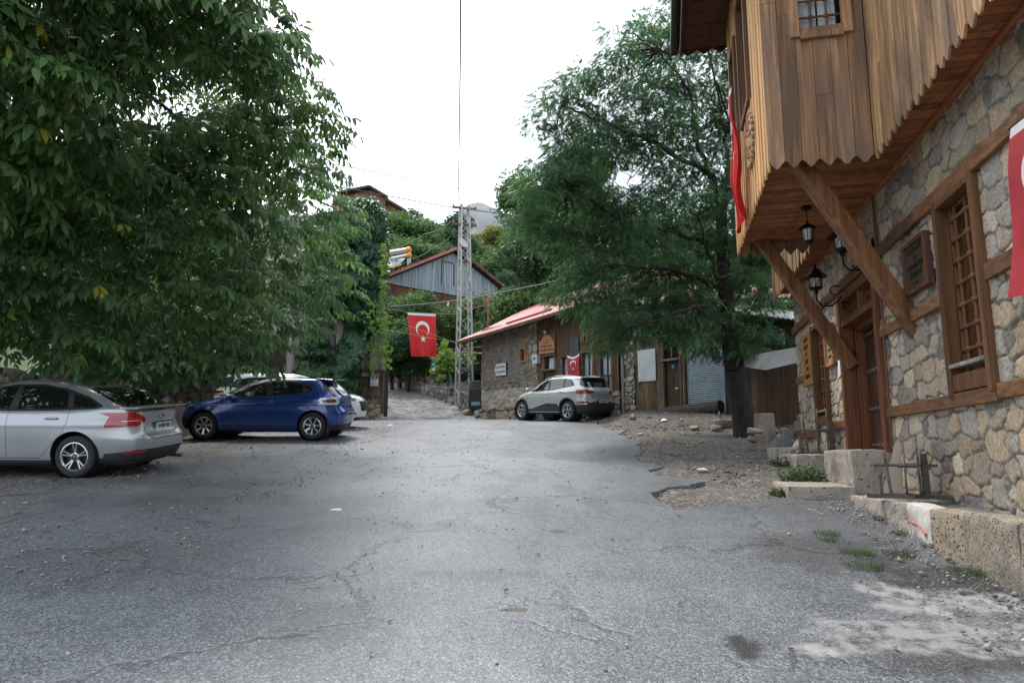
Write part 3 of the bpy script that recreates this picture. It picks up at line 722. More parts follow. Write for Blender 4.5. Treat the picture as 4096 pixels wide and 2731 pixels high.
for q0, q1 in ((a0+.175, (a0+a1)/2-.003), ((a0+a1)/2+.003, a1-.195)):
    mb = MB(); mb.box(FR, q0, q1, -.30, -.25, 1.62, 3.5)
    for zz in (1.64, 2.2, 2.8, 3.38): mb.box(FR, q0+.01, q1-.01, -.25, -.235, zz, zz+.1)
    for zz in (1.69, 2.25, 2.85, 3.43):
        for k in range(5): mb.lathe(FR.P(q0+.1+(q1-q0-.2)*k/4, -.235, zz), [(.017, 0), (.015, .006), (.008, .011), (0, .013)], 10, n_out, .5, 1)
    lf = mb.build('door', [m_door, m_stud], hs)
kn = MB(); c = FR.P((a0+a1)/2-.1, -.21, 2.75); kn.tube([c+np.array((math.sin(t)*.05*FR.d[0], math.sin(t)*.05*FR.d[1], math.cos(t)*.05)) for t in np.linspace(0, 6.28, 17)], .008, 6); kn.lathe(c+np.array((0, 0, .05)), [(.0, -.01), (.02, 0), (.02, .02), (0, .03)], 10, n_out); kn.build('door_knocker', m_iron, hs, smooth=True)
lt = MB()
for h0, h1 in ((a0+.14, (a0+a1)/2-.04), ((a0+a1)/2+.04, a1-.14)):
    for k in range(1, 7): lt.tube([FR.P(h0+(h1-h0)*k/7, -.06, 3.70), FR.P(h0+(h1-h0)*k/7, -.06, z1-.12)], .011, 6)
    for k in range(1, 3): lt.tube([FR.P(h0, -.06, 3.70+.33*k/3), FR.P(h1, -.06, 3.70+.33*k/3)], .011, 6)
lt.build('transom_lattice', m_beamv, hs)
bk = MB(); bk.box(FR, a0+.13, a1-.13, -.2, -.18, 3.70, z1-.12); bk.build('transom_pane', m_glass, hs)
# upper storey -------------------------------------------------
ZB = 4.97; ZT = 9.1; S0, S1 = -3.96, -.05; OB = 1.65; OC = .48
up = MB(); up.box(FR, -9, 4.15, -3.4, OC-.04, 5.18, ZT); up.box(FR, S0+.22, S1-.04, OC-.04, OB-.2, 5.18, ZT); up.build('upper_core', m_dark, hs)
b = MB(); scalboards(b, FR, -9, S0+.0, OC-.03, ZB, ZT, .165); b.build('jetty_boards', m_board, hs, bevel=.003)
b = MB(); scalboards(b, FR, S1, 4.15, OC-.03, ZB, ZT, .165); b.build('far_jetty_boards', m_board, hs)
FB = Fr(FR.P(S0, OB, 0)[:2], FR.n); wB = (.41, .965, 6.62, 8.1)
b = MB(); scalboards(b, FB, .0, OB-OC+.0, -.02, ZB, ZT, .2, holes=[wB]); b.build('bay_side_boards', m_boardB, hs, bevel=.003)
FB2 = Fr(FR.P(S1, OB, 0)[:2], FR.n)
b = MB(); scalboards(b, FB2, .03, OB-OC, -.03, ZB, ZT, .2, split=False); b.build('bay_far_boards', m_boardB, hs)
wA = [(-1.35, -.55, 6.0, 8.3), (-2.75, -1.75, 6.45, 8.5)]
b = MB(); scalboards(b, FR, S0+.03, S1, OB-.03, ZB, ZT, .125, amp=.04, holes=wA, split=False); b.build('bay_front_boards', m_boardA, hs, bevel=.002)
for w in wA:
    mb = MB(); a0, a1, z0, z1 = w
    mb.box(FR, a0, a0+.1, OB-.1, OB+.045, z0, z1); mb.box(FR, a1-.1, a1, OB-.1, OB+.045, z0, z1); mb.box(FR, a0+.1, a1-.1, OB-.1, OB+.04, z0, z0+.12); mb.box(FR, a0+.1, a1-.1, OB-.1, OB+.04, z1-.1, z1)
    mb.box(FR, (a0+a1)/2-.03, (a0+a1)/2+.03, OB-.09, OB-.04, z0+.12, z1-.1)
    f = mb.build('bay_window', m_beamv, hs, bevel=.006); g = MB(); g.box(FR, a0+.1, a1-.1, OB-.085, OB-.08, z0+.12, z1-.1); g.build('pane', m_wglass, f)
mb = MB(); a0, a1, z0, z1 = wB
mb.box(FB, a0-.08, a0+.03, -.05, .055, z0-.05, z1); mb.box(FB, a1-.03, a1+.08, -.05, .055, z0-.05, z1); mb.box(FB, a0+.03, a1-.03, -.02, .07, z0-.09, z0-.01); mb.box(FB, a0+.03, a1-.03, -.02, .04, z0-.002, z0+.07); mb.box(FB, a0+.03, a1-.03, -.05, .05, z1-.1, z1)
f = mb.build('bay_window', m_boardB, hs, bevel=.006)
g = MB(); g.box(FB, a0+.03, a1-.03, -.16, -.155, z0+.0, z1); g.build('pane', m_wglass, f)
g = MB(); g.box(FB, a0+.05, a0+.26, -.13, -.125, z0+.0, z1); g.box(FB, a1-.27, a1-.07, -.13, -.125, z0+.0, z1); g.build('curtain', m_curt, f)
g = MB()
for k in range(1, 3): g.tube([FB.P(a0+(a1-a0)*k/3, -.06, z0+.03), FB.P(a0+(a1-a0)*k/3, -.06, z1)], .014, 8)
zz = z0+.25
while zz < z1:
    g.tube([FB.P(a0+.02, -.06, zz), FB.P(a1-.02, -.06, zz)], .015, 8)
    for k in range(1, 3): a = a0+(a1-a0)*k/3; g.tube([FB.P(a-.04, -.06, zz), FB.P(a-.015, -.06, zz), FB.P(a+.015, -.06, zz), FB.P(a+.04, -.06, zz)], [.015, .028, .028, .015], 8)
    zz += .22
g.build('grille', m_beamv, f, smooth=True)
# soffit boards run out from the wall
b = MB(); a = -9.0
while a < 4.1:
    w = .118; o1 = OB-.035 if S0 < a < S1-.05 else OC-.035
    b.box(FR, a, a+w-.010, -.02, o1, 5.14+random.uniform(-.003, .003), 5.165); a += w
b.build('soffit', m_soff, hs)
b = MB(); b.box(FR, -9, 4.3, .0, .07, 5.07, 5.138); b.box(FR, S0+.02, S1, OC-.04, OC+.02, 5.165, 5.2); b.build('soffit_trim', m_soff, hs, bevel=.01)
def strut(p, q):
    mb = MB(); mb.beam(p, q, .185, .19, (0, 0, 1)); o = mb.build('strut', m_strut, hs, bevel=.012)
strut(FR.P(-3.66, 1.28, 5.16), FR.P(-3.28, -.06, 2.98)); strut(FR.P(-.22, 1.28, 5.16), FR.P(-.13, -.06, 2.95))
# eaves over the bay
b = MB(); b.box(FR, -4.7, .28, -.5, 2.42, ZT+.0, ZT+.05)
for k in range(14): b.box(FR, -4.7+k*.35, -4.7+k*.35+.012, 1.68, 2.40, ZT-.012, ZT-.001)
b.build('bay_eaves', m_eave, hs)
FE = Fr(FR.P(.30, 2.45, 0)[:2], FR.n); b = MB(); scalboards(b, FE, .0, 2.9, -.03, ZT-.06, ZT+.18, .3, amp=.04, split=False); b.build('fascia', m_eave, hs)
b = MB(); b.box(FR, -4.7, .3, 2.43, 2.46, ZT-.12, ZT+.14); b.build('fascia', m_eave, hs)
b = MB(); b.tube([FR.P(-4.8, 2.56, ZT+.05), FR.P(.32, 2.56, ZT+.02)], .085, 14); b.build('gutter', flat('gutter_metal', (.05, .045, .04), .35, .6), hs, smooth=True)
b = MB(); b.hexa([FR.P(-4.9, 2.5, ZT+.16), FR.P(.45, 2.5, ZT+.16), FR.P(.45, -4, ZT+1.5), FR.P(-4.9, -4, ZT+1.5), FR.P(-4.9, 2.5, ZT+.2), FR.P(.45, 2.5, ZT+.2), FR.P(.45, -4, ZT+1.55), FR.P(-4.9, -4, ZT+1.55)])
b.hexa([FR.P(-9, 1.2, ZT+.06), FR.P(4.6, 1.2, ZT+.06), FR.P(4.6, -4, ZT+1.2), FR.P(-9, -4, ZT+1.2), FR.P(-9, 1.2, ZT+.1), FR.P(4.6, 1.2, ZT+.1), FR.P(4.6, -4, ZT+1.25), FR.P(-9, -4, ZT+1.25)]); b.build('roof', m_roofr, hs)
b = MB(); b.tube([FR.P(-2.3, .06, 5.1), FR.P(-2.3, .06, 3.3), FR.P(-2.26, .06, 1.65)], .018, 8); b.build('conduit', flat('conduit_paint', (.12, .05, .03), .5), hs, smooth=True)
# carved emblem on the bay front
em = MB(); c = FR.P(-2.62, OB+.0, 5.92)
em.lathe(c, [(.0, .055), (.17, .05), (.22, .055), (.30, .03), (.33, .045), (.36, .03), (.36, 0)], 40, n_out)
for k in range(24):
    t = 2*math.pi*k/24; em.lathe(c+dv*math.cos(t)*.37+np.array((0, 0, math.sin(t)*.37)), [(0, .05), (.03, .045), (.045, .02), (.045, 0)], 8, n_out)
for k in range(8):
    t = 2*math.pi*k/8; p = c+dv*math.cos(t)*.12+np.array((0, 0, math.sin(t)*.12)); q = c+dv*math.cos(t)*.28+np.array((0, 0, math.sin(t)*.28)); em.beam(p+n_out*.05, q+n_out*.05, .05, .03, n_out)
o = em.build('carved_emblem', WOOD('carved_wood', (.42, .26, .13), (.22, .12, .06), 'z', .6, .2), None, smooth=True, org=c); tag(o, 'round carved wooden emblem fixed to the front of the bay', 'emblem')
# ---- flag on the bay front (narrow, folded, hanging from a slanted pole)
fl = root('flag', 'red flag with white crescent hanging in folds from a pole on the bay front', 'flag', FR.P(-1.9, OB+.1, 6))
b = MB(); b.tube([FR.P(-1.5, OB+.02, 6.05), FR.P(-2.45, OB+.42, 6.95)], .012, 8); b.build('pole', m_iron, fl)
b = MB(); b.tube([FR.P(-1.2, OB+.02, 6.35), FR.P(-2.15, OB+.3, 6.95)], .010, 8); b.build('spare_pole', m_iron, fl)
def Pf(U, V):
    a = -2.32+.85*V**.5*0+U*(.42+.42*V)+.12*V; o = OB+.20-.1*V+.055*np.sin(U*15+V*2)*(.4+.6*V)+.03*np.sin(V*9+U*4); z = 6.9-.55*U*(1-V)-V*(1.88+.1*np.sin(U*9))
    xy = FR.o+a[..., None]*FR.d-FR.n*o[..., None]; return np.concatenate([xy, z[..., None]], -1)
cloth('field', Pf, n_out, 1.0, 1.9, m_red, fl, True, 36, 40, hoist=.03)
# ---- flag at the right edge
fl = root('flag', 'dusty red flag with white hoist band flat against the stone wall', 'flag', FR.P(-6.5, .12, 3.6))
def Pf(U, V):
    a = -6.30-U*.86+.30*V; o = .13+.018*np.sin(U*11+V*2)*V+.02*np.sin(V*7); z = 4.20-.05*U-V*1.36
    xy = FR.o+a[..., None]*FR.d-FR.n*o[..., None]; return np.concatenate([xy, z[..., None]], -1)
cloth('field', Pf, n_out, .86, 1.30, m_redd, fl, True, 24, 30, hoist=.06)
b = MB(); b.tube([FR.P(-6.26, .13, 4.20), FR.P(-7.2, .13, 4.15)], .008, 6); b.build('cord', m_cable, fl)
# ---- plaque
pq = root('wall_plaque', 'brass plaque in a dark red wooden frame between door and barred window', 'plaque', FR.P(-3.8, 0, 3.7))
b = MB(); A0, A1, Q0, Q1 = -4.12, -3.38, 3.41, 4.02
b.box(FR, A0, A1, .02, .075, Q0, Q1); b.box(FR, A0, A1, .076, .11, Q0, Q0+.05); b.box(FR, A0, A1, .076, .11, Q1-.05, Q1); b.box(FR, A0, A0+.05, .076, .11, Q0+.05, Q1-.05); b.box(FR, A1-.05, A1, .076, .11, Q0+.05, Q1-.05); b.build('frame', m_plfr, pq, bevel=.006)
b = MB(); b.box(FR, A0+.051, A1-.051, .077, .083, Q0+.051, Q1-.051); b.build('plate', m_brass, pq)
for s_, z, sz, sx in (('APÇAĞA KÖYÜ', 3.90, .085, 1), ('ŞAİR', 3.80, .06, 1), ('AHMET KUTSİ TECER', 3.71, .082, .85), ('KÜLTÜR EVİ', 3.61, .085, 1), ('1997', 3.51, .05, 1)):
    text(s_, sz, FR.P((A0+A1)/2, .083, z), -dv, n_out, m_ink, pq, bold=.02, sx=sx*.82)
# ---- notices
nb = root('notice_board', 'orange wooden notice board beside the second barred window', 'notice board', FR.P(3.1, 0, 3.5))
a_, z_ = FR.px(3222, 1400, .06); b = MB(); b.box(FR, 2.42, 3.30, .05, .08, 2.92, 3.98); b.build('board', m_notice, nb, bevel=.005)
for k, s_ in enumerate(('APÇAĞA', 'KÜLTÜR', 'EVİ', 'KÖYÜ', 'HOŞ', 'GELDİNİZ')): text(s_, .12, FR.P(2.86, .08, 3.85-.15*k), -dv, n_out, m_iron, nb, sx=.9)
nb = root('framed_notice', 'yellowed notice in a wooden frame between the lantern and the strut', 'notice', FR.P(.8, 0, 3.5))
b = MB(); b.box(FR, .52, 1.02, .05, .075, 3.15, 3.72); b.build('sheet', MAT('old_notice', (.36, .32, .18), .7, 0, (.25, .22, .12), 8), nb)
b = MB(); b.box(FR, .46, .53, .045, .11, 3.1, 3.80); b.box(FR, 1.02, 1.08, .045, .11, 3.1, 3.80); b.box(FR, .53, 1.02, .045, .105, 3.08, 3.15); b.box(FR, .53, 1.02, .045, .105, 3.72, 3.78); b.build('frame', m_sign, nb)
for k in range(4): text('KÜLTÜR EVİ', .06, FR.P(.77, .075, 3.6-.12*k), -dv, n_out, m_ink, nb, sx=.9)
pn = root('paper_notice', 'small white paper pinned beside the wooden door post', 'paper', FR.P(.12, .09, 3.05))
b = MB(); b.hexa([FR.P(.06, .075, 2.86), FR.P(.26, .095, 2.80), FR.P(.26, .097, 2.80), FR.P(.06, .077, 2.86), FR.P(.06, .075, 3.12), FR.P(.26, .075, 3.1), FR.P(.26, .077, 3.1), FR.P(.06, .077, 3.12)]); b.build('sheet', m_paper, pn)
db = MB(); db.box(FR, -2.32, -2.22, .04, .07, 3.12, 3.34); db.box(FR, -2.3, -2.24, .07, .082, 3.2, 3.27); o = db.build('bell_box', m_sign, None, bevel=.004, org=FR.P(-2.27, .04, 3.2)); tag(o, 'small reddish wooden bell box beside the right door post', 'bell box')
# ---- lanterns
def lantern_body(mb, mg, c, s=1.0, hang=True):
    c = np.asarray(c, float)
    pr = [(.0, .33), (.012, .31), (.02, .285), (.012, .27), (.06, .245), (.085, .225), (.125, .195), (.13, .185)]
    mb.lathe(c, [(r*s, h*s) for r, h in pr], 6)
    mb.lathe(c, [(.0, .185*s), (.098*s, .185*s), (.095*s, .165*s), (.0, .165*s)], 6)
    mb.lathe(c, [(r*s, h*s) for r, h in ((.0, -.075), (.012, -.07), (.02, -.045), (.045, -.03), (.07, -.01), (.075, .0), (0, .0))], 6)
    for k in range(6):
        t = 2*math.pi*(k)/6; u = np.array((math.cos(t), math.sin(t), 0)); mb.beam(c+u*.068*s, c+u*.094*s+np.array((0, 0, .17*s)), .009*s, .009*s)
    mg.lathe(c, [(.062*s, .002), (.085*s, .165*s)], 6)
hl = root('hanging_lantern', 'black six-sided lantern hanging from the soffit under the bay', 'lantern', FR.P(-1.86, .84, 5.13))
c = FR.P(-1.86, .84, 4.62); b = MB(); g = MB(); lantern_body(b, g, c, 1.0)
b.lathe(FR.P(-1.86, .84, 5.10), [(0, .038), (.07, .036), (.075, .0), (.02, -.02), (0, -.02)], 16); b.tube([c+np.array((0, 0, .32)), FR.P(-1.86, .84, 5.1)], .006, 6)
o = b.build('body', m_iron, hl); g.build('glass', m_lantern, hl)
def wall_lantern(a, z, lab, s=1.25):
    rt = root('wall_lantern', lab, 'lantern', FR.P(a, 0, z), 'iron lanterns on scrolled wall brackets')
    b = MB(); g = MB(); c = FR.P(a, .44, z+.12)
    c = np.asarray(c)
    b.lathe(c, [(r*s, h*s) for r, h in ((0, .33), (.012, .31), (.022, .285), (.012, .27), (.05, .25), (.075, .22), (.08, .2), (.15, .15), (.155, .14), (.0, .16))], 20)
    b.lathe(c, [(r*s, h*s) for r, h in ((.085, .14), (.088, .12), (0, .12))], 20); b.lathe(c, [(r*s, h*s) for r, h in ((0, -.1), (.02, -.09), (.03, -.06), (.02, -.04), (.07, -.03), (.085, .0), (.0, .0))], 20)
    for k in range(6):
        t = 2*math.pi*k/6; u = np.array((math.cos(t), math.sin(t), 0)); t2 = t+1.05; u2 = np.array((math.cos(t2), math.sin(t2), 0)); b.tube([c+u*.082*s, c+u2*.082*s+np.array((0, 0, .13*s))], .004*s, 5); b.tube([c+u*.082*s, c+u*.084*s+np.array((0, 0, .13*s))], .004*s, 5)
    g.lathe(c, [(.07*s, .0), (.07*s, .125*s)], 20)
    pts = [FR.P(a, .02, z+.02), FR.P(a, .10, z-.1), FR.P(a, .22, z-.2), FR.P(a, .36, z-.2), FR.P(a, .44, z-.1), FR.P(a, .44, z+.0)]
    b.tube(pts, .016, 8); q = [FR.P(a, .05+.10-.10*math.cos(t)*(1-t/12), z+.04+.11*math.sin(t)*(1-t/12)) for t in np.linspace(0, 6, 20)]; b.tube(q, .012, 6)
    q = [FR.P(a, .30+.06*math.cos(t)*(1-t/10), z-.14+.06*math.sin(t)*(1-t/10)) for t in np.linspace(3.5, 9, 16)]; b.tube(q, .009, 6)
    b.box(FR, a-.03, a+.03, .03, .05, z-.28, z+.24)
    b.build('body', m_iron, rt, smooth=True); g.build('glass', m_lantern, rt, smooth=True)
wall_lantern(-.22, 4.16, 'black iron wall lantern on a scrolled bracket left of the door frame'); wall_lantern(-2.05, 4.30, 'black iron wall lantern half hidden behind the big strut above the door')
# ---- steps, blocks, bench
def sb(name, lab, cat, a0, a1, o0, o1, z0, z1, mat=m_block, amp=.022, rnd=.03, seed=1, group=None):
    P = FR.P(a0, o0, z0); o = rbox(name, P, FR.P(a1, o0, z0)-P, FR.P(a0, o1, z0)-P, np.array((0, 0, z1-z0)), mat, None, amp=amp, rnd=rnd, seed=seed, org=P)
    tag(o, lab, cat, group); return o
sb('door_block', 'tall pale stone block standing as top step before the door', 'step', -2.1, -.35, .03, .53, .7, 1.6, seed=3)
sb('low_step', 'lowest and widest grey stone step before the door', 'step', -2.38, -1.05, .56, 1.42, .6, 1.14, m_block, .02, .03, seed=5)
sb('masonry_bench', 'pale stone seat left of the door carrying the smaller spinning wheel', 'bench', .12, 2.0, .03, .86, .9, 1.53, seed=7)
sb('masonry_bench', 'farthest pale stone seat block under the second barred window', 'bench', 2.06, 3.0, .05, .95, 1.1, 1.66, seed=8)
bw = root('stone_bench', 'low bench of pitted limestone blocks along the foot of the house', 'bench', (4.3, 7, .9))
jt = [(3400, 2008, 1990), (3455, 2040, 1984), (3545, 2095, 2003), (3637, 2136, 2016), (3731, 2198, 2034), (3871, 2266, 2057), (4096, 2409, 2078)]
tp = []; tzs = []
for x, yb, yt in jt:
    q = gz(x, yb)
    r = ray(x, yt); tp.append(q[:2]); tzs.append(1.6+r[2]/r[1]*q[1])
for k in (1.4, 1.2): tp.append(tp[-1]+(tp[-1]-tp[-2])/np.linalg.norm(tp[-1]-tp[-2])*k); tzs.append(tzs[-1])
nm = []
for i in range(len(tp)-1):
    p, q = tp[i], tp[i+1]; d = q-p; L = np.linalg.norm(d); d = d/L; n2 = np.array((-d[1], d[0]))
    if n2[0] < 0: n2 = -n2
    mt = m_block
    if i == 3: mt = MAT('whitewashed_stone', (.56, .54, .50), .85, 0, (.40, .37, .33), 4, bump=.9, bs=20, dirt=(.25, .22, .19), ds=3.5, dl=(.5, .7))
    elif i in (4,): mt = PIT('pitted_stone', (.42, .345, .26), (.30, .235, .17), 22, .6, (.05, .04, .03), bump=1.0)
    elif i in (5, 6, 7): mt = PIT('rough_pitted_stone', (.38, .33, .26), (.24, .205, .165), 40, .75, (.10, .085, .07), (.16, .15, .135), 1.0)
    rbox('block', np.array((p[0], p[1], .25)), np.array((*(d*(L-.008)), 0)), np.array((*(n2*.22), 0)), np.array((0, 0, (tzs[i]+tzs[i+1])/2-.25)), mt, bw, amp=.02 if i > 2 else .025, rnd=.022, seed=20+i)
poly = [np.array((*(t+np.array((.05, 0))), z_-.02)) for t, z_ in zip(tp, tzs)]; wl = [FR.P((t-FR.o)@FR.d, -.02, z_-.02) for t, z_ in zip(tp, tzs)]
b = MB()
for i in range(len(tp)-1): b.hexa([poly[i]-(0, 0, .2), wl[i]-(0, 0, .2), wl[i+1]-(0, 0, .2), poly[i+1]-(0, 0, .2), poly[i], wl[i], wl[i+1], poly[i+1]], .5)
b.build('top_slab', m_concrete, bw)
# red painted arrow on the whitewashed block
p, q = tp[3], tp[4]; d = np.array((*(q-p), 0)); L = np.linalg.norm(d); d /= L; no = np.array((d[1], -d[0], 0)); no = -no if no[0] > 0 else no
ar = MB(); P_ = lambda u, z: np.array((p[0], p[1], 0))+d*u*L+no*.010+np.array((0, 0, z))
tb_ = (tzs[3]+tzs[4])/2-.165
pts = [P_(u, tb_+z) for u, z in ((.10, .01), (.25, .0), (.42, -.005), (.55, -.01), (.68, -.035), (.80, -.07), (.86, -.08))]
ar.tube(pts, [.009, .012, .014, .012, .012, .018, .022], 8); ar.tube([P_(.12, tb_+.09), P_(.10, tb_+.01), P_(.13, tb_-.06), P_(.2, tb_-.15)], [.003, .006, .005, .002], 6)
ar.build('painted_arrow', MAT('red_paint', (.50, .10, .08), .8, 0, (.40, .12, .10), 30), bw)
# ================= reading room and shed row across the road (frame FS; a grows to the far left)
nS = np.append(-FS.n, 0); dS = np.append(FS.d, 0)
rr = root('reading_room', 'low rubble and brown boarded building with a pink metal roof behind the parked silver suv', 'building', FS.P(3.5, 0, 2.8))
def ez(a): return 7.22-.072*(a-.64)
PAL_D = [(.20, .18, .155), (.23, .21, .185), (.17, .155, .14), (.26, .22, .17), (.36, .24, .14)]
PAL_L = [(.42, .37, .30), (.37, .33, .275), (.46, .41, .34), (.33, .30, .26)]
masonry('base_course', frP(FS), nS, 3.72, 7.62, 2.5, 3.52, .03, (.75, .55), .09, pal=[(.30, .24, .18), (.36, .29, .21), (.26, .22, .18)], mortar=(.07, .06, .05), seed=31, parent=rr, gap=(.03, .14))
masonry('lower_wall', frP(FS, -.05), nS, 3.72, 7.6, 3.5, 4.42, .03, (.34, .30), .045, pal=PAL_L, mortar=(.36, .32, .27), seed=32, parent=rr, gap=(.0, .3), warp=.6)
masonry('middle_wall', frP(FS, .0), nS, 3.72, 7.6, 4.40, 5.22, .03, (.20, .17), .05, pal=PAL_D, mortar=(.19, .175, .155), seed=33, parent=rr, gap=(.0, .3), warp=.7)
masonry('upper_wall', frP(FS, -.04), nS, 3.72, 7.6, 5.20, 7.3, .03, (.26, .22), .05, pal=PAL_D, mortar=(.20, .185, .165), seed=34, parent=rr, gap=(.0, .3), holes=[(4.55, 4.92, 5.45, 6.12)], warp=.7)
masonry('quoin', frP(FS, .03), nS, 3.76, 4.25, 4.9, 7.2, .03, (.4, .34), .06, pal=[(.34, .28, .21), (.28, .23, .18)], mortar=(.12, .11, .1), seed=35, parent=rr, gap=(.03, .16))
b = MB(); b.box(FS, -.85, 7.5, -7.5, -.35, 2.4, 6.9); b.box(FS, 4.95, 7.5, -.35, -.08, 2.4, 6.9); b.box(FS, 3.75, 4.5, -.35, -.08, 2.4, 6.9); b.box(FS, 4.4, 5, -.35, -.08, 2.4, 5.4)
b.build('core', m_dark, rr)
b = MB(); b.box(FS, 4.55, 4.60, -.1, .06, 5.45, 6.12); b.box(FS, 4.87, 4.92, -.1, .06, 5.45, 6.12); b.box(FS, 4.6, 4.87, -.1, .055, 5.45, 5.51); b.box(FS, 4.6, 4.87, -.1, .055, 6.06, 6.12)
f = b.build('window', m_sign, rr); g = MB(); g.box(FS, 4.6, 4.87, -.14, -.12, 5.45, 6.12); g.build('pane', m_glass, f)
# boarded part
wn = {'door': (2.72, 3.46, 2.9, 4.92), 'fan': (2.72, 3.46, 5.0, 5.55), 'a': (1.45, 2.38, 3.95, 5.42), 'b': (.60, 1.26, 3.95, 5.48), 'c': (-.36, .30, 3.9, 5.48), 'sq': (.90, 1.14, 5.96, 6.46)}
b = MB(); a = -.66
while a < 3.72:
    w = .072; c = a+w/2; cuts = sorted([(h[2], h[3]) for h in wn.values() if h[0] < c < h[1]])
    z = 3.85; t = random.random(); segs = []
    for g0, g1 in cuts:
        if g0 > z: segs.append((z, g0))
        z = max(z, g1)
    segs.append((z, ez(a)+.1))
    for g0, g1 in segs: b.box(FS, a, a+w-.006, -.03, random.uniform(.0, .006), g0, g1, t)
    a += w
b.build('boarding', m_clad, rr)
b = MB(); b.box(FS, -.7, 3.74, -.34, -.035, 3.88, 3.9); 
for k, h in wn.items():
    pass
masonry('stone_footing', frP(FS, -.04), nS, -.7, 3.74, 2.4, 3.86, .03, (.34, .26), .06, pal=[(.34, .31, .27), (.26, .24, .21), (.4, .36, .3)], mortar=(.10, .095, .085), seed=36, parent=rr, holes=[(2.72, 3.46, 2.6, 3.9)])
def rwin(nm, h, cross=True, curtain=True, mat=None):
    a0, a1, z0, z1 = h; b = MB(); c = .07; mat = mat or m_shed
    b.box(FS, a0-.03, a0+c, -.14, .03, z0, z1); b.box(FS, a1-c, a1+.03, -.14, .03, z0, z1); b.box(FS, a0-.1, a1+.1, -.05, .10, z1, z1+.05); b.box(FS, a0-.1, a1+.1, -.05, .07, z0-.05, z0)
    if cross: b.box(FS, (a0+a1)/2-.02, (a0+a1)/2+.02, -.13, -.08, z0, z1); b.box(FS, a0+c, a1-c, -.14, -.06, z0+(z1-z0)*.38-.025, z0+(z1-z0)*.38+.03)
    f = b.build(nm, mat, rr); g = MB(); g.box(FS, a0, a1, -.135, -.13, z0, z1); g.build('pane', m_wglass, f)
    if curtain:
        m = a0+(a1-a0)*.5; g = MB()
        for q0, q1 in ((a0+c+.02, m-.03), (m+.03, a1-c-.02)): 
            n = 12; V = [FS.P(q0+(q1-q0)*i/n, -.125+.008*math.sin(i*2.4), z) for z in (z0+(z1-z0)*.40, z1-.02) for i in range(n+1)]; g.add(V, [(i, i+1, n+2+i, n+1+i) for i in range(n)])
        g.build('curtain', m_curt, f)
    return f
rwin('window', (1.45, 2.38, 3.95, 5.42)); rwin('window', wn['b']); rwin('window', wn['c']); rwin('window', wn['sq'], False, False); rwin('fanlight', wn['fan'], False, False)
b = MB(); b.box(FS, 2.72, 3.46, -.14, -.08, 2.75, 4.94)
for k in range(5): b.box(FS, 2.74+k*.14, 2.86+k*.14, -.08, -.07, 2.8, 4.9)
b.build('door', m_oldw, rr); g = MB(); g.box(FS, 2.8, 3.2, -.125, -.12, 5.03, 5.5); g.build('curtain', m_curt, rr)
# roof: corrugated sheet
def sheet(name, fr, a0, a1, o0, o1, zf0, zf1, mat, parent, per=.16, amp=.022, step=.02, th=.0):
    A = np.arange(a0, a1, step); T = np.linspace(0, 1, 14); AA, TT = np.meshgrid(A, T, indexing='ij')
    O = o0+(o1-o0)*TT; Z = (zf0(AA)*(1-TT)+zf1(AA)*TT)+amp*np.sin(AA*2*np.pi/per)+(vnoise(np.stack([AA*.7, TT*3], -1), 3)-.5)*.05
    xy = fr.o+AA[..., None]*fr.d-fr.n*O[..., None]; V = np.concatenate([xy, Z[..., None]], -1)
    idx = np.arange(AA.size).reshape(AA.shape); F = np.stack([idx[:-1, :-1], idx[1:, :-1], idx[1:, 1:], idx[:-1, 1:]], -1).reshape(-1, 4)
    return bulk(name, V.reshape(-1, 3), F, mat, parent, smooth=True)
zr = lambda a: np.where(np.asarray(a) > 1.8, 9.98-.07*(np.asarray(a)-1.8), 9.98+.24*(np.asarray(a)-1.8))
sheet('roof', FS, -1.9, 8.45, .85, -5, lambda a: ez(a)+.05, zr, m_roofr, rr)
sheet('roof', FS, -1.9, 8.45, -5, -10, zr, lambda a: 7.6+0*a, m_roofr, rr)
b = MB(); b.beam(FS.P(-1.9, .84, ez(-1.9)-.03), FS.P(8.4, .84, ez(8.4)-.03), .03, .13); b.beam(FS.P(8.42, .85, ez(8.4)-.02), FS.P(8.42, -5, float(zr(8.4))-.06), .03, .14)
for k in range(16): a = -1.5+k*.64; b.beam(FS.P(a, .8, ez(a)-.10), FS.P(a, -.4, ez(a)+.35), .07, .09)
b.build('eaves', m_oldw, rr)
b = MB(); b.beam(FS.P(5.6, .2, ez(5.6)+.42), FS.P(3.0, -.1, ez(3)+.55), .10, .05); b.build('roof_patch', flat('patch_red', (.30, .03, .035), .5), rr)
# attached items
sg = root('reading_room_sign', 'orange-brown carved wooden sign with an arched top on the boarded wall', 'sign', FS.P(3.15, .05, 6.0))
pts = []
for u, v in ((0, 0), (1, 0), (1, .68), (.86, .70), (.83, .80)): pts.append((u, v))
for k in range(9): t = math.pi*k/8; pts.append((.5+.30*math.cos(t), .80+.20*math.sin(t)))
for u, v in ((.17, .80), (.14, .70), (0, .68)): pts.append((u, v))
A0, A1, Q0, Q1 = 2.70, 3.60, 5.68, 6.48
b = MB(); b.prism([FS.P(A1-(A1-A0)*u, .10, Q0+(Q1-Q0)*v) for u, v in pts], -nS*.03, .5); b.build('panel', m_sign, sg)
b = MB(); b.prism([FS.P((A0+A1)/2-(A1-A0+.08)*(u-.5), .068, (Q0+Q1)/2+(Q1-Q0+.08)*(v-.5)) for u, v in ((0, 0), (1, 0), (1, .97), (0, .97))], -nS*.03, .5); b.build('backing', m_oldw, sg)
for s_, z, sz in (('PROF. DR.', 6.13, .075), ('METİN SÖZEN', 5.98, .12), ('OKUMA ODASI', 5.82, .135)): text(s_, sz, FS.P(3.15, .10, z), -dS, nS, m_ink, sg, bold=.02, sx=.85)
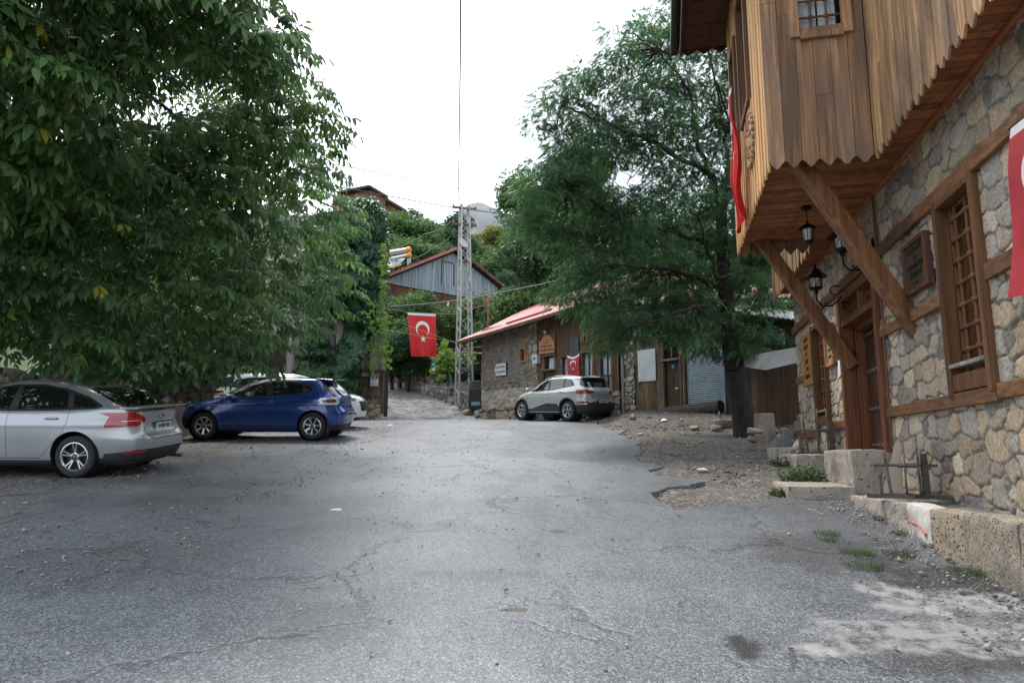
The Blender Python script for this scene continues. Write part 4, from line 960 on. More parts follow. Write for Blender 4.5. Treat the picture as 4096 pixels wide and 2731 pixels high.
ps = root('park_sign', 'white arrow-shaped park sign pointing left on the grey rubble wall', 'sign', FS.P(6.1, .1, 5.2))
for oo, k, mt, nm in ((.12, 1.0, m_offw, 'panel'), (.09, 1.07, m_ink, 'backing')):
    b = MB(); b.prism([FS.P(6.08+u*k, oo, 5.24+v*k) for u, v in ((-.34, -.28), (.30, -.28), (.44, 0), (.30, .28), (-.34, .28))], -nS*.025, .5); b.build(nm, mt, ps)
text('İHSAN SEZGİN', .115, FS.P(6.1, .12, 5.35), -dS, nS, m_ink, ps, sx=.75, bold=.01); text('KAYABAŞI PARKI', .115, FS.P(6.1, .12, 5.13), -dS, nS, m_ink, ps, sx=.72, bold=.01)
mt_ = root('meter_box', 'cream electricity meter box at the joint of rubble and boards', 'meter box', FS.P(3.7, .05, 5.4)); b = MB(); b.box(FS, 3.58, 3.86, .03, .26, 5.28, 5.66); b.build('case', m_offw, mt_, bevel=.01); b = MB(); b.box(FS, 3.68, 3.77, .262, .268, 5.44, 5.56); b.build('display', m_ink, mt_)
bl = root('bulb_lamp', 'round glass lamp on the boards above the carved wooden sign', 'lamp', FS.P(3.22, .1, 6.6)); b = MB(); b.lathe(FS.P(3.22, .02, 6.66), [(0, 0), (.05, 0), (.05, .05), (.03, .09)], 12, nS); b.build('base', m_black, bl); b = MB(); b.lathe(FS.P(3.22, .10, 6.60), [(0, -.09), (.06, -.06), (.085, 0), (.06, .07), (0, .09)], 14); b.build('bulb', flat('bulb_glass', (.5, .5, .46), .12), bl, smooth=True)
sp = root('slate_plaque', 'dark grey slate plaque hung above the small faded flag', 'plaque', FS.P(1.6, .05, 5.8)); b = MB(); b.box(FS, 1.35, 1.82, .03, .07, 5.40, 6.22); b.build('slab', MAT('slate', (.085, .095, .10), .7, 0, (.05, .055, .06), 8, bump=.8, bs=18), sp, bevel=.005)
for k in range(3): text('OKUMA ODASI', .05, FS.P(1.585, .07, 6.05-.1*k), -dS, nS, m_greyw, sp)
fl = root('flag', 'small faded red flag with crescent and star hanging under the slate plaque', 'flag', FS.P(1.55, .2, 4.9))
def Pf(U, V):
    a = 1.88-U*.66; o = .16+.02*np.sin(U*9)*V+.015*np.sin(V*6); z = 5.47-.10*np.sin(U*3.14)*(1-V)-V*1.15
    xy = FS.o+a[..., None]*FS.d-FS.n*o[..., None]; return np.concatenate([xy, z[..., None]], -1)
cloth('field', Pf, nS, .66, 1.15, m_redd, fl, True, 16, 24, hoist=.06)
b = MB(); b.tube([FS.P(a, .17, 5.0-.0+.17*(abs(a-1.5)**1.2)*.35-.12) for a in np.linspace(3.6, .7, 14)], .008, 5); o = b.build('string', flat('string_green', (.12, .25, .17), .6), None, org=FS.P(2, .17, 5)); tag(o, 'thin green string tied along the boarded front below the carved sign', 'string')
# ================= shed with tin shutter
sd = root('shed', 'scorched board shed with a plank door and ribbed tin shutter', 'shed', FS.P(-3.5, 0, 2.7))
b = MB(); b.box(FS, -.98, -.84, -.1, .10, 2.5, 6.4); b.build('corner_post', m_greyw, sd, bevel=.01)
masonry('stone_pier', frP(FS, -.02), nS, -1.44, -.98, 2.45, 6.3, .025, (.27, .22), .07, pal=[(.42, .37, .31), (.34, .31, .27), (.47, .42, .35)], mortar=(.10, .09, .08), seed=41, parent=sd)
def planks(name, a0, a1, z0, z1, mat, w=.17, o=0, holes=(), parent=sd, fr=FS, jag=.0):
    b = MB(); a = a0
    while a < a1-.01:
        q = min(a1, a+w*random.uniform(.8, 1.25)); c = (a+q)/2; z = z0-random.uniform(0, jag); t = random.random()
        for h in sorted([h for h in holes if h[0] < c < h[1]], key=lambda h: h[2]):
            if h[2] > z: b.box(fr, a, q-.006, o-.03, o+random.uniform(-.004, .006), z, h[2], t)
            z = max(z, h[3])
        if z < z1: b.box(fr, a, q-.006, o-.03, o+random.uniform(-.004, .006), z, z1, t)
        a = q
    return b.build(name, mat, parent)
planks('boarding', -3.60, -1.45, 2.62, 5.75, m_shed, holes=[(-3.42, -2.74, 2.6, 4.98), (-3.42, -2.74, 4.98, 5.6)])
m_soot = WOOD('sooty_boards', (.06, .052, .05), (.028, .026, .027), 'z', .85, .3, .9, (.09, .085, .085), (.5, .7))
planks('door', -3.42, -2.74, 2.65, 4.78, m_oldw, .16, -.12)
b = MB(); b.box(FS, -3.50, -3.42, -.13, .04, 2.65, 5.65); b.box(FS, -2.74, -2.67, -.13, .04, 2.65, 5.65); b.box(FS, -3.5, -2.66, -.1, .09, 4.78, 4.86); b.box(FS, -3.1, -3.06, -.1, -.02, 4.86, 5.6); b.box(FS, -3.62, -3.57, -.03, .06, 2.7, 5.8); b.build('door_frame', m_shed, sd)
b = MB()
for k in range(3): b.tube([FS.P(-3.42, -.04, 5.02+.18*k), FS.P(-2.74, -.04, 5.02+.18*k)], .01, 5)
b.build('window_bars', m_iron, sd); b = MB(); b.box(FS, -3.42, -2.74, -.14, -.12, 4.86, 5.6); b.build('pane', m_wglass, sd)
b = MB(); b.tube([FS.P(-3.30, -.09, 3.78), FS.P(-3.30, -.04, 3.78), FS.P(-3.18, -.04, 3.78)], .012, 6); b.build('handle', m_chrome, sd)
b = MB(); b.box(FS, -3.16, -3.03, -.09, -.075, 4.50, 4.66); np_ = b.build('number_plate', flat('plate_blue', (.03, .13, .30), .4), sd); text('3', .12, FS.P(-3.095, -.075, 4.58), -dS, nS, m_flagw, sd)
b = MB(); b.box(FS, -3.58, -3.50, .06, .10, 4.98, 5.12); b.build('door_bell', m_sign, sd)
# shutter
Zs_ = np.arange(2.86, 5.9, .0105); As = np.array([-5.36, -4.8, -4.2, -3.66]); AA, ZZ = np.meshgrid(As, Zs_, indexing='ij')
O = -.02+.016*np.sin(ZZ*2*np.pi/.066); xy = FS.o+AA[..., None]*FS.d-FS.n*O[..., None]; V = np.concatenate([xy, ZZ[..., None]], -1); idx = np.arange(AA.size).reshape(AA.shape)
bulk('shutter', V.reshape(-1, 3), np.stack([idx[:-1, :-1], idx[1:, :-1], idx[1:, 1:], idx[:-1, 1:]], -1).reshape(-1, 4), m_tin, sd, smooth=True)
b = MB(); b.box(FS, -3.68, -3.62, -.05, .05, 2.7, 5.9); b.box(FS, -5.42, -5.34, -.05, .03, 2.7, 5.9); b.box(FS, -6.0, -5.44, -.4, -.34, 2.4, 6); b.build('shutter_rail', flat('rail_brown', (.07, .03, .025), .6), sd)
b = MB(); b.box(FS, -5.34, -1.0, -5, -.16, 2.3, 6.6); b.box(FS, -7.1, -5.4, -5, -.45, 2.3, 6.2); b.build('core', m_dark, sd)
# corrugated band over the openings
A = np.arange(-5.6, -1.0, .018); T = np.array([0, 1.]); AA, TT = np.meshgrid(A, T, indexing='ij'); O = .03+.014*np.sin(AA*2*np.pi/.11); xy = FS.o+AA[..., None]*FS.d-FS.n*O[..., None]; V = np.concatenate([xy, (5.85+1.15*TT)[..., None]], -1); idx = np.arange(AA.size).reshape(AA.shape)
bulk('tin_band', V.reshape(-1, 3), np.stack([idx[:-1, :-1], idx[1:, :-1], idx[1:, 1:], idx[:-1, 1:]], -1).reshape(-1, 4), m_tin, sd, smooth=True)
planks('side_boarding', -7.1, -5.75, 2.7, 6.1, m_shed, .15, -.1, jag=.25)
b = MB(); b.beam(FS.P(-5.8, -.05, 2.95), FS.P(-7.0, -.05, 3.02), .05, .08); b.tube([FS.P(-5.9, -.06, 4.85), FS.P(-6.3, -.04, 4.8), FS.P(-6.5, -.06, 4.7)], .012, 5); b.build('rail', m_greyw, sd)
sheet('roof', FS, -6.6, -1.85, .5, -5, lambda a: 7.05+.12*(a+2), lambda a: 8.95+.40*(a+2), m_roofr, sd)
sheet('roof', FS, -9.5, -6.5, .3, -5, lambda a: 6.45+.1*(a+6.5), lambda a: 7.3+.2*(a+6.5), m_roofr, sd)
b = MB(); b.beam(FS.P(-6.6, .52, 6.5), FS.P(-1.9, .52, 7.02), .04, .12); b.build('fascia', m_white, sd)
wsh = root('white_sheet', 'blank white metal sheet nailed to the scorched shed boards', 'sheet', FS.P(-2, .04, 4.7)); b = MB(); b.box(FS, -2.42, -1.62, .03, .05, 4.12, 5.30); b.build('panel', m_offw, wsh)
lg = MB(); lg.tube([FS.P(-2.95, .42, 2.90), FS.P(-3.6, .45, 2.94), FS.P(-4.4, .48, 2.96), FS.P(-5.3, .50, 3.02)], [.17, .20, .20, .22], 14); o = lg.build('log', m_barkg, None, smooth=True, org=FS.P(-4, .45, 2.9)); tag(o, 'long weathered log lying below the ribbed tin shutter', 'log')
# ================= brown hut with its name board
bh = root('brown_hut', 'dark brown board hut with pale corrugated roof beside the stone house corner', 'hut', (8, 20, 2.1))
FH = Fr((6.95, 20.0), (1, -.02))
planks('boarding', .05, 2.2, 1.9, 5.3, WOOD('hut_boards', (.085, .045, .022), (.04, .022, .012), 'z', .75, .3, .8), .2, 0, parent=bh, fr=FH)
b = MB(); b.box(FH, -.12, .03, -.1, .10, 1.9, 5.3); b.box(FH, 2.2, 2.3, -.1, .05, 1.9, 5.3); b.build('post', m_shed, bh)
b = MB(); b.box(FH, 0, 2.2, -3, -.05, 1.9, 5.2); b.build('core', m_dark, bh)
planks('side_boarding', -.48, -.14, 2.1, 5.2, m_shed, .14, .05, parent=bh, fr=FH, jag=.2)
sheet('roof', FH, -.5, 2.6, .9, -2.5, lambda a: 5.28-.10*a, lambda a: 6.35-.05*a, m_roofw, bh, per=.14)
nb = root('name_board', 'white name board half hidden by leaves on the brown hut', 'sign', FH.P(.6, .1, 4.8)); b = MB(); b.box(FH, .20, .92, .03, .05, 4.62, 5.08); b.build('panel', m_white, nb)
fx = np.array((1, -.02, 0)); fn = np.array((-.02, -1, 0)); text('İSMAİL HAKKI', .105, FH.P(.56, .05, 4.97), fx, fn, m_ink, nb, bold=.03, sx=.78); text('YALÇINKAYA', .105, FH.P(.56, .05, 4.85), fx, fn, m_ink, nb, bold=.03, sx=.8)
b = MB(); b.box(FH, .25, .87, .051, .053, 4.66, 4.67); b.build('ruled_line', m_ink, nb)
# tarpaulin
def tp_(u, v):
    A = [at(2800, 1400, 20.2), at(2930, 1440, 19.5), at(3060, 1410, 18), at(3203, 1385, 16.2)]; B = [at(2800, 1402, 20.2), at(2950, 1462, 19.2), at(3060, 1480, 17.6), at(3206, 1447, 16.0)]
    t = u*3; i = min(2, int(t)); f = t-i; a = A[i]*(1-f)+A[i+1]*f; b_ = B[i]*(1-f)+B[i+1]*f; p = a*(1-v)+b_*v
    return p+np.array((0, .5*math.sin(v*3.14)*-.4, -.06*math.sin(v*3.14)+.03*math.sin(u*17+v*5)*math.sin(v*3.14)))
nu, nv = 40, 10; V = np.array([tp_(i/nu, j/nv) for i in range(nu+1) for j in range(nv+1)]); F = np.array([(i*(nv+1)+j, (i+1)*(nv+1)+j, (i+1)*(nv+1)+j+1, i*(nv+1)+j+1) for i in range(nu) for j in range(nv)])
tr = root('tarpaulin', 'sagging off-white canvas strung from the tree to the corner of the stone house', 'tarpaulin', at(3060, 1440, 17.8)); bulk('canvas', V, F, m_cloth, tr, smooth=True)
b = MB(); b.tube([at(2795, 1325, 20), at(2860, 1370, 19.6), at(2960, 1428, 19)], .007, 5); b.tube([at(3203, 1285, 16), at(3205, 1385, 16.1), at(3210, 1600, 15.8)], .008, 5); b.build('rope', m_cablel, tr)
# ================= cars: body is a stack of rounded outlines; windows, doors, lights are cut out of it and become parts
def crom(rows, sub=4):
    rows = np.array(rows, float); n = len(rows); out = []
    for i in range(n-1):
        p0, p1, p2, p3 = rows[max(0, i-1)], rows[i], rows[i+1], rows[min(n-1, i+2)]
        m1 = (p2-p0)/2*.8; m2 = (p3-p1)/2*.8
        for k in range(sub):
            t = k/sub; out.append((2*t**3-3*t**2+1)*p1+(t**3-2*t**2+t)*m1+(-2*t**3+3*t**2)*p2+(t**3-t**2)*m2)
    out.append(rows[-1]); return np.array(out)
def halfline(xf, xr, w, nf, nr, N=56):
    t = np.linspace(0, np.pi/2, 160); xc = xr+(xf-xr)*.48
    f = np.stack([xc+(xf-xc)*np.cos(t)**(2/nf), w*np.sin(t)**(2/nf)], -1); r = np.stack([xc-(xc-xr)*np.cos(t[::-1])**(2/nr), w*np.sin(t[::-1])**(2/nr)], -1)
    P = np.concatenate([f, r[1:]]); s = np.concatenate([[0], np.cumsum(np.linalg.norm(np.diff(P, axis=0), axis=1))]); q = np.linspace(0, s[-1], N)
    return np.stack([np.interp(q, s, P[:, 0]), np.interp(q, s, P[:, 1])], -1)
def make_car(lab, cat, spec, loc, rot, paint):
    rt = root(spec['name'], lab, cat, loc, None, rot)
    rows = crom(spec['rows']); N = 56; V = []; M = 2*N-2; axf, axr, wr, bulge = spec['axf'], spec['axr'], spec['wr'], spec.get('bulge', .02)
    for z, xf, xr, w, nf, nr in rows:
        h = halfline(xf, xr, w, nf, nr, N)
        for k in range(M):
            x, y = h[k] if k < N else h[M-k]; sgn = 1 if k < N else -1
            fl = sum(math.exp(-((x-a)**2/(.42**2)+(z-wr-.06)**2/(.30**2))) for a in (axf, axr))*bulge
            cr = spec.get('crease', .006)*math.exp(-((z-spec['cz'])**2)/.0012)
            dz = spec.get('deck', 0)
            yy = y*(1+(fl+cr)/max(w, .3)); V.append((x, sgn*yy, z+spec.get('crown', .02)*(1-(y/max(w, .01))**2)*sst(.85, 1.0, z)*(0 if z > rows[-1][0]-.02 else 1)*0))
    nr_ = len(rows); F = [(i*M+k, i*M+(k+1) % M, (i+1)*M+(k+1) % M, (i+1)*M+k) for i in range(nr_-1) for k in range(M)]
    top = len(V); xm = rows[-1][1:3].mean(); V.append((xm, 0, rows[-1][0]+.004)); F += [((nr_-1)*M+k, (nr_-1)*M+(k+1) % M, top) for k in range(M)]
    bot = len(V); V.append((0, 0, rows[0][0])); F += [((k+1) % M, k, bot) for k in range(M)]
    bm = bmesh.new(); vs = [bm.verts.new(v) for v in V]
    for f in F: bm.faces.new([vs[i] for i in f])
    bm.normal_update(); pid = bm.faces.layers.int.new('pid')
    def carve(poly, proj, test, setid=None, delete=False, only=None):
        n = len(poly); area = sum(poly[i][0]*poly[(i+1) % n][1]-poly[(i+1) % n][0]*poly[i][1] for i in range(n))
        if area < 0: poly = poly[::-1]
        ui = 0 if proj == 'side' else 1
        xs_ = [p[0] for p in poly]; zs_ = [p[1] for p in poly]; m = .15
        cand = []
        for f in bm.faces:
            c = f.calc_center_median()
            if min(xs_)-m < c[ui] < max(xs_)+m and min(zs_)-m < c.z < max(zs_)+m and test(c, f.normal) and (only is None or f[pid] in only): cand.append(f)
        for i in range(n):
            (u0, z0), (u1, z1) = poly[i], poly[(i+1) % n]; du, dz = u1-u0, z1-z0; nu_, nz_ = -dz, du     # inner side normal
            co_ = [0, 0, z0]; co_[ui] = u0; no = [0, 0, nz_]; no[ui] = nu_
            ed = {e for f in cand for e in f.edges}; ve = {v for f in cand for v in f.verts}
            r = bmesh.ops.bisect_plane(bm, geom=list(cand)+list(ed)+list(ve), plane_co=co_, plane_no=no, dist=1e-6)
            fs = [g for g in r['geom'] if isinstance(g, bmesh.types.BMFace)]
            cand = [f for f in fs if f.is_valid and (f.calc_center_median()[ui]-u0)*nu_+(f.calc_center_median().z-z0)*nz_ > 0]
        if delete: bmesh.ops.delete(bm, geom=cand, context='FACES')
        else:
            for f in cand: f[pid] = setid
        return cand
    side = lambda c, n: abs(n.y) > .35
    rear = lambda c, n: n.x < -.25 and c.x < spec['rx']
    front = lambda c, n: n.x > .2 and c.x > -.1
    ids = {'body': 0}; order = []
    def pidof(nm): 
        ids.setdefault(nm, len(ids)); return ids[nm]
    TST = {'side': side, 'rear': rear, 'front': front, 'left': lambda c, n: n.y > .35, 'right': lambda c, n: n.y < -.35}
    for k_, (nm, proj, poly) in enumerate(spec['cuts']):
        key = nm if nm in ('seam', 'rear_window', 'windscreen', 'brake_light', 'grille') else None
        if proj == 'side' and key is None:
            for pr in ('left', 'right'):
                q = '#'+pr+(str(k_) if nm in ('side_window', 'bumper_trim', 'chrome_strip') else '')
                carve(poly, 'side', TST[pr], pidof(nm+q))
        elif key is None:
            m = sum(p[0] for p in poly)/len(poly); q = '#left' if m > .05 else '#right' if m < -.05 else '#mid'
            carve(poly, 'rear', TST[proj], pidof(nm+q))
        else: carve(poly, 'side' if proj == 'side' else 'rear', TST[proj], pidof(nm))
    for k_, poly in enumerate(spec.get('doors', [])):
        for pr in ('left', 'right'): carve(poly, 'side', TST[pr], pidof(('front_door#' if k_ == 0 else 'rear_door#')+pr), only={0})
    for a in (axf, axr):
        circ = lambda r: [(a+r*math.cos(t), wr+.02+r*math.sin(t)*1.02) for t in np.linspace(0, 2*math.pi, 33)[:-1]]
        if spec.get('arch'):
            for pr in ('left', 'right'): carve(circ(spec['ra']+spec['arch']), 'side', TST[pr], pidof('wheel_arch#%s%.1f' % (pr, a)))
        carve(circ(spec['ra']), 'side', side, delete=True)
    # split by id
    names = {v: k for k, v in ids.items()}; mats = spec['mats'](paint); objs = {}
    me0 = bpy.data.meshes.new('tmp'); bm.to_mesh(me0); bm.free()
    co_ = np.zeros(len(me0.vertices)*3, np.float32); me0.vertices.foreach_get('co', co_); co_ = co_.reshape(-1, 3)
    vn = np.array([v.normal[:] for v in me0.vertices])
    pl = {}; 
    for p, v in zip(me0.polygons, me0.attributes['pid'].data): pl.setdefault(v.value, []).append(list(p.vertices))
    for pi, faces in pl.items():
        nm = names[pi].split('#')[0]; used = sorted({i for f in faces for i in f}); mp = {u: k for k, u in enumerate(used)}
        me = bpy.data.meshes.new(nm); me.from_pydata(co_[used].tolist(), [], [[mp[i] for i in f] for f in faces]); me.polygons.foreach_set('use_smooth', np.ones(len(faces), bool))
        me.normals_split_custom_set_from_vertices([tuple(v) for v in vn[used]])
        mt = mats.get(nm, paint); par = rt
        if '/' in nm: nm, pn = nm.split('/'); par = objs.get(pn, rt)
        me.name = nm; objs[nm] = link(nm, me, mt, par)
    bpy.data.meshes.remove(me0)
    # floor and wheel wells
    b = MB(); z0 = rows[0][0]; b.wbox(axr-.1, axf+.1, -.72, .72, z0+.02, z0+.12)
    for a in (axf, axr):
        for s in (1, -1):
            b.lathe((a, s*.45, wr+.02), [(0, 0), (spec['ra']+.012, 0), (spec['ra']+.012, spec['hw']-.475)], 28, (0, s, 0))
    b.build('underbody', m_black, rt)
    # wheels
    for a in (axf, axr):
        for s in (1, -1):
            t = MB(); W = .205; y0 = s*(spec['hw']-.03-W); ax = (0, s, 0); rr_ = spec['rim']
            t.lathe((a, y0, wr), [(rr_*.9, .0), (wr-.02, .0), (wr, .03), (wr, W-.03), (wr-.02, W-.004), (wr-.06, W+.002), (rr_+.012, W-.004), (rr_, W-.02), (rr_*.96, W-.06), (rr_*.96, .02)], 44, ax)
            wo = t.build('wheel', m_rub, rt, smooth=True, sharp=60)
            r = MB(); r.lathe((a, y0, wr), [(rr_+.008, W-.006), (rr_-.006, W-.002), (rr_-.02, W-.02), (rr_*.93, W-.05)], 44, ax, .5, 0)
            r.lathe((a, y0, wr), [(rr_*.93, W-.052), (rr_*.9, W-.10), (0, W-.11)], 32, ax, .5, 1)
            r.lathe((a, y0, wr), [(.065, W-.06), (.062, W-.022), (.045, W-.016)], 20, ax, .5, 0); r.lathe((a, y0, wr), [(.034, W-.02), (.03, W-.010), (0, W-.008)], 16, ax, .5, 2)
            c = Vector((a, y0, wr)); A = Vector(ax)
            for k in range(spec['nsp']):
                t0 = 2*math.pi*k/spec['nsp']+.3
                for dlt in spec['split']:
                    u = Vector((math.cos(t0+dlt*.35), 0, math.sin(t0+dlt*.35))); u2 = Vector((math.cos(t0+dlt), 0, math.sin(t0+dlt))); sw = spec['spw']; q = Vector((-u2.z, 0, u2.x))
                    p = c+u*.05+A*(W-.035); e = c+u2*(rr_-.008)+A*(W-.014); h = A*.022
                    V_ = [p-q*sw[0]-h, p+q*sw[0]-h, p+q*sw[0], p-q*sw[0], e-q*sw[1]-h, e+q*sw[1]-h, e+q*sw[1]*.8, e-q*sw[1]*.8]; r.hexa(V_, .5, 0)
            for k in range(5):
                t0 = 2*math.pi*k/5; u = Vector((math.cos(t0), 0, math.sin(t0))); r.lathe(c+u*.052, [(0, W-.01), (.008, W-.012), (.008, W-.03)], 8, ax, .5, 2)
            r.build('rim', [m_alloy, m_black, m_alloyd], wo, smooth=True, sharp=30)
    # mirrors, handles, antenna, plate
    hw = spec['hw']
    for s in (1, -1):
        mx_, mz = spec['mirror']; b = MB(); b.lathe((mx_, s*(hw-.03), mz), [(0, 0), (.07, .015), (.085, .08), (.075, .15), (.04, .19), (0, .195)], 14, (.1, s, .03)); o = b.build('mirror', mats.get('mirror', paint), rt, smooth=True)
        o.data.transform(Matrix.Translation((mx_, 0, mz)) @ Matrix.Diagonal((.62, 1, .9, 1)) @ Matrix.Translation((-mx_, 0, -mz)))
        for hx, hz in spec['handles']:
            b = MB(); y = s*(spec.get('hy', hw)-.01); b.tube([(hx+.11, y-s*.02, hz), (hx+.085, y+s*.022, hz), (hx, y+s*.03, hz+.003), (hx-.085, y+s*.022, hz), (hx-.11, y-s*.02, hz)], [.010, .015, .016, .015, .010], 8); b.build('door_handle', mats.get('door_handle', paint), rt, smooth=True)
    if spec.get('antenna'):
        x, z = spec['antenna']; b = MB(); b.hexa([(x+.10, -.03, z), (x-.07, -.03, z), (x-.07, .03, z), (x+.10, .03, z), (x-.03, -.008, z+.05), (x-.07, -.008, z+.055), (x-.07, .008, z+.055), (x-.03, .008, z+.05)])
        if spec.get('whip'): b.tube([(x-.05, 0, z+.04), (x-.26, 0, z+.16)], .004, 5)
        b.build('antenna', m_black, rt)
    if spec.get('plate'):
        px_, pz, tx, tilt = spec['plate']; pr = bpy.data.objects.new('number_plate', None)
        nrm = Vector((-math.cos(tilt), 0, math.sin(tilt))); upv = Vector((math.sin(tilt), 0, math.cos(tilt))); rdir = Vector((0, -1, 0)); c = Vector((px_, 0, pz))
        def pq(w, h, t0, t1): return [c+rdir*sx*w/2+upv*sz*h/2+nrm*t for t in (t0, t1) for sx, sz in ((-1, -1), (1, -1), (1, 1), (-1, 1))]
        b = MB(); b.hexa(pq(.54, .135, -.02, .006)); po = b.build('number_plate', m_black, rt)
        b = MB(); b.hexa(pq(.50, .108, .0062, .009)); b.build('plate_face', m_white, po)
        b = MB(); P8 = pq(.05, .108, .0092, .0108); b.hexa([p-rdir*.225 for p in P8]); b.build('blue_strip', flat('strip_blue', (.02, .08, .35), .4), po)
        text(tx, .098, np.array(c+rdir*.02+nrm*.011-upv*.002), rdir, nrm, m_ink, po, bold=.03, sx=.80, ext=.0008)
    return rt, objs
def carpaint(name, col, metal=.5, rough=.32, coat=1.0):
    t = NT(name); n = t.noise(t.coord(), 260, 2, .5); k = t.math('MULTIPLY_ADD', n, .3, .85)
    c = t.mix(1.0, col, t.N('CombineColor', {0: k, 1: k, 2: k}).outputs[0], 'MULTIPLY')
    dust = t.ramp(t.noise(t.coord(), 1.3, 5, .65), .35, .8); r = t.math('MULTIPLY_ADD', dust, .12, rough)
    return t.done(t.bsdf(c, r, metal, None, .5, coat, **{'Coat Roughness': .05}))
m_seam = flat('seam', (.006, .006, .007), .8); m_tail = flat('tail_red', (.30, .006, .010), .12, 0, .6, 1); m_taild = flat('tail_dark', (.12, .01, .012), .12, 0, .6, 1); m_clear = flat('lamp_clear', (.55, .57, .58), .08, .2, .8, 1)
m_trim = flat('grained_plastic', (.022, .024, .027), .6)
def mats0(paint): return {'side_window': m_glass, 'rear_window': m_glass, 'windscreen': m_glass, 'window_surround': m_black, 'seam': m_seam, 'tail_light': m_tail, 'tail_lamp_lens': m_clear, 'bumper_trim': m_trim, 'wheel_arch': m_trim, 'reflector': m_tail, 'brake_light': m_tail, 'headlight': flat('headlamp', (.13, .14, .15), .1, .2, .8, 1), 'grille': m_black, 'lamp_dark': m_taild, 'chrome_strip': m_chrome}
def strip(p, q, w=.006):
    dx, dz = q[0]-p[0], q[1]-p[1]; l = math.hypot(dx, dz); nx, nz = -dz/l*w/2, dx/l*w/2
    return [(p[0]+nx, p[1]+nz), (q[0]+nx, q[1]+nz), (q[0]-nx, q[1]-nz), (p[0]-nx, p[1]-nz)]
def seams(pts, w=.007, proj='side'): return [('seam', proj, strip(pts[i], pts[i+1], w)) for i in range(len(pts)-1)]
# rows: z, x front, x rear, half width, corner power front, rear
SEDAN = dict(name='sedan', hw=.91, wr=.318, axf=1.37, axr=-1.278, ra=.365, rim=.215, nsp=5, split=(-.16, .16), spw=(.010, .012), cz=.80, rx=-1.3, fx=1.2, bulge=.028, mirror=(.72, .99), handles=[(.02, .895), (-.92, .905)], hy=.905, antenna=(-1.12, 1.40), whip=True, mats=mats0,
    rows=[(.17, 2.05, -2.05, .78, 4, 4), (.22, 2.16, -2.16, .86, 4, 4.5), (.33, 2.23, -2.235, .885, 3.6, 4.6), (.47, 2.27, -2.265, .897, 3.4, 4.8), (.58, 2.25, -2.27, .905, 3.2, 4.8), (.64, 2.22, -2.21, .908, 3.2, 5), (.72, 2.14, -2.17, .91, 3.2, 5), (.82, 1.98, -2.15, .905, 3.2, 5), (.90, 1.72, -2.145, .893, 3.4, 5), (.97, 1.40, -2.14, .875, 4, 5), (1.015, 1.15, -2.10, .852, 5, 5.5), (1.05, 1.04, -2.03, .825, 5, 7), (1.09, .96, -1.89, .80, 5, 7), (1.16, .82, -1.76, .765, 5.5, 6), (1.25, .64, -1.59, .72, 5.5, 5.5), (1.33, .46, -1.40, .678, 5.5, 5.5), (1.40, .28, -1.17, .635, 5, 5), (1.455, .08, -.90, .58, 4, 4.5), (1.485, -.10, -.66, .44, 3, 3), (1.495, -.25, -.5, .2, 3, 3)],
    doors=[[(.96, .95), (.98, .75), (.90, .3), (-.20, .3), (-.19, .8), (-.21, 1.02)], [(-.23, 1.02), (-.22, .3), (-.76, .3), (-1.10, .68), (-1.17, .84), (-1.19, 1.02)]],
    cuts=[('window_surround', 'side', [(.95, 1.015), (.72, 1.165), (.36, 1.345), (-.1, 1.425), (-.6, 1.425), (-1.0, 1.36), (-1.38, 1.235), (-1.66, 1.085), (-1.58, 1.045), (-.9, 1.02)]),
    ('side_window', 'side', [(.78, 1.05), (.62, 1.165), (.32, 1.31), (.0, 1.385), (-.20, 1.395), (-.18, 1.04)]),
    ('side_window', 'side', [(-.32, 1.045), (-.28, 1.395), (-.60, 1.395), (-.95, 1.34), (-1.06, 1.29), (-1.12, 1.06)]),
    ('side_window', 'side', [(-1.20, 1.065), (-1.15, 1.275), (-1.38, 1.20), (-1.57, 1.10), (-1.52, 1.07)]),
    ('rear_window', 'rear', [(-.66, 1.065), (.66, 1.065), (.54, 1.39), (-.54, 1.39)]), ('windscreen', 'front', [(-.66, 1.03), (.66, 1.03), (.55, 1.37), (-.55, 1.37)]),
    ('bumper_trim', 'side', [(-2.4, .15), (-1.5, .15), (-1.5, .27), (-2.4, .395)]), ('bumper_trim', 'rear', [(-.80, .15), (.80, .15), (.84, .36), (.66, .405), (-.66, .405), (-.84, .36)]),
    ('bumper_trim', 'side', [(-.95, .16), (1.0, .16), (1.0, .27), (-.95, .27)]),
    ('reflector', 'rear', [(.52, .355), (.76, .345), (.74, .39), (.53, .395)]), ('reflector', 'rear', [(-.52, .355), (-.76, .345), (-.74, .39), (-.53, .395)]),
    ('tail_light', 'side', [(-1.63, .985), (-1.93, .87), (-2.4, .80), (-2.4, .955), (-2.1, .985)]), ('tail_light', 'side', [(-1.93, .87), (-2.02, .765), (-2.4, .765), (-2.4, .88)]),
    ('tail_light', 'rear', [(.42, .85), (.50, .79), (.62, .765), (.95, .762), (.95, .955), (.62, .945), (.47, .915)]), ('tail_light', 'rear', [(-.42, .85), (-.50, .79), (-.62, .765), (-.95, .762), (-.95, .955), (-.62, .945), (-.47, .915)]),
    ('tail_lamp_lens', 'rear', [(.56, .846), (.76, .846), (.76, .857), (.56, .857)]), ('tail_lamp_lens', 'rear', [(-.56, .846), (-.76, .846), (-.76, .857), (-.56, .857)]),
    ('brake_light', 'rear', [(-.16, .985), (.16, .985), (.16, 1.012), (-.16, 1.012)])]
    + seams([(-1.18, 1.02), (-1.16, .84), (-1.09, .68), (-.75, .31)]) + seams([(-.22, 1.02), (-.20, .8), (-.21, .3)]) + seams([(.98, .95), (1.0, .75), (.90, .3)]) + seams([(-.75, .30), (.90, .30)], .009)
    + seams([(.50, .77), (.46, .60), (.40, .555), (-.40, .555), (-.46, .60), (-.50, .77)], .008, 'rear'))
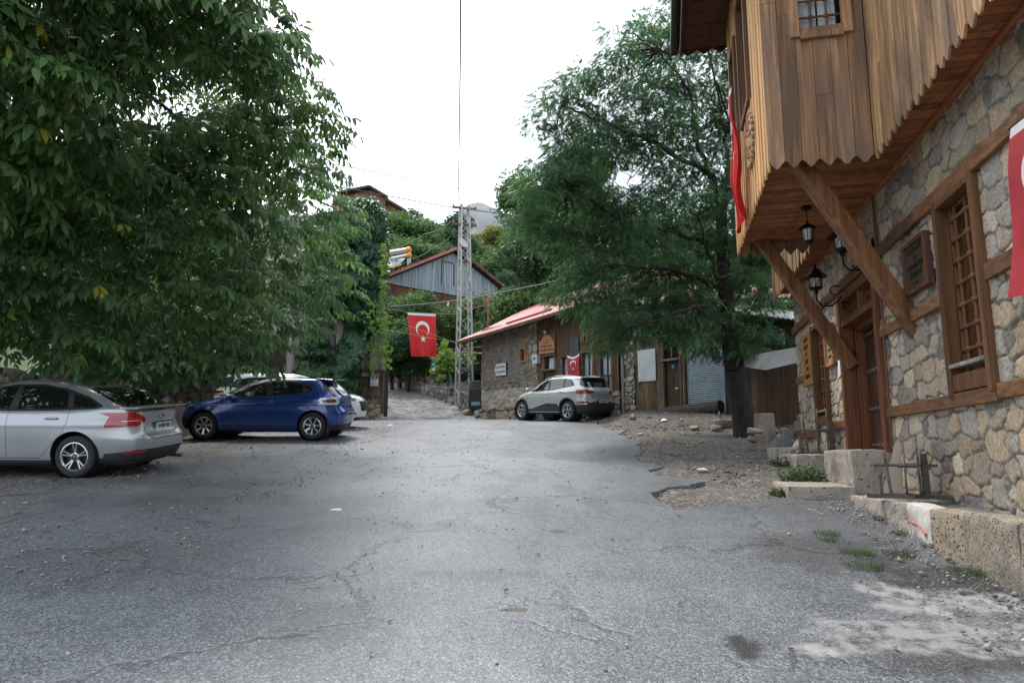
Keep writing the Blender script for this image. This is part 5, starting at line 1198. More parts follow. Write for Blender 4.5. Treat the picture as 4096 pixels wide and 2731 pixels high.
CLIO = dict(doors=[[(.79, .95), (.81, .7), (.75, .34), (-.25, .34), (-.24, .85), (-.31, 1.0)], [(-.34, 1.0), (-.28, .85), (-.28, .34), (-.80, .34), (-1.19, .85), (-1.09, 1.05)]], name='hatchback', hw=.90, wr=.312, axf=1.23, axr=-1.353, ra=.352, rim=.205, nsp=7, split=(0,), spw=(.014, .030), cz=.83, rx=-1.2, fx=1.0, bulge=.03, mirror=(.60, .98), handles=[(-.12, .83)], hy=.90, antenna=(-1.2, 1.40), mats=mats0, plate=(-2.0, .56, '58 DS 210', -.08),
    rows=[(.17, 1.83, -1.80, .78, 4, 4), (.23, 1.95, -1.90, .85, 3.8, 4), (.36, 2.02, -1.98, .88, 3.4, 4), (.50, 2.04, -2.01, .893, 3.2, 4), (.62, 2.02, -2.01, .90, 3.2, 4), (.70, 1.97, -1.96, .90, 3.2, 4.2), (.78, 1.88, -1.93, .897, 3.3, 4.2), (.86, 1.62, -1.93, .89, 3.4, 4.2), (.92, 1.30, -1.93, .878, 4, 4.2), (.97, 1.10, -1.91, .86, 5, 4.4), (1.03, .93, -1.87, .828, 5, 4.6), (1.12, .75, -1.79, .78, 5.5, 4.8), (1.20, .57, -1.71, .735, 5.5, 4.8), (1.28, .38, -1.62, .695, 5.5, 4.8), (1.345, .15, -1.54, .655, 5, 5), (1.39, -.04, -1.46, .61, 5, 6), (1.42, -.22, -1.20, .55, 4, 5), (1.436, -.42, -.90, .42, 3, 3), (1.442, -.55, -.75, .2, 3, 3)],
    cuts=[('window_surround', 'side', [(.92, .985), (.74, 1.11), (.45, 1.26), (.10, 1.365), (-.30, 1.39), (-.85, 1.37), (-1.22, 1.29), (-1.42, 1.16), (-1.30, 1.09), (-.4, 1.0), (.3, .975)]),
    ('side_window', 'side', [(.76, 1.005), (.63, 1.11), (.40, 1.225), (.10, 1.325), (-.15, 1.355), (-.27, 1.01), (.3, .995)]),
    ('side_window', 'side', [(-.41, 1.02), (-.30, 1.355), (-.80, 1.345), (-1.06, 1.29), (-1.08, 1.10), (-.9, 1.055)]),
    ('side_window', 'side', [(-1.17, 1.115), (-1.15, 1.26), (-1.27, 1.20), (-1.33, 1.15), (-1.27, 1.12)]),
    ('rear_window', 'rear', [(-.62, 1.03), (.62, 1.03), (.54, 1.34), (-.54, 1.34)]), ('windscreen', 'front', [(-.66, .99), (.66, .99), (.56, 1.35), (-.56, 1.35)]), ('window_surround', 'side', [(-1.52, 1.33), (-1.47, 1.33), (-1.60, 1.10), (-1.72, 1.10)]),
    ('bumper_trim', 'rear', [(-.85, .17), (.85, .17), (.80, .34), (-.80, .34)]), ('bumper_trim', 'side', [(-2.1, .16), (-1.7, .16), (-1.74, .29), (-2.1, .32)]), ('bumper_trim', 'side', [(-.92, .285), (.82, .285), (.82, .335), (-.92, .335)]), ('bumper_trim', 'side', [(-.95, .16), (.85, .16), (.85, .215), (-.95, .215)]),
    ('tail_lamp_lens', 'side', [(-1.60, .965), (-1.68, .90), (-1.80, .86), (-2.2, .85), (-2.2, .985), (-1.75, .985)]), ('tail_lamp_lens', 'rear', [(.50, .87), (.56, .80), (.95, .80), (.95, .975), (.60, .965)]), ('tail_lamp_lens', 'rear', [(-.50, .87), (-.56, .80), (-.95, .80), (-.95, .975), (-.60, .965)]),
    ('lamp_dark', 'rear', [(.60, .86), (.80, .85), (.80, .92), (.62, .93)]), ('headlight', 'side', [(1.55, .80), (2.2, .68), (2.2, .78), (1.62, .86)]), ('grille', 'front', [(-.7, .25), (.7, .25), (.75, .5), (-.75, .5)])]
    + seams([(-1.10, 1.05), (-1.20, .85), (-1.33, .66)]) + seams([(-.33, 1.0), (-.26, .85), (-.27, .22)]) + seams([(.80, .95), (.82, .7), (.76, .24)]) + seams([(-1.62, .86), (-1.70, .62), (-1.66, .58)]))
SUVROWS = [(.22, 2.0, -2.05, .80, 4, 4), (.28, 2.12, -2.15, .87, 3.8, 4.4), (.42, 2.20, -2.22, .895, 3.4, 4.6), (.56, 2.22, -2.23, .91, 3.2, 4.8), (.68, 2.21, -2.20, .918, 3.2, 4.8), (.80, 2.16, -2.16, .92, 3.2, 4.6), (.90, 2.06, -2.16, .915, 3.2, 4.4), (.98, 1.80, -2.17, .905, 3.4, 4.2), (1.04, 1.40, -2.16, .893, 4, 4.2), (1.09, 1.16, -2.13, .872, 5, 4.2), (1.15, 1.02, -2.08, .845, 5.5, 4.4), (1.24, .86, -2.02, .80, 5.5, 4.6), (1.34, .66, -1.95, .76, 5.5, 4.8), (1.44, .44, -1.88, .72, 5.5, 5), (1.51, .22, -1.84, .685, 5, 6), (1.555, .02, -1.72, .64, 4.5, 5.5), (1.582, -.2, -1.40, .56, 4, 4), (1.596, -.4, -1.1, .42, 3, 3), (1.602, -.6, -.9, .2, 3, 3)]
SUVCUTS = [('window_surround', 'side', [(1.10, 1.075), (.82, 1.22), (.52, 1.37), (.15, 1.475), (-.4, 1.51), (-1.05, 1.50), (-1.42, 1.44), (-1.60, 1.235), (-1.50, 1.21), (-.5, 1.09), (.4, 1.055)]),
    ('side_window', 'side', [(.92, 1.09), (.72, 1.22), (.46, 1.34), (.14, 1.44), (-.12, 1.47), (-.24, 1.105), (.4, 1.075)]), ('side_window', 'side', [(-.36, 1.12), (-.26, 1.475), (-.98, 1.475), (-1.02, 1.20), (-.7, 1.145)]), ('side_window', 'side', [(-1.10, 1.21), (-1.07, 1.47), (-1.36, 1.42), (-1.50, 1.255), (-1.45, 1.235)]),
    ('windscreen', 'front', [(-.68, 1.11), (.68, 1.11), (.58, 1.49), (-.58, 1.49)])]
KADJAR = dict(doors=[[(.89, 1.0), (.92, .8), (.86, .46), (-.25, .46), (-.24, .9), (-.29, 1.08)], [(-.31, 1.08), (-.27, .9), (-.28, .46), (-.85, .46), (-1.04, .95), (-1.02, 1.15)]], name='suv', hw=.92, wr=.348, axf=1.33, axr=-1.316, ra=.395, arch=.055, rim=.225, nsp=5, split=(-.2, .2), spw=(.012, .016), cz=1.0, rx=-1.4, fx=1.2, bulge=.025, mirror=(.78, 1.12), handles=[(-.08, .985), (-1.0, 1.03)], hy=.915, antenna=(-1.45, 1.585), mats=mats0, plate=(-2.235, .68, '58 BB 653', -.02), rows=SUVROWS,
    cuts=SUVCUTS+[('rear_window', 'rear', [(-.66, 1.17), (.66, 1.17), (.70, 1.26), (.60, 1.49), (-.60, 1.49), (-.70, 1.26)]),
    ('bumper_trim', 'rear', [(-.95, .2), (.95, .2), (.95, .56), (.62, .62), (.45, .76), (-.45, .76), (-.62, .62), (-.95, .56)]), ('bumper_trim', 'side', [(-2.4, .2), (-1.6, .2), (-1.7, .56), (-2.4, .58)]), ('bumper_trim', 'side', [(-.93, .20), (.94, .20), (.94, .42), (-.93, .46)]),
    ('bumper_trim', 'side', [(-.93, .46), (.7, .43), (-.2, .62), (-.8, .60)]), ('chrome_strip', 'side', [(-.9, .30), (.9, .30), (.9, .318), (-.9, .318)]),
    ('tail_light', 'side', [(-1.72, 1.07), (-1.82, .99), (-2.0, .94), (-2.4, .93), (-2.4, 1.09), (-1.9, 1.10)]), ('tail_light', 'rear', [(.36, 1.05), (.40, .96), (.60, .93), (.96, .93), (.96, 1.10), (.6, 1.085)]), ('tail_light', 'rear', [(-.36, 1.05), (-.40, .96), (-.60, .93), (-.96, .93), (-.96, 1.10), (-.6, 1.085)]),
    ('lamp_dark', 'rear', [(.44, .975), (.70, .965), (.70, 1.04), (.45, 1.045)]), ('lamp_dark', 'rear', [(-.44, .975), (-.70, .965), (-.70, 1.04), (-.45, 1.045)]), ('reflector', 'rear', [(.60, .62), (.86, .59), (.88, .67), (.64, .68)]), ('reflector', 'rear', [(-.60, .62), (-.86, .59), (-.88, .67), (-.64, .68)]), ('headlight', 'side', [(1.8, .95), (2.3, .86), (2.3, .94), (1.9, 1.0)])]
    + seams([(-1.03, 1.15), (-1.05, .95), (-1.12, .76)]) + seams([(-.30, 1.08), (-.26, .9), (-.27, .3)]) + seams([(.90, 1.0), (.93, .8), (.86, .3)]) + seams([(.46, 1.15), (.40, .95), (.42, .80), (-.42, .80), (-.40, .95), (-.46, 1.15)], .008, 'rear'))
WSUV = dict(KADJAR); WSUV.update(name='suv', plate=None, antenna=None, rows=[(z*1.012, xf, xr, w, a, b) for z, xf, xr, w, a, b in SUVROWS], arch=.03,
    cuts=SUVCUTS+[('rear_window', 'rear', [(-.66, 1.17), (.66, 1.17), (.60, 1.49), (-.60, 1.49)]), ('window_surround', 'side', [(-1.52, 1.24), (-1.46, 1.50), (-1.86, 1.50), (-2.10, 1.20)]), ('lamp_dark', 'side', [(-1.80, 1.0), (-1.84, 1.12), (-2.3, 1.14), (-2.3, .98)]), ('lamp_dark', 'rear', [(-.92, .98), (.92, .98), (.90, 1.12), (-.90, 1.12)]),
    ('headlight', 'side', [(1.60, .93), (1.75, .86), (2.3, .80), (2.3, .93), (1.70, .99)]), ('headlight', 'front', [(.55, .80), (.95, .80), (.95, .95), (.6, .92)]), ('headlight', 'front', [(-.55, .80), (-.95, .80), (-.95, .95), (-.6, .92)]), ('grille', 'front', [(-.45, .50), (.45, .50), (.50, .80), (-.50, .80)]),
    ('bumper_trim', 'front', [(.58, .40), (.82, .38), (.80, .56), (.66, .58)]), ('bumper_trim', 'front', [(-.58, .40), (-.82, .38), (-.80, .56), (-.66, .58)]), ('bumper_trim', 'front', [(-.7, .2), (.7, .2), (.6, .33), (-.6, .33)]), ('bumper_trim', 'side', [(-.93, .20), (.94, .20), (.94, .38), (-.93, .38)]), ('bumper_trim', 'side', [(-2.4, .2), (-1.7, .2), (-1.7, .5), (-2.4, .5)])])
p_silver = carpaint('silver_paint', (.36, .38, .405), .55, .28); p_grey = carpaint('champagne_paint', (.47, .475, .48), .5, .28); p_blue = carpaint('blue_paint', (.006, .042, .215), .25, .18); p_white = carpaint('white_car_paint', (.66, .70, .70), .0, .3)
def carpose(wx, wy, hx, hy, spec, sgn):
    """near rear wheel contact (wx,wy), heading (hx,hy); sgn +1 when the near side is the car's left"""
    l = math.hypot(hx, hy); h = np.array((hx, hy))/l; left = np.array((-h[1], h[0])); c = np.array((wx, wy))-h*spec['axr']-left*sgn*(spec['hw']-.1)
    e = .4; z0 = float(G_(c[0], c[1])); gx = (float(G_(c[0]+e, c[1]))-float(G_(c[0]-e, c[1])))/(2*e); gy = (float(G_(c[0], c[1]+e))-float(G_(c[0], c[1]-e)))/(2*e)
    up = Vector((-gx, -gy, 1)).normalized(); f = Vector((h[0], h[1], h[0]*gx+h[1]*gy)).normalized(); lf = up.cross(f)
    m = Matrix((f, lf, up)).transposed(); return (c[0], c[1], z0+.05), m.to_euler()
loc, rot = carpose(-6.70, 10.95, -1, .05, SEDAN, 1)
rt, ob = make_car('silver saloon car parked at the left edge, seen from its rear corner', 'car', dict(SEDAN, plate=(-2.172, .74, '44 BH 910', -.12)), loc, rot, p_silver)
b = MB(); b.lathe((-2.168, 0, .895), [(0, .006), (.05, .006), (.062, .0)], 24, (-1, 0, .1)); o = b.build('badge', m_chrome, rt, smooth=True); o.data.transform(Matrix.Translation((0, 0, .895)) @ Matrix.Diagonal((1, 1, .5, 1)) @ Matrix.Translation((0, 0, -.895)))
b = MB(); b.lathe((-2.174, 0, .895), [(0, .006), (.04, .006), (.05, .0)], 24, (-1, 0, .1)); o = b.build('badge_centre', flat('badge_blue', (.01, .03, .12), .3), rt, smooth=True); o.data.transform(Matrix.Translation((0, 0, .895)) @ Matrix.Diagonal((1, 1, .42, 1)) @ Matrix.Translation((0, 0, -.895)))
text('Focus', .085, np.array((-2.205, .52, .62)), (0, -1, 0), (-1, 0, .1), m_chrome, rt, ext=.003)
b = MB(); b.hexa([(-1.98, -.74, 1.035), (-2.185, -.72, 1.035), (-2.185, .72, 1.035), (-1.98, .74, 1.035), (-1.98, -.74, 1.045), (-2.20, -.72, 1.062), (-2.20, .72, 1.062), (-1.98, .74, 1.045)]); b.build('boot_lip', p_silver, rt, bevel=.006)
b = MB(); b.tube([(-2.0, -.5, .2), (-2.24, -.5, .185)], .03, 10); b.build('exhaust_pipe', m_alloyd, rt, smooth=True)
loc, rot = carpose(-4.64, 16.45, -1, .05, CLIO, 1)
rt, ob = make_car('glossy dark blue hatchback parked in front of the white suv', 'car', CLIO, loc, rot, p_blue)
b = MB(); b.hexa([(-1.35, -.56, 1.40), (-1.70, -.52, 1.375), (-1.70, .52, 1.375), (-1.35, .56, 1.40), (-1.35, -.56, 1.425), (-1.72, -.52, 1.392), (-1.72, .52, 1.392), (-1.35, .56, 1.425)]); b.build('spoiler', p_blue, rt, bevel=.008)
loc, rot = carpose(2.0, 24.9, -.60, .80, KADJAR, 1)
rt, ob = make_car('silver suv with roof rails parked against the reading room', 'car', KADJAR, loc, rot, p_grey)
for s in (1, -1):
    b = MB(); b.tube([(.25, s*.60, 1.50), (.05, s*.60, 1.575), (-.5, s*.60, 1.625), (-1.2, s*.60, 1.60), (-1.6, s*.60, 1.55)], .014, 8); b.build('roof_rail', m_chrome, rt, smooth=True)
b = MB(); q = [(-2.165, .05, 1.0), (-2.165, 0, 1.075), (-2.165, -.05, 1.0), (-2.165, 0, .925)]; q2 = [(-2.17, .02, 1.0), (-2.17, 0, 1.035), (-2.17, -.02, 1.0), (-2.17, 0, .965)]
b.add([Vector(p)+Vector((-.02, 0, 0)) for p in q]+[Vector(p)+Vector((-.025, 0, 0)) for p in q2], [(i, (i+1) % 4, 4+(i+1) % 4, 4+i) for i in range(4)]); b.build('badge', m_chrome, rt)
text('KADJAR', .06, np.array((-2.185, 0, .88)), (0, -1, 0), (-1, 0, 0), m_chrome, rt, ext=.003, sx=1.5)
b = MB(); b.hexa([(-1.70, -.60, 1.54), (-1.98, -.57, 1.515), (-1.98, .57, 1.515), (-1.70, .60, 1.54), (-1.70, -.60, 1.562), (-2.0, -.57, 1.53), (-2.0, .57, 1.53), (-1.70, .60, 1.562)]); b.build('spoiler', p_grey, rt, bevel=.006)
loc, rot = carpose(-7.9, 20.3, 1, .06, WSUV, -1)
rt, ob = make_car('white suv parked nose right behind the blue hatchback', 'car', WSUV, loc, rot, p_white)
b = MB(); b.hexa([(-1.70, -.62, 1.555), (-2.06, -.58, 1.515), (-2.06, .58, 1.515), (-1.70, .62, 1.555), (-1.70, -.62, 1.585), (-2.08, -.58, 1.53), (-2.08, .58, 1.53), (-1.70, .62, 1.585)]); b.build('spoiler', p_white, rt, bevel=.006)
for s in (1, -1):
    b = MB(); b.tube([(.35, s*.64, 1.50), (-.1, s*.64, 1.60), (-.9, s*.64, 1.615), (-1.55, s*.63, 1.585)], .014, 8); b.build('roof_rail', m_alloy, rt, smooth=True)
# ================= vegetation
def inst(T, TF, P, M, S):
    """template verts T (v,3), faces TF (f,k), positions P (n,3), frames M (n,3,3) columns x,y,z, scales S (n)"""
    V = np.einsum('nij,vj->nvi', M, T)*S[:, None, None]+P[:, None, :]
    return V.reshape(-1, 3), (TF[None]+len(T)*np.arange(len(P))[:, None, None]).reshape(-1, TF.shape[1])
def frames(d, roll=None, up=np.array((0, 0, 1.))):
    """y axis = d"""
    y = d/np.linalg.norm(d, axis=1, keepdims=True); x = np.cross(y, up); l = np.linalg.norm(x, axis=1, keepdims=True); x = np.where(l > 1e-3, x/np.maximum(l, 1e-3), np.array((1., 0, 0))); z = np.cross(x, y)
    if roll is not None: c, s = np.cos(roll)[:, None], np.sin(roll)[:, None]; x, z = x*c+z*s, z*c-x*s
    return np.stack([x, y, z], -1)
LT = np.array([(0, 0, 0), (-.17, .28, .02), (.17, .28, .02), (0, .34, -.045), (-.155, .64, -.06), (.155, .64, -.06), (0, .68, -.10), (0, 1, -.24)], float)
LTF = np.array([(0, 3, 1), (0, 2, 3), (1, 3, 6), (1, 6, 4), (3, 2, 5), (3, 5, 6), (4, 6, 7), (6, 5, 7)])
def compound(npair, Lr, Ll, droop, seed, spread=1.0, wid=1.0):
    """compound leaf: leaflets along an arching rachis, unit = metres"""
    r = np.random.default_rng(seed); V = []; F = []; b = 0
    def leaf(p, d, roll, s):
        nonlocal b
        M = frames(np.array([d]), np.array([roll])); T = LT*np.array((wid, 1, 1)); v, f = inst(T, LTF, np.array([p]), M, np.array([s])); V.append(v); F.append(f+b); b += len(v)
    for k in range(npair):
        t = .3+.7*k/npair; y = Lr*t; z = -droop*Lr*t*t
        for s in (-1, 1):
            d = np.array((s*spread*(.9+.3*r.random()), .45+.3*r.random(), -.55-.7*r.random())); leaf(np.array((0, y, z)), d, s*.3+r.normal(0, .3), Ll*(.75+.35*r.random()))
    leaf(np.array((0, Lr, -droop*Lr)), np.array((r.normal(0, .1), .7, -.75)), r.normal(0, .3), Ll*1.05)
    # rachis as a thin strip
    V.append(np.array([(-.003, 0, 0), (.003, 0, 0), (-.002, Lr*.5, -droop*Lr*.25), (.002, Lr*.5, -droop*Lr*.25), (0, Lr, -droop*Lr)])); F.append(np.array([(0, 1, 2), (1, 3, 2), (2, 3, 4)])+b)
    return np.concatenate(V), np.concatenate(F)
class Cloud:
    def __init__(s): s.V = []; s.F = []; s.T = []; s.b = 0
    def add(s, v, f, t): s.V.append(v); s.F.append(f+s.b); s.T.append(t); s.b += len(v)
    def build(s, name, mat, parent, org=None):
        return bulk(name, np.concatenate(s.V), np.concatenate(s.F), mat, parent, tint=np.concatenate(s.T), org=org)
def limb(mb, pts, r0, r1, n=8, wob=.05):
    pts = [np.asarray(p, float) for p in pts]; Q = []
    for i in range(len(pts)-1):
        for k in range(5): Q.append(pts[i]*(1-k/5)+pts[i+1]*k/5)
    Q.append(pts[-1]); m = len(Q); Q = [q+R.normal(0, wob, 3)*(1 if 0 < i < m-1 else 0)*(.3+.7*(1-i/m)) for i, q in enumerate(Q)]
    mb.tube(Q, [r0+(r1-r0)*i/(m-1) for i in range(m)], n)
def inpoly_pts(poly, n, mind):
    P = np.array(poly, float); out = []; tries = 0
    while len(out) < n and tries < 60000:
        tries += 1; x = R.uniform(P[:, 0].min(), P[:, 0].max()); y = R.uniform(P[:, 1].min(), P[:, 1].max())
        if not inside(np.array([x]), np.array([y]), poly)[0]: continue
        if all((x-a)**2+(y-b)**2 > mind*mind for a, b in out): out.append((x, y))
    return out
# ---- walnut tree over the parked cars
wt = root('walnut_tree', 'huge walnut tree with drooping compound leaves overhanging the parked cars', 'tree', (-10.5, 16.5, 1.9))
tk = MB(); tb = np.array((-10.5, 16.5, 1.6)); fork = np.array((-10.0, 15.8, 5.0))
limb(tk, [tb, (-10.4, 16.2, 3.2), fork], .42, .33, 14, .04)
poly = [(-500, -500), (950, -500), (1010, -60), (1090, 90), (1150, 190), (1165, 290), (1270, 400), (1285, 500), (1235, 620), (1290, 690), (1370, 760), (1400, 880), (1405, 980), (1370, 1100), (1280, 1180), (1230, 1290), (1130, 1330), (1020, 1420), (860, 1440), (760, 1480), (600, 1430), (420, 1440), (250, 1400), (-100, 1330), (-500, 1300)]
TPL = [compound(3, .36, .185, .28, k, 1.0, 1.05) for k in range(4)]
cl = Cloud(); yl = Cloud(); pads = []
def dfront(x, y): return 6.3+3.6*max(0, x)/1400+4.6*max(0, y)/1450+(1.8 if x > 1150 and y > 700 else 0)
for x, y in inpoly_pts(poly, 235, 82): pads.append((x, y, dfront(x, y)+R.uniform(-.5, .9), 1.0))
for x, y in inpoly_pts([(-600, -600), (880, -600), (1080, 280), (1180, 600), (1280, 900), (1180, 1150), (900, 1330), (300, 1330), (-600, 1200)], 120, 110): pads.append((x, y, dfront(x, y)+R.uniform(1.5, 3.4), 1.25))
for x, y in inpoly_pts([(-700, -700), (820, -700), (1050, 300), (1180, 850), (1000, 1150), (300, 1250), (-700, 1200)], 90, 130): pads.append((x, y, dfront(x, y)+R.uniform(4, 7.5), 1.7))
pts3 = []
wg = lambda x, y: vnoise(np.array([[x/150., y/105.]]), 41)[0]
for i, (x, y, d, s) in enumerate(pads):
    if i < 355 and wg(x, y) < (.30 if x < 900 else .12): continue
    C = at(x, y, d); px_m = FPX/d; rh = 118/px_m*s; rv = rh*.42
    n = int(34*s); u = R.normal(0, 1, (n, 3)); u /= np.linalg.norm(u, axis=1, keepdims=True); u[:, 2] = np.abs(u[:, 2])*.9-.15
    rr3 = R.uniform(.45, 1.05, n)**.6; P = C+u*rr3[:, None]*np.array((rh, rh, rv)); P[:, 2] -= .35*(u[:, 0]**2+u[:, 1]**2)*rh
    out = (C-np.array((-10, 16, C[2])))[:2]; out = out/(np.linalg.norm(out)+1e-6)
    d2 = np.stack([u[:, 0]+out[0]*.7+R.normal(0, .25, n), u[:, 1]+out[1]*.7+R.normal(0, .25, n), -.15+R.normal(0, .22, n)], -1)
    M = frames(d2, R.normal(0, .35, n)); S = R.uniform(.62, 1.2, n)*(.92 if x > 1150 else 1.0); pt = R.random()
    for k in range(4):
        m = np.arange(n) % 4 == k
        if not m.any(): continue
        v, f = inst(TPL[k][0], TPL[k][1], P[m], M[m], S[m]); nl = m.sum()
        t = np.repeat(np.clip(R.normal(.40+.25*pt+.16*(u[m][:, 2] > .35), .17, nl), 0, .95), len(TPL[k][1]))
        ylw = R.random(nl) < .012; t = np.where(np.repeat(ylw, len(TPL[k][1])), 1.0, t); cl.add(v, f, t)
    if i < 235 and i % 3 == 0: pts3.append(C)
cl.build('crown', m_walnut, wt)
# limbs reach towards the pads
hub = [fork+np.array(v) for v in ((1.2, -2.0, 1.4), (-.6, -3.2, 2.2), (2.8, -1.2, 3.0), (.5, -1, 4.5), (1.8, -3.8, 3.8), (-2.5, -1.5, 3.2), (2.2, .5, .9))]
for h in hub: limb(tk, [fork, (fork+h)/2+np.array((0, 0, .3)), h], .22, .11, 10, .06)
for C in pts3:
    h = min(hub, key=lambda q: np.linalg.norm(q-C)); limb(tk, [h, (h*.45+C*.55)+np.array((0, 0, .35)), C+np.array((0, 0, .05))], .06, .012, 6, .06)
tk.build('trunk', m_barkg, wt, smooth=True)
# ---- feathery locust tree by the sheds
def pinnate(np_, L, seed, wl=.17):
    r = np.random.default_rng(seed); V = []; F = []
    for k in range(np_):
        t = .12+.88*k/(np_-1); y = L*t; z = -.45*L*t*t; ll = wl*L*(1.1-.55*abs(t-.45))
        for s in (-1, 1):
            b = len(V); w = L*.05; V += [(0, y-w, z), (s*ll, y+.35*ll-w*.3, z-.35*ll), (s*ll*1.05, y+.35*ll+w, z-.38*ll), (0, y+w, z)]; F.append((b, b+1, b+2, b+3) if s > 0 else (b+3, b+2, b+1, b))
    return np.array(V), np.array(F)
PT = [pinnate(7, 1.0, k) for k in range(2)]
lt_ = root('locust_tree', 'tall feathery locust tree with a leaning dark trunk by the tin shutter', 'tree', gz(2985, 1745))
tk = MB(); base = gz(2985, 1745); dT = base[1]
tr_pts = [base+np.array((0, 0, -.3)), at(2970, 1640, dT), at(2935, 1480, dT-.1), at(2915, 1330, dT-.1), at(2905, 1180, dT-.1), at(2890, 1000, dT), at(2885, 850, dT+.1)]
limb(tk, tr_pts[:3], .36, .24, 14, .015); limb(tk, tr_pts[2:], .24, .15, 12, .02)
top = tr_pts[-1]
bigs = [[at(2900, 1150, dT), at(2840, 1020, dT-.5), at(2790, 860, dT-1)], [top, at(2840, 700, dT-.3), at(2790, 560, dT-.6), at(2760, 380, dT-.8), at(2640, 200, dT-.9)], [top, at(2920, 650, dT+.3), at(2880, 450, dT+.4), at(2830, 150, dT+.2)], [at(2890, 1010, dT), at(2700, 930, dT-.8), at(2500, 880, dT-1.3), at(2280, 760, dT-1.5)],
    [at(2840, 700, dT-.3), at(2600, 560, dT-1), at(2400, 480, dT-1.4), at(2250, 430, dT-1.6)], [at(2900, 1150, dT), at(2700, 1080, dT-1.2), at(2450, 1060, dT-1.8)], [at(2905, 1200, dT), at(2780, 1230, dT-1.6), at(2600, 1290, dT-2.2)], [top, at(2960, 700, dT+.6), at(3000, 400, dT+1)], [at(2905, 1180, dT), at(2990, 1100, dT+.4), at(3060, 1150, dT+.5)]]
for p in bigs: limb(tk, p, .075, .02, 8, .06)
lp_ = [(2760, -350), (2700, -60), (2590, 10), (2530, 60), (2440, 90), (2450, 160), (2420, 230), (2300, 260), (2260, 300), (2190, 330), (2160, 400), (2120, 470), (2170, 530), (2200, 600), (2120, 640), (2080, 690), (2070, 740), (2120, 800), (2080, 870), (2120, 930), (2190, 980), (2260, 1010), (2230, 1110), (2220, 1190), (2330, 1230), (2400, 1290), (2430, 1370), (2520, 1380), (2560, 1310), (2700, 1350), (2840, 1400), (2960, 1420), (3060, 1380), (3130, 1330), (3080, 1180), (3150, 1000), (3200, 500), (3200, -350)]
def ddl(x, y): return dT-2.0+1.9*np.clip((x-2100)/900, 0, 1)+.4*abs(y-900)/900
cl = Cloud(); pads = [(x, y, ddl(x, y)+R.uniform(-.5, .8), 1) for x, y in inpoly_pts(lp_, 400, 40)]
pads += [(x, y, ddl(x, y)+R.uniform(1.0, 3.4), 1.2) for x, y in inpoly_pts([(2800, -350), (2620, 60), (2330, 380), (2250, 520), (2200, 800), (2300, 1000), (2420, 1240), (2960, 1380), (3100, 1200), (3200, -350)], 165, 62)]
gap = lambda x, y: vnoise(np.array([[x/95., y/70.]]), 77)[0]
for i, (x, y, d, s) in enumerate(pads):
    if gap(x, y) < (.16 if y < 700 else .16 if y < 1000 else .08): continue
    C = at(x, y, d); rh = .52*s; n = int(104*s)
    u = R.normal(0, 1, (n, 3)); u /= np.linalg.norm(u, axis=1, keepdims=True); P = C+u*(R.uniform(.2, 1, n)**.5)[:, None]*np.array((rh, rh, rh*.36)); P[:, 2] -= .55*(u[:, 0]**2+u[:, 1]**2)*rh*R.uniform(.3, 1.0, n)
    d2 = np.stack([u[:, 0]*1.1-.2+R.normal(0, .35, n), u[:, 1]*.8-.2+R.normal(0, .35, n), -.45+R.normal(0, .4, n)], -1); M = frames(d2, R.normal(0, .8, n)); S = R.uniform(.14, .26, n); pt = R.random()
    T = PT[i % 2]; v, f = inst(T[0], T[1], P, M, S); t = np.repeat(np.clip(R.normal(.3+.4*pt, .16, n), 0, .95), len(T[1])); t = np.where(np.repeat(R.random(n) < .012, len(T[1])), 1., t); cl.add(v, f, t)
    if i < 400 and i % 2 == 0:
        h = min([np.asarray(q) for p in bigs for q in p[1:]], key=lambda q: np.linalg.norm(q-C)); limb(tk, [h, (h+C)/2+np.array((0, 0, .12)), C+np.array((0, 0, .05))], .028, .008, 5, .05)
cl.build('crown', m_locust, lt_); tk.build('trunk', m_bark, lt_, smooth=True)
# ---- generic broadleaf trees
GT = np.array([(0, 0, 0), (-.30, .45, .05), (0, 1, -.12), (.30, .45, .05)], float); GF = np.array([(0, 3, 1), (1, 3, 2)])
def sprig(seed, n=7):
    r = np.random.default_rng(seed); P = r.normal(0, .5, (n, 3))*np.array((1, 1, .6)); d = P+np.array((0, 0, -.35))+r.normal(0, .3, (n, 3)); M = frames(d, r.normal(0, .6, n)); return inst(GT, GF, P, M, r.uniform(.75, 1.15, n))
SPR = [sprig(k) for k in range(5)]
def crown(cl, C, rad, n, leaf, sq=.8, top=.15, lumps=26, up=.0):
    """crown of leafy lumps filling an ellipsoid"""
    C = np.asarray(C, float); L = R.normal(0, 1, (lumps, 3)); L /= np.linalg.norm(L, axis=1, keepdims=True); L[:, 2] = L[:, 2]*.85+.1; rad = np.asarray(rad, float)
    lc_ = C+L*rad*(R.uniform(.35, .86, lumps)**.7)[:, None]; lr = rad.mean()*R.uniform(.22, .42, lumps)
    per = n//lumps
    for c, r in zip(lc_, lr):
        u = R.normal(0, 1, (per, 3)); u /= np.linalg.norm(u, axis=1, keepdims=True); P = c+u*(R.uniform(.55, 1.06, per)**.7)[:, None]*r*np.array((1.15, 1.15, .8))
        d2 = u+np.array((0, 0, -.35))+R.normal(0, .35, (per, 3)); M = frames(d2, R.uniform(-1.5, 1.5, per)); S = leaf*R.uniform(.7, 1.3, per); pt = R.random()*.35; k = R.integers(5); T = SPR[k]
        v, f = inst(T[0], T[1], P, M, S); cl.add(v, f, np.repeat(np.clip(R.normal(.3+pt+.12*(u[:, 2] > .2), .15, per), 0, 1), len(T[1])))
    return lc_
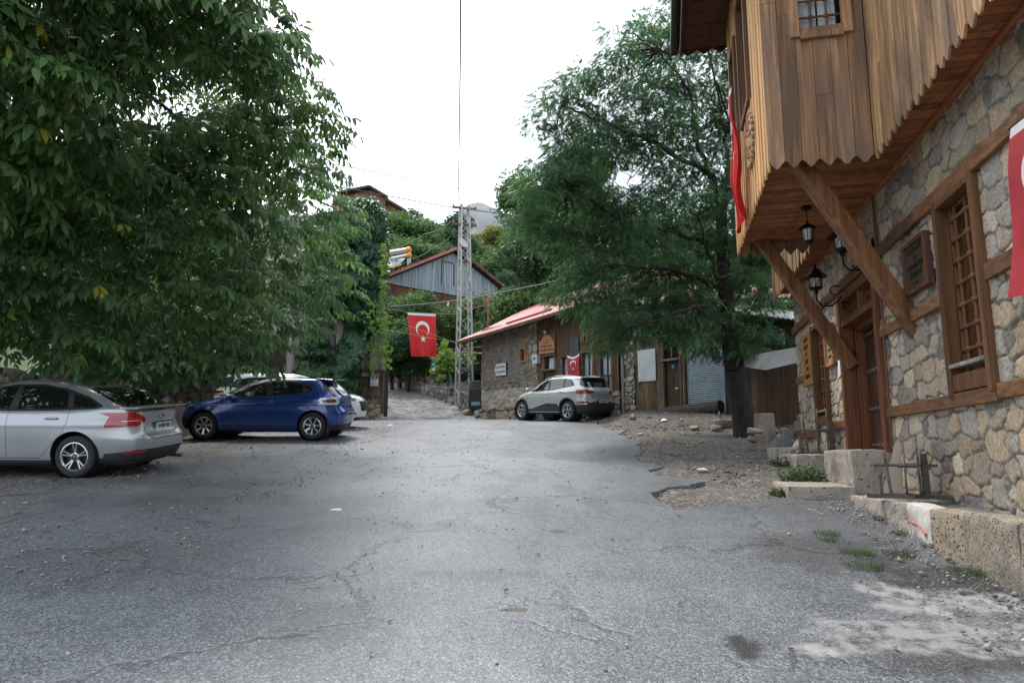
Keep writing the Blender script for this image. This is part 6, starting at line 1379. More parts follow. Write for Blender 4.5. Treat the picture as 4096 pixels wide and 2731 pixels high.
def gtree(lab, C, rad, n, leaf, mat, group=None, trunk=None, cat='tree', nm='broadleaf_tree', bark=None, lumps=26):
    C = np.asarray(C, float); g_ = float(G_(C[0], C[1])); base = np.array((C[0], C[1], g_)) if trunk is None else np.asarray(trunk, float)
    t = root(nm, lab, cat, base, group); cl = Cloud(); lc_ = crown(cl, C, rad, n, leaf, lumps=lumps); cl.build('crown', mat, t)
    b = MB(); r0 = .05*rad[2]+.05; f = C+np.array((0, 0, -rad[2]*.35)); limb(b, [base-np.array((0, 0, .3)), (base+f)/2+R.normal(0, .1, 3), f], r0, r0*.6, 9, .03)
    for q in lc_[::3]: limb(b, [f, (f+q)/2, q], r0*.35, r0*.08, 5, .05)
    b.build('trunk', bark or m_bark, t, smooth=True); return t
def copy_thing(src, loc, lab, sc=1.0, rz=0, group=None):
    o = src.copy(); COL.objects.link(o); o.location = loc; o['label'] = lab; o.scale = (sc, sc, sc*random.uniform(.9, 1.1)); o.rotation_euler = (0, 0, rz)
    if group: o['group'] = group
    for ch in list(src.children):
        c = ch.copy(); COL.objects.link(c); c.parent = o
        for g_ in list(ch.children):
            d = g_.copy(); COL.objects.link(d); d.parent = c
    return o
# behind the reading room
G1 = 'trees behind the reading room'
gtree('dark green tree rising directly behind the left half of the pink roof', at(2210, 1060, 39), (3.0, 2.6, 2.6), 3600, .20, m_treeB, G1)
gtree('bushy tree with grey branches between the pylon and the locust tree', at(2150, 900, 44), (2.6, 2.4, 3.4), 3600, .21, m_treeA, G1)
gtree('tall loose tree whose top pokes above the cable right of the pylon', at(2330, 790, 46), (3.4, 3, 4.2), 4200, .21, m_treeB, G1)
gtree('small tree leaning over the left end of the pink roof', at(2110, 1230, 37.5), (2.0, 1.6, 1.35), 2400, .17, m_treeA, G1)
gtree('bright green tree behind the shed roof seen right of the locust trunk', at(3080, 1060, 38), (3.2, 2.6, 3.0), 3000, .2, m_treeA, G1)
gtree('tree behind the red shed roof seen through the locust branches', at(2650, 1000, 42), (4.2, 3, 3.0), 3400, .21, m_treeB, G1)
# between lane and tin-gabled house
G2 = 'fruit trees along the cobbled lane'
gtree('dark leafy tree standing behind the hanging red flag', at(1640, 1400, 43), (2.3, 2, 1.9), 3000, .15, m_treeB, G2)
gtree('lighter bushy tree below the wooden wall of the tin gabled house', at(1620, 1245, 46), (2.5, 1.8, 1.5), 2600, .15, m_treeA, G2)
gtree('dark tree overhanging the left bend of the cobbled lane', at(1570, 1420, 44), (1.7, 1.6, 1.7), 2200, .15, m_treeB, G2)
gtree('leafy tree right behind the lattice pylon', at(1900, 1290, 47), (2.5, 2, 1.9), 2600, .16, m_treeA, G2)
gtree('round tree between the pylon and the roof end', at(1975, 1350, 43), (1.7, 1.6, 1.9), 2200, .15, m_treeB, G2)
# hillside behind the tin-gabled house
G3 = 'trees covering the hillside'
def ty(top, rz, d): return top+rz*FPX/d*.98
t1 = gtree('wide mid green tree on the slope behind the solar tanks', at(1590, ty(868, 4.0, 74), 74), (5.5, 4.5, 4.0), 5200, .34, m_treeA, G3)
t2 = gtree('tall dark tree on the slope right behind the pylon', at(1790, ty(842, 4.6, 78), 78), (3.6, 3.6, 4.6), 4600, .34, m_treeB, G3)
t3 = gtree('ridge tree with sunlight painted into its golden leaves below the grey mountain', at(1990, ty(908, 4.2, 105), 105), (5.0, 4.5, 4.2), 4600, .42, m_treeC, G3)
def cp(src, x, top, d, lab, sc=1, rz=0):
    p = at(x, ty(top, CR[src.name]*sc, d), d); return copy_thing(src, p-CC[src.name]*sc, lab, sc, rz, G3)
CC = {t1.name: at(1590, ty(868, 4.0, 74), 74)-np.array(t1.location), t2.name: at(1790, ty(842, 4.6, 78), 78)-np.array(t2.location), t3.name: at(1990, ty(908, 4.2, 105), 105)-np.array(t3.location)}
CR = {t1.name: 4.0, t2.name: 4.6, t3.name: 4.2}
cp(t1, 1700, 866, 92, 'rounded tree on the ridge left of the pylon top', .95, 0)
cp(t2, 1620, 858, 90, 'dark tree on the ridge beside the old wooden house', .8, 0)
cp(t1, 1480, 835, 84, 'tree on the slope just below the old wooden house', .95, 0)
cp(t1, 1640, 965, 64, 'low bright tree just above the pink roof edge', .7, 0)
cp(t2, 1740, 940, 66, 'dark tree between solar tanks and pylon', .8, 0)
cp(t2, 1900, 1020, 74, 'dark tree right of the pylon below the sunlit-painted crowns', .95, 0)
cp(t1, 2010, 1010, 70, 'green tree behind the right roof slope of the tin gabled house', .9, 0)
cp(t1, 1895, 965, 96, 'small tree on the ridge just right of the pylon', .8, 0)
cp(t3, 2085, 930, 100, 'second ridge tree with sunlight painted into its leaves nearer the locust tree', .8, 0)
cp(t3, 1925, 915, 112, 'third ridge tree with sunlight painted into its leaves touching the pylon', .7, 0)
cp(t1, 2140, 990, 76, 'green tree below the sunlit-painted ridge trees', 1.0, 0)
cp(t2, 1990, 1100, 62, 'dark tree beside the right eaves of the tin gabled house', .6, 0)
cp(t1, 1430, 900, 66, 'tree half hidden behind the ivy tower top', .9, 0)
cp(t2, 2060, 985, 84, 'dark tree filling the slope between two sunlit-painted crowns', .9, 0)
# dark leaf mass added behind the car park terrace to block light
G4 = 'light-blocking trees added behind the car park'
gtree('tree added on the terrace to block light behind the walnut branches', (-13.5, 22, 7), (4, 3, 4.5), 2600, .3, m_treeB, G4)
gtree('second tree added further left on the terrace to block light', (-18, 20, 8), (5, 3, 6), 2600, .35, m_treeB, G4)
# ---- vines and ivy
IT = np.array([(0, 0, 0), (-.42, .35, .04), (-.2, .75, -.05), (0, 1.05, -.16), (.2, .75, -.05), (.42, .35, .04), (0, .45, .03)], float); IF = np.array([(0, 6, 1), (1, 6, 2), (2, 6, 3), (3, 6, 4), (4, 6, 5), (5, 6, 0)])
def leaves_on(cl, P, N, size, hang=.9, jit=.35):
    n = len(P); d2 = N*.55+np.array((0, 0, -hang))+R.normal(0, jit, (n, 3)); y = d2/np.linalg.norm(d2, axis=1, keepdims=True)
    z = N-np.sum(N*y, 1, keepdims=True)*y+R.normal(0, .15, (n, 3)); z = z-np.sum(z*y, 1, keepdims=True)*y; z /= np.linalg.norm(z, axis=1, keepdims=True); x = np.cross(y, z)
    v, f = inst(IT, IF, P, np.stack([x, y, z], -1), size*R.uniform(.6, 1.3, n)); return v, f
iv = root('ivy_curtain', 'thick dark ivy curtain swallowing the front of the old plank house', 'ivy', (-8, 30, 3), None)
cl = Cloud()
ivp = [(1010, 1400), (970, 1280), (1060, 1150), (1200, 1040), (1330, 900), (1390, 820), (1440, 790), (1500, 800), (1545, 850), (1552, 960), (1545, 1060), (1555, 1180), (1545, 1270), (1510, 1330), (1450, 1400), (1425, 1490), (1430, 1570), (1400, 1590), (1330, 1560), (1250, 1530), (1120, 1470)]
for layer, (n, dd) in enumerate(((21000, 0), (12000, .7), (8000, 1.4))):
    P = np.array(ivp, float); k = 0; X = R.uniform(950, 1555, n*2); Y = R.uniform(780, 1600, n*2); m = inside(X+R.normal(0, 9, n*2), Y+R.normal(0, 9, n*2), ivp); X, Y = X[m][:n], Y[m][:n]
    lump = fbm(np.stack([X/75, Y/95], -1), 3, 5)
    D = 31.2-1.1*(lump-.5)*3+dd+1.2*np.minimum(((X-1400)/190)**2, 1.6)
    pts = np.array([at(x, y, d) for x, y, d in zip(X, Y, D)]); gx_ = (fbm(np.stack([(X+6)/75, Y/95], -1), 3, 5)-lump)*9; gy_ = (fbm(np.stack([X/75, (Y-6)/95], -1), 3, 5)-lump)*9
    N = np.stack([gx_*-1+.1, -np.ones(len(X)), -gy_*-1+.35], -1); N /= np.linalg.norm(N, axis=1, keepdims=True)
    v, f = leaves_on(cl, pts, N, .16); cl.add(v, f, np.repeat(np.clip(R.normal(.25+.5*(lump-.3), .16, len(X)), 0, 1), len(IF)))
cl.build('foliage', m_ivy, iv)
b = MB()
for k in range(7): x0 = 1180+k*48; limb(b, [at(x0, 1600, 31.6), at(x0+20, 1300, 31.9), at(x0+60, 1000, 32)], .05, .02, 6, .15)
b.build('stem', m_bark, iv, smooth=True)
yl = Cloud(); X = np.concatenate([R.normal(1533, 8, 260), R.normal(1500, 26, 160)]); Y = np.concatenate([R.uniform(960, 1400, 260), R.uniform(1200, 1440, 160)])
pts = np.array([at(x, y, 30.6+R.normal(0, .2)) for x, y in zip(X, Y)]); N = np.tile(np.array((.5, -.8, .2)), (len(X), 1)); v, f = leaves_on(yl, pts, N, .15, .9, .5); yl.add(v, f, np.repeat(R.random(len(X)), len(IF)))
for (x0, y0), (x1, y1) in (((1520, 1395), (1560, 1445)), ((1530, 1420), (1558, 1402)), ((1515, 1440), (1565, 1470)), ((1475, 1440), (1500, 1510)), ((1520, 1330), (1545, 1350)), ((1535, 1060), (1550, 1075)), ((1525, 1160), (1548, 1190))):
    n = 40; t = R.random(n); pts = np.array([at(x0+(x1-x0)*q+R.normal(0, 2), y0+(y1-y0)*q+R.normal(0, 2), 30.4) for q in t]); v, f = leaves_on(yl, pts, np.tile(np.array((.3, -.9, .2)), (n, 1)), .13, .8, .5); yl.add(v, f, np.repeat(R.random(n), len(IF)))
yo = root('young_vine', 'yellow-green young vine tips trailing off the right edge of the ivy', 'vine', at(1530, 1300, 30.5)); yl.build('foliage', m_ivyy, yo)
gv = root('grape_vine', 'light green grape vine on the pergola between flag and pylon', 'vine', at(1800, 1650, 40)); cl = Cloud()
for (x, y, rx, ry, n) in ((1790, 1440, 38, 40, 420), (1850, 1430, 45, 26, 380), (1750, 1430, 25, 10, 120), (1900, 1440, 40, 30, 300), (1765, 1505, 14, 10, 60), (1775, 1380, 8, 22, 50), (1735, 1480, 10, 10, 40)):
    pts = np.array([at(x+R.normal(0, rx*.5), y+R.normal(0, ry*.5), 39.5+R.normal(0, .3)) for _ in range(n)]); v, f = leaves_on(cl, pts, np.tile(np.array((0, -.9, .4)), (n, 1)), .2, .6, .5); cl.add(v, f, np.repeat(R.random(n), len(IF)))
cl.build('foliage', m_ivyy, gv); b = MB(); limb(b, [at(1795, 1650, 39.8), at(1792, 1550, 39.8), at(1800, 1450, 39.6)], .07, .04, 7, .04); b.build('stem', m_barkg, gv, smooth=True)
# ---- weeds and grass
def tuft(name, lab, cat, p, r, n, h, mat=None, leafy=False, group=None):
    p = np.asarray(p, float); cl = Cloud(); a = R.uniform(0, 6.28, n); q = R.uniform(0, 1, n)**.6*r; P = np.stack([p[0]+np.cos(a)*q, p[1]+np.sin(a)*q, np.zeros(n)], -1); P[:, 2] = p[2]-.01
    if leafy:
        P[:, 2] += R.uniform(0, h, n)*(1-(q/r)**2*.7); d2 = np.stack([np.cos(a), np.sin(a), R.normal(.1, .4, n)], -1); v, f = inst(GT*np.array((1.5, 1, 1)), GF, P, frames(d2, R.normal(0, .5, n)), R.uniform(.03, .07, n)); cl.add(v, f, np.repeat(R.random(n), 2))
    m = n//(3 if leafy else 1); BT = np.array([(-.012, 0, 0), (.012, 0, 0), (-.009, .5, .0), (.009, .5, 0), (0, 1, -.1)]); BF = np.array([(0, 1, 2), (1, 3, 2), (2, 3, 4)])
    d2 = np.stack([np.cos(a)*R.uniform(.1, .9, n), np.sin(a)*R.uniform(.1, .9, n), np.ones(n)*.9], -1)[:m]; Pb = P[:m].copy(); Pb[:, 2] = p[2]-.01
    v, f = inst(BT*np.array((1.6, 1, 1)), BF, Pb, frames(d2, R.uniform(-3, 3, m)), h*R.uniform(.5, 1.2, m)); cl.add(v, f, np.repeat(R.random(m), 3))
    o = cl.build(name, mat or m_grass, None, org=p); tag(o, lab, cat, group); return o
tuft('weed_clump', 'biggest leafy green weed clump at the foot of the pale stone seat', 'weed', gz(3215, 1925), .30, 420, .26, None, True)
tuft('weed_clump', 'leafy weed clump at the corner of the farthest stone seat', 'weed', gz(3130, 1862), .20, 220, .17, None, True)
tuft('weed_clump', 'dry weed tuft at the left corner of the lowest step', 'weed', gz(3112, 1978), .10, 90, .12, None, True)
for i, (x, y, r, n, l) in enumerate(((3435, 2230, .13, 120, 'dark grass tuft on the asphalt nearest the middle of the gravelly apron'), (3465, 2285, .17, 160, 'widest grass tuft growing through the asphalt before the bench'), (3600, 2235, .12, 90, 'grass tuft between the two bigger tufts and the whitewashed block'), (3310, 2150, .12, 80, 'flat grass tuft on the asphalt farthest from the bench'), (3315, 2178, .07, 40, 'tiny grass tuft just below the flat one'), (3520, 2088, .06, 50, 'small green tuft at the foot of the second bench block'), (3600, 2150, .05, 40, 'thin tuft at the foot of the whitewashed block'), (3900, 2310, .16, 110, 'dark grass tuft at the foot of the pitted bench blocks'), (3715, 2200, .05, 30, 'tiny tuft in the joint beside the whitewashed block'))):
    tuft('grass_tuft', l, 'grass tuft', gz(x, y)+np.array((0, 0, .03)), r, n*3, .075, None, False, 'grass tufts in front of the bench')
# sparse grass on the dirt bank
P = scatter(500, [(3.4, 23.2), (5.6, 22.3), (6.4, 21), (6.2, 20.3), (5.2, 20.8), (3.6, 22.6)]); cl = Cloud(); a = R.uniform(0, 6.28, len(P)); d2 = np.stack([np.cos(a)*.5, np.sin(a)*.5, np.ones(len(P))], -1); BT = np.array([(-.05, 0, 0), (.05, 0, 0), (0, 1, -.1)]); v, f = inst(BT, np.array([(0, 1, 2)]), P, frames(d2, a), R.uniform(.05, .13, len(P))); cl.add(v, f, R.random(len(P)))
o = cl.build('dry_grass', leafmat('dry_grass', (.10, .12, .05), (.22, .21, .10), .3, .6), None, org=(4.5, 22, 2.5)); tag(o, kind='stuff')
P = scatter(900, [(-1.6, 28.9), (.3, 28.3), (1.6, 27.2), (3.2, 26.2), (3.4, 26.9), (1.8, 28.4), (-.6, 31.5)]); cl = Cloud(); a = R.uniform(0, 6.28, len(P)); d2 = np.stack([np.cos(a)*.5, np.sin(a)*.5, np.ones(len(P))], -1); v, f = inst(BT, np.array([(0, 1, 2)]), P+np.array((0, 0, .03)), frames(d2, a), R.uniform(.05, .12, len(P))); cl.add(v, f, R.random(len(P)))
o = cl.build('kerb_grass', m_grass, None, org=(0, 28, 2.8)); tag(o, kind='stuff')
# ================= background: walls, old houses, pylon, cables, hills
# dry-stone terrace behind the saloon, back wall behind the suvs
def wallseg(nm, lab, p, q, z0, z1, res, cell, rel, pal, mortar, seed, topj=.25, th=.5, mat=None, gap=(.03, .16)):
    rt = root(nm, lab, 'wall', (*p, z0)); f, L, d = lineP(p, q); n = np.array((d[1], -d[0], 0)); 
    if n[1] > 0: n = -n
    masonry('face', f, n, 0, L, z0, z1, res, cell, rel, pal, mortar, seed=seed, parent=rt, topj=topj, gap=gap, mat=mat)
    b = MB(); P = np.array((*p, 0)); Q = np.array((*q, 0)); b.hexa([P-n*.06+(0, 0, z0), Q-n*.06+(0, 0, z0), Q-n*th+(0, 0, z0), P-n*th+(0, 0, z0), P-n*.06+(0, 0, z1-topj-.05), Q-n*.06+(0, 0, z1-topj-.05), Q-n*th+(0, 0, z1-topj-.05), P-n*th+(0, 0, z1-topj-.05)]); b.build('core', m_blockd, rt)
    return rt
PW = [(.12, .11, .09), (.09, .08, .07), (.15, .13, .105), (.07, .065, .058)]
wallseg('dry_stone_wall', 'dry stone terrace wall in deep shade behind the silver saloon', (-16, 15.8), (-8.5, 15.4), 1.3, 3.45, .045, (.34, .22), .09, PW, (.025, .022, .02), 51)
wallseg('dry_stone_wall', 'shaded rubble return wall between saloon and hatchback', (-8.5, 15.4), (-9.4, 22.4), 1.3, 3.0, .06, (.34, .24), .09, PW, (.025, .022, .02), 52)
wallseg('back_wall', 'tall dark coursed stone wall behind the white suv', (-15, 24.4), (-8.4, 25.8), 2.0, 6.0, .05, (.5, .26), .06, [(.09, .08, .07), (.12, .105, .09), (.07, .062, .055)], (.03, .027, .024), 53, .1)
m_rock = MAT('field_stone', (.34, .30, .265), .9, 0, (.19, .175, .165), 2.5, tint=.35, bump=.7, bs=14)
def rock(p, s, lab=None, group=None, name='rock', seed=0, mat=None, cat='rock'):
    bm = bmesh.new(); bmesh.ops.create_icosphere(bm, subdivisions=3, radius=1); V = np.array([v.co[:] for v in bm.verts]); F = np.array([[v.index for v in f.verts] for f in bm.faces]); bm.free()
    rg = np.random.default_rng(seed); sc = np.array(s)*.5
    for _ in range(13):     # flatten random sides for a broken-stone look
        n = rg.normal(0, 1, 3); n /= np.linalg.norm(n); h = rg.uniform(.42, .78); dd = V@n; V = V-np.maximum(dd-h, 0)[:, None]*n
    a = rg.uniform(0, 6.28); c, s_ = math.cos(a), math.sin(a); V = V*(1+.12*(vnoise(V*2.3+seed, seed)-.5)[:, None]); V = (V*sc)@np.array([[c, s_, 0], [-s_, c, 0], [0, 0, 1]])
    o = bulk(name, V+np.asarray(p, float), F, mat or m_rock, None, tint=np.full(len(F), rg.random()), org=p)
    if lab: tag(o, lab, cat, group)
    return o
# rubble heap on the wall end behind the saloon
hp = [(x, y, d) for x, y, d in [(330, 1478, 15.2), (365, 1490, 15.3), (400, 1478, 15.3), (425, 1495, 15.2), (455, 1480, 15.3), (480, 1470, 15.4), (505, 1490, 15.3), (530, 1500, 15.2), (548, 1518, 15.2), (470, 1512, 15.2), (500, 1525, 15.1), (530, 1545, 15.1), (440, 1520, 15.1), (555, 1560, 15.2), (520, 1575, 15.0), (490, 1556, 15.0), (285, 1485, 15.4), (250, 1482, 15.4), (545, 1590, 15.1), (470, 1585, 15.0), (190, 1480, 15.5)]]
for i, (x, y, d) in enumerate(hp):
    rock(at(x, y+8, d), (R.uniform(.22, .38), R.uniform(.2, .3), R.uniform(.18, .3)), 'pale grey broken stone in the rubble heap behind the silver saloon', 'stones heaped behind the saloon', 'heaped_stone', 100+i, cat='stone')
# ivy covered plank house and gate
ph = root('plank_house', 'old silvered plank house buried in ivy beside the cobbled lane', 'house', (-8, 33, 3))
FP = Fr((-12.5, 31.9), (1, .06)); b = MB(); b.box(FP, 0, 6.3, -1.0, -.1, 2.4, 12.6); b.build('core', m_oldw, ph)
planks('boarding', 0, 6.35, 5.1, 12.7, m_greyw, .17, -.02, parent=ph, fr=FP, jag=.15)
PQ = Fr(FP.P(6.35, 0, 0)[:2], (-.06, 1)); 
for p_, q_, w_, h_ in ((FP.P(3.0, .15, 9.5), FP.P(6.9, .15, 9.42), .3, .14), (FP.P(3.0, .1, 5.05), FP.P(6.4, .1, 5.05), .2, .16)):
    b = MB(); b.beam(p_, q_, w_, h_); b.build('beam', m_greyw, ph)
masonry('footing', frP(FP, .0), np.append(-FP.n, 0), 0, 6.35, 2.4, 5.1, .06, (.4, .25), .06, PW, (.04, .035, .03), seed=55, parent=ph)
gt = root('wooden_gate', 'weathered panelled wooden gate on a stone footing left of the lane', 'gate', at(1490, 1650, 32.4))
q0, q1 = at(1444, 1640, 32.2), at(1528, 1640, 32.2); FG = Fr(q0[:2], (q1-q0)[:2]); W = np.linalg.norm((q1-q0)[:2]); zt = at(1490, 1490, 32.2)[2]; zb = at(1490, 1588, 32.2)[2]; zf = at(1490, 1640, 32.2)[2]
b = MB(); b.box(FG, -.1, .04, -.1, .08, zf, zt+.1); b.box(FG, W-.04, W+.08, -.1, .08, zf-.1, zt+.1); b.box(FG, -.1, W+.08, -.12, .12, zt, zt+.14); b.box(FG, .04, W-.04, -.08, .05, zb-.04, zb+.06); b.build('gate_frame', m_oldw, gt, bevel=.01)
b = MB(); zm = (zt+zb)/2
for g0, g1 in ((zb+.06, zb+.55), (zb+.66, zm+.42), (zm+.5, zt-.02)):
    for k in range(4): b.box(FG, .07+k*(W-.14)/4, .07+(k+1)*(W-.14)/4-.012, -.05, .0, g0, g1)
b.box(FG, .04, W-.04, -.05, .03, zb+.55, zb+.65); b.box(FG, .04, W-.04, -.05, .03, zm+.42, zm+.5); b.build('panel', WOOD('gate_wood', (.20, .135, .09), (.10, .06, .04), 'z', .8, .35, .7, (.26, .21, .17), (.45, .65)), gt)
masonry('footing', frP(FG, -.02), np.append(-FG.n, 0), -.1, W+.08, zf-.7, zb-.04, .03, (.34, .22), .05, [(.34, .28, .21), (.40, .33, .25), (.30, .16, .11)], (.12, .1, .08), seed=56, parent=gt)
b = MB(); b.box(FG, -.1, W+.1, -.9, -.13, zf-.7, zt+.1); b.build('core', m_dark, gt)
sn = root('paper_sign', 'small white handwritten tea sign on the wooden gate', 'sign', at(1494, 1522, 32.1)); c = at(1494, 1520, 32.1); b = MB(); b.box(FG, W*.36, W*.80, .05, .07, zt-.62, zt-.22); b.build('sheet', m_paper, sn)
for k, s_ in enumerate(('TERASIMIZDA', 'ÇAY', 'MEŞRUBATLAR')): text(s_, .075, FG.P(W*.58, .07, zt-.31-.115*k), np.append(FG.d, 0), np.append(-FG.n, 0), flat('ink_blue', (.03, .05, .15), .6), sn, sx=.72)
ps2 = root('tin_sign', 'little pale board nailed below the silvered planks', 'sign', FG.P(.3, .1, zt+.4)); b = MB(); b.box(FG, .22, .50, .10, .12, zt+.30, zt+.48); b.build('panel', m_sign, ps2)
planks('hanging_planks', .3, W+.12, zt+.2, zt+3.3, m_greyw, .14, .02, parent=ph, fr=FG, jag=.3)
rock(gz(1468, 1615), (.5, .45, .45), 'rounded pale stone beside the gate footing', None, 'rock', 201); rock(gz(1530, 1635), (.9, .5, .18), 'flat stone slab at the left edge of the lane', None, 'rock', 202)
# low stone walls right of the lane
WP = [(.27, .24, .20), (.22, .20, .18), (.33, .29, .24), (.36, .36, .36), (.19, .17, .15)]
def lwall(lab, x0, y0, d0, x1, y1, d1, h0, h1, seed, depth=.45, end=None):
    """low wall whose foot runs from pixel 0 to pixel 1 at distances d0, d1"""
    p = at(x0, y0, d0); q = at(x1, y1, d1); rt = root('low_stone_wall', lab, 'wall', p); f, L, d = lineP(p, q)
    n = np.array((d[1], -d[0], 0)); n = -n if n[1] > 0 else n; zb = min(p[2], q[2])
    def Pf(A, Z):
        X = f(A, Z); t = A/L; lo = p[2]*(1-t)+q[2]*t; hi = h0*(1-t)+h1*t; X[..., 2] = lo-.3+(Z)*(hi+.3); return X
    masonry('face', Pf, n, 0, L, 0, 1, .022, (.30, .30), .06, WP, (.11, .10, .09), seed=seed, parent=rt, gap=(.03, .18), topj=.0)
    b = MB(); u = np.array((0, 0, 1.)); b.hexa([p-n*.04-u*.4, q-n*.04-u*.4, q-n*depth-u*.4, p-n*depth-u*.4, p+n*.03+u*h0, q+n*.03+u*h1, q-n*depth+u*h1, p-n*depth+u*h0]); b.build('core', m_blockd, rt)
    if end is not None:
        g = lambda A, Z: np.concatenate([(q[:2]-n[:2]*A[..., None]), (q[2]-.3+Z*(h1+.3))[..., None]], -1)
        dd = np.array((d[0], d[1], 0)); masonry('end_face', g, dd, 0, depth, 0, 1, .03, (.3, .3), .05, WP, (.11, .1, .09), seed=seed+1, parent=rt)
    return rt
lwall('upper stretch of low stone wall along the lane under the pergola posts', 1585, 1552, 46.5, 1720, 1565, 42.5, .25, .95, 61, .5, 1)
lwall('middle stretch of low stone wall stepping down the lane', 1690, 1572, 42.0, 1800, 1605, 38.5, .55, .75, 62, .5, 1)
lwall('lower stretch of low rubble wall beside the lane', 1790, 1612, 38.0, 1850, 1628, 36, .35, .45, 63, .45)
lwall('stone plinth carrying the lattice pylon beside the bin', 1835, 1632, 35.6, 1878, 1640, 34.6, .85, .80, 64, 1.1, 1)
for i, (x, y, d, s, l) in enumerate(((1872, 1655, 33.8, (.75, .5, .45), 'grey boulder between pylon plinth and trash bin foot'), (1910, 1655, 33.2, (.6, .4, .42), 'squared boulder below the trash bin'), (1948, 1672, 32.6, (.4, .3, .3), 'small boulder at the corner of the reading room'))): rock(at(x, y, d), s, l, None, 'boulder', 210+i)
masonry_ = root('lane_back_wall', 'shaded rubble wall closing the top of the cobbled lane', 'wall', at(1540, 1545, 47)); f, L, d = lineP(at(1500, 1545, 48), at(1690, 1545, 49)); masonry('face', f, (0, -1, 0), 0, L, 5.2, 7.6, .06, (.45, .3), .06, [(.30, .26, .21), (.24, .21, .18)], (.08, .07, .06), seed=66, parent=masonry_)
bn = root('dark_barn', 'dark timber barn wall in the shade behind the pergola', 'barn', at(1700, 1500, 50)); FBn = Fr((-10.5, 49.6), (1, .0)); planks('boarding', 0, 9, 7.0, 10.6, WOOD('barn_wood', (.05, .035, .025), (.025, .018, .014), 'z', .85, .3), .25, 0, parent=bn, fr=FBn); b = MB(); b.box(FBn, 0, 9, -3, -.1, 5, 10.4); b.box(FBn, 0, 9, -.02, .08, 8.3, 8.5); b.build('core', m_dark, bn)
# pergola
pg = root('pergola', 'rough pole pergola over the terrace right of the lane', 'pergola', at(1720, 1560, 42)); 
for x, y0, y1, d, r in ((1627, 1405, 1535, 43.5, .10), (1703, 1420, 1528, 43, .09), (1758, 1405, 1548, 41, .07), (1600, 1470, 1545, 45, .16), (1745, 1430, 1540, 44, .06)):
    b = MB(); b.tube([at(x, y1, d)-np.array((0, 0, .4)), at(x-1, (y0+y1)/2, d), at(x-2, y0, d)], [r, r*.95, r*.85], 8); b.build('post', m_oldw, pg, smooth=True)
for p in (((1632, 1425, 43.3), (1697, 1527, 42.8), .07), ((1570, 1415, 45), (1600, 1460, 45), .09), ((1632, 1420, 45), (1603, 1462, 45), .09), ((1745, 1405, 41.5), (1960, 1385, 39), .07), ((1650, 1420, 43), (1775, 1392, 41), .06), ((1860, 1410, 39), (1990, 1418, 34), .06), ((1840, 1480, 38), (1920, 1450, 36), .05)):
    b = MB(); b.tube([at(*p[0]), at(*p[1])], p[2], 7); b.build('rail', m_oldw, pg, smooth=True)
for x, y, d, c, l in ((1736, 1450, 40.5, (.03, .30, .62), 'blue bell-shaped shade hanging under the pergola'), (1800, 1515, 40, (.02, .36, .25), 'green bell-shaped shade hanging under the pergola')):
    b = MB(); p = at(x, y, d); b.lathe(p, [(.0, .22), (.06, .21), (.11, .12), (.13, -.12), (.19, -.2), (.17, -.2), (.1, -.1)], 14); o = b.build('lamp_shade', flat('shade', c, .4), None, smooth=True, org=p); tag(o, l, 'shade')
lth = root('lean_to', 'dark lean-to between the pylon and the reading room', 'lean-to', at(1940, 1600, 37)); b = MB(); b.wbox(-1.9, -.4, 37, 39.5, 3, 7.0); b.build('wall', m_dark, lth); b = MB(); b.beam(at(1870, 1500, 36.8), at(1985, 1478, 36.2), 2.2, .06); b.build('roof', flat('dark_sheet', (.015, .05, .055), .7), lth)
for k, (x0, y0, x1, y1) in enumerate(((1895, 1560, 1965, 1480), (1895, 1460, 1900, 1600))): b = MB(); b.beam(at(x0, y0, 36.6), at(x1, y1, 36.4), .12, .12); b.build('prop', m_oldw, lth)
# trash bin
tbn = root('trash_bin', 'black street bin with open domed lid between plinth and reading room', 'bin', at(1904, 1650, 33.6)); p0 = at(1904, 1636, 33.6); s = .34
b = MB(); b.hexa([p0+np.array(v) for v in ((-.28, -.25, 0), (.28, -.25, 0), (.28, .25, 0), (-.28, .25, 0), (-.34, -.3, .85), (.34, -.3, .85), (.34, .3, .85), (-.34, .3, .85))]); b.build('body', m_black, tbn, bevel=.03)
b = MB(); b.hexa([p0+np.array(v) for v in ((-.34, -.3, .86), (.34, -.3, .86), (.34, .3, .86), (-.34, .3, .86), (-.22, -.12, 1.36), (.22, -.12, 1.36), (.22, .2, 1.36), (-.22, .2, 1.36))]); b.build('lid', m_black, tbn, bevel=.03)
b = MB(); b.wbox(p0[0]-.22, p0[0]+.22, p0[1]-.33, p0[1]-.31, p0[2]+.15, p0[2]+.34); b.build('badge', flat('bin_badge', (.10, .22, .30), .5), tbn); text('KEMALİYE', .09, p0+np.array((0, -.335, .25)), (1, 0, 0), (0, -1, 0), m_flagw, tbn, sx=.8)
# ---- lattice pylon
py = root('lattice_pylon', 'pale rusty steel lattice pylon carrying the overhead cables', 'pylon', at(1857, 1590, 35.3))
Zb, Zt = at(1857, 1590, 35.3), at(1858, 822, 35.3); H = Zt[2]-Zb[2]; wb, wt_ = .36, .20
leg = lambda sx, sy, t: Zb*(1-t)+Zt*t+np.array((sx*(wb+(wt_-wb)*t), sy*(wb+(wt_-wb)*t), 0))
rz_ = .35; cr, sr = math.cos(rz_), math.sin(rz_)
def leg(sx, sy, t): w = wb+(wt_-wb)*t; c = Zb*(1-t)+Zt*t; return c+np.array(((sx*cr-sy*sr)*w, (sx*sr+sy*cr)*w, 0))
for sx, sy in ((-1, -1), (1, -1), (1, 1), (-1, 1)):
    b = MB(); b.beam(leg(sx, sy, -.03), leg(sx, sy, 1), .07, .07, (sx, sy, 0)); b.build('leg', m_pyl, py)
b = MB(); n = 19
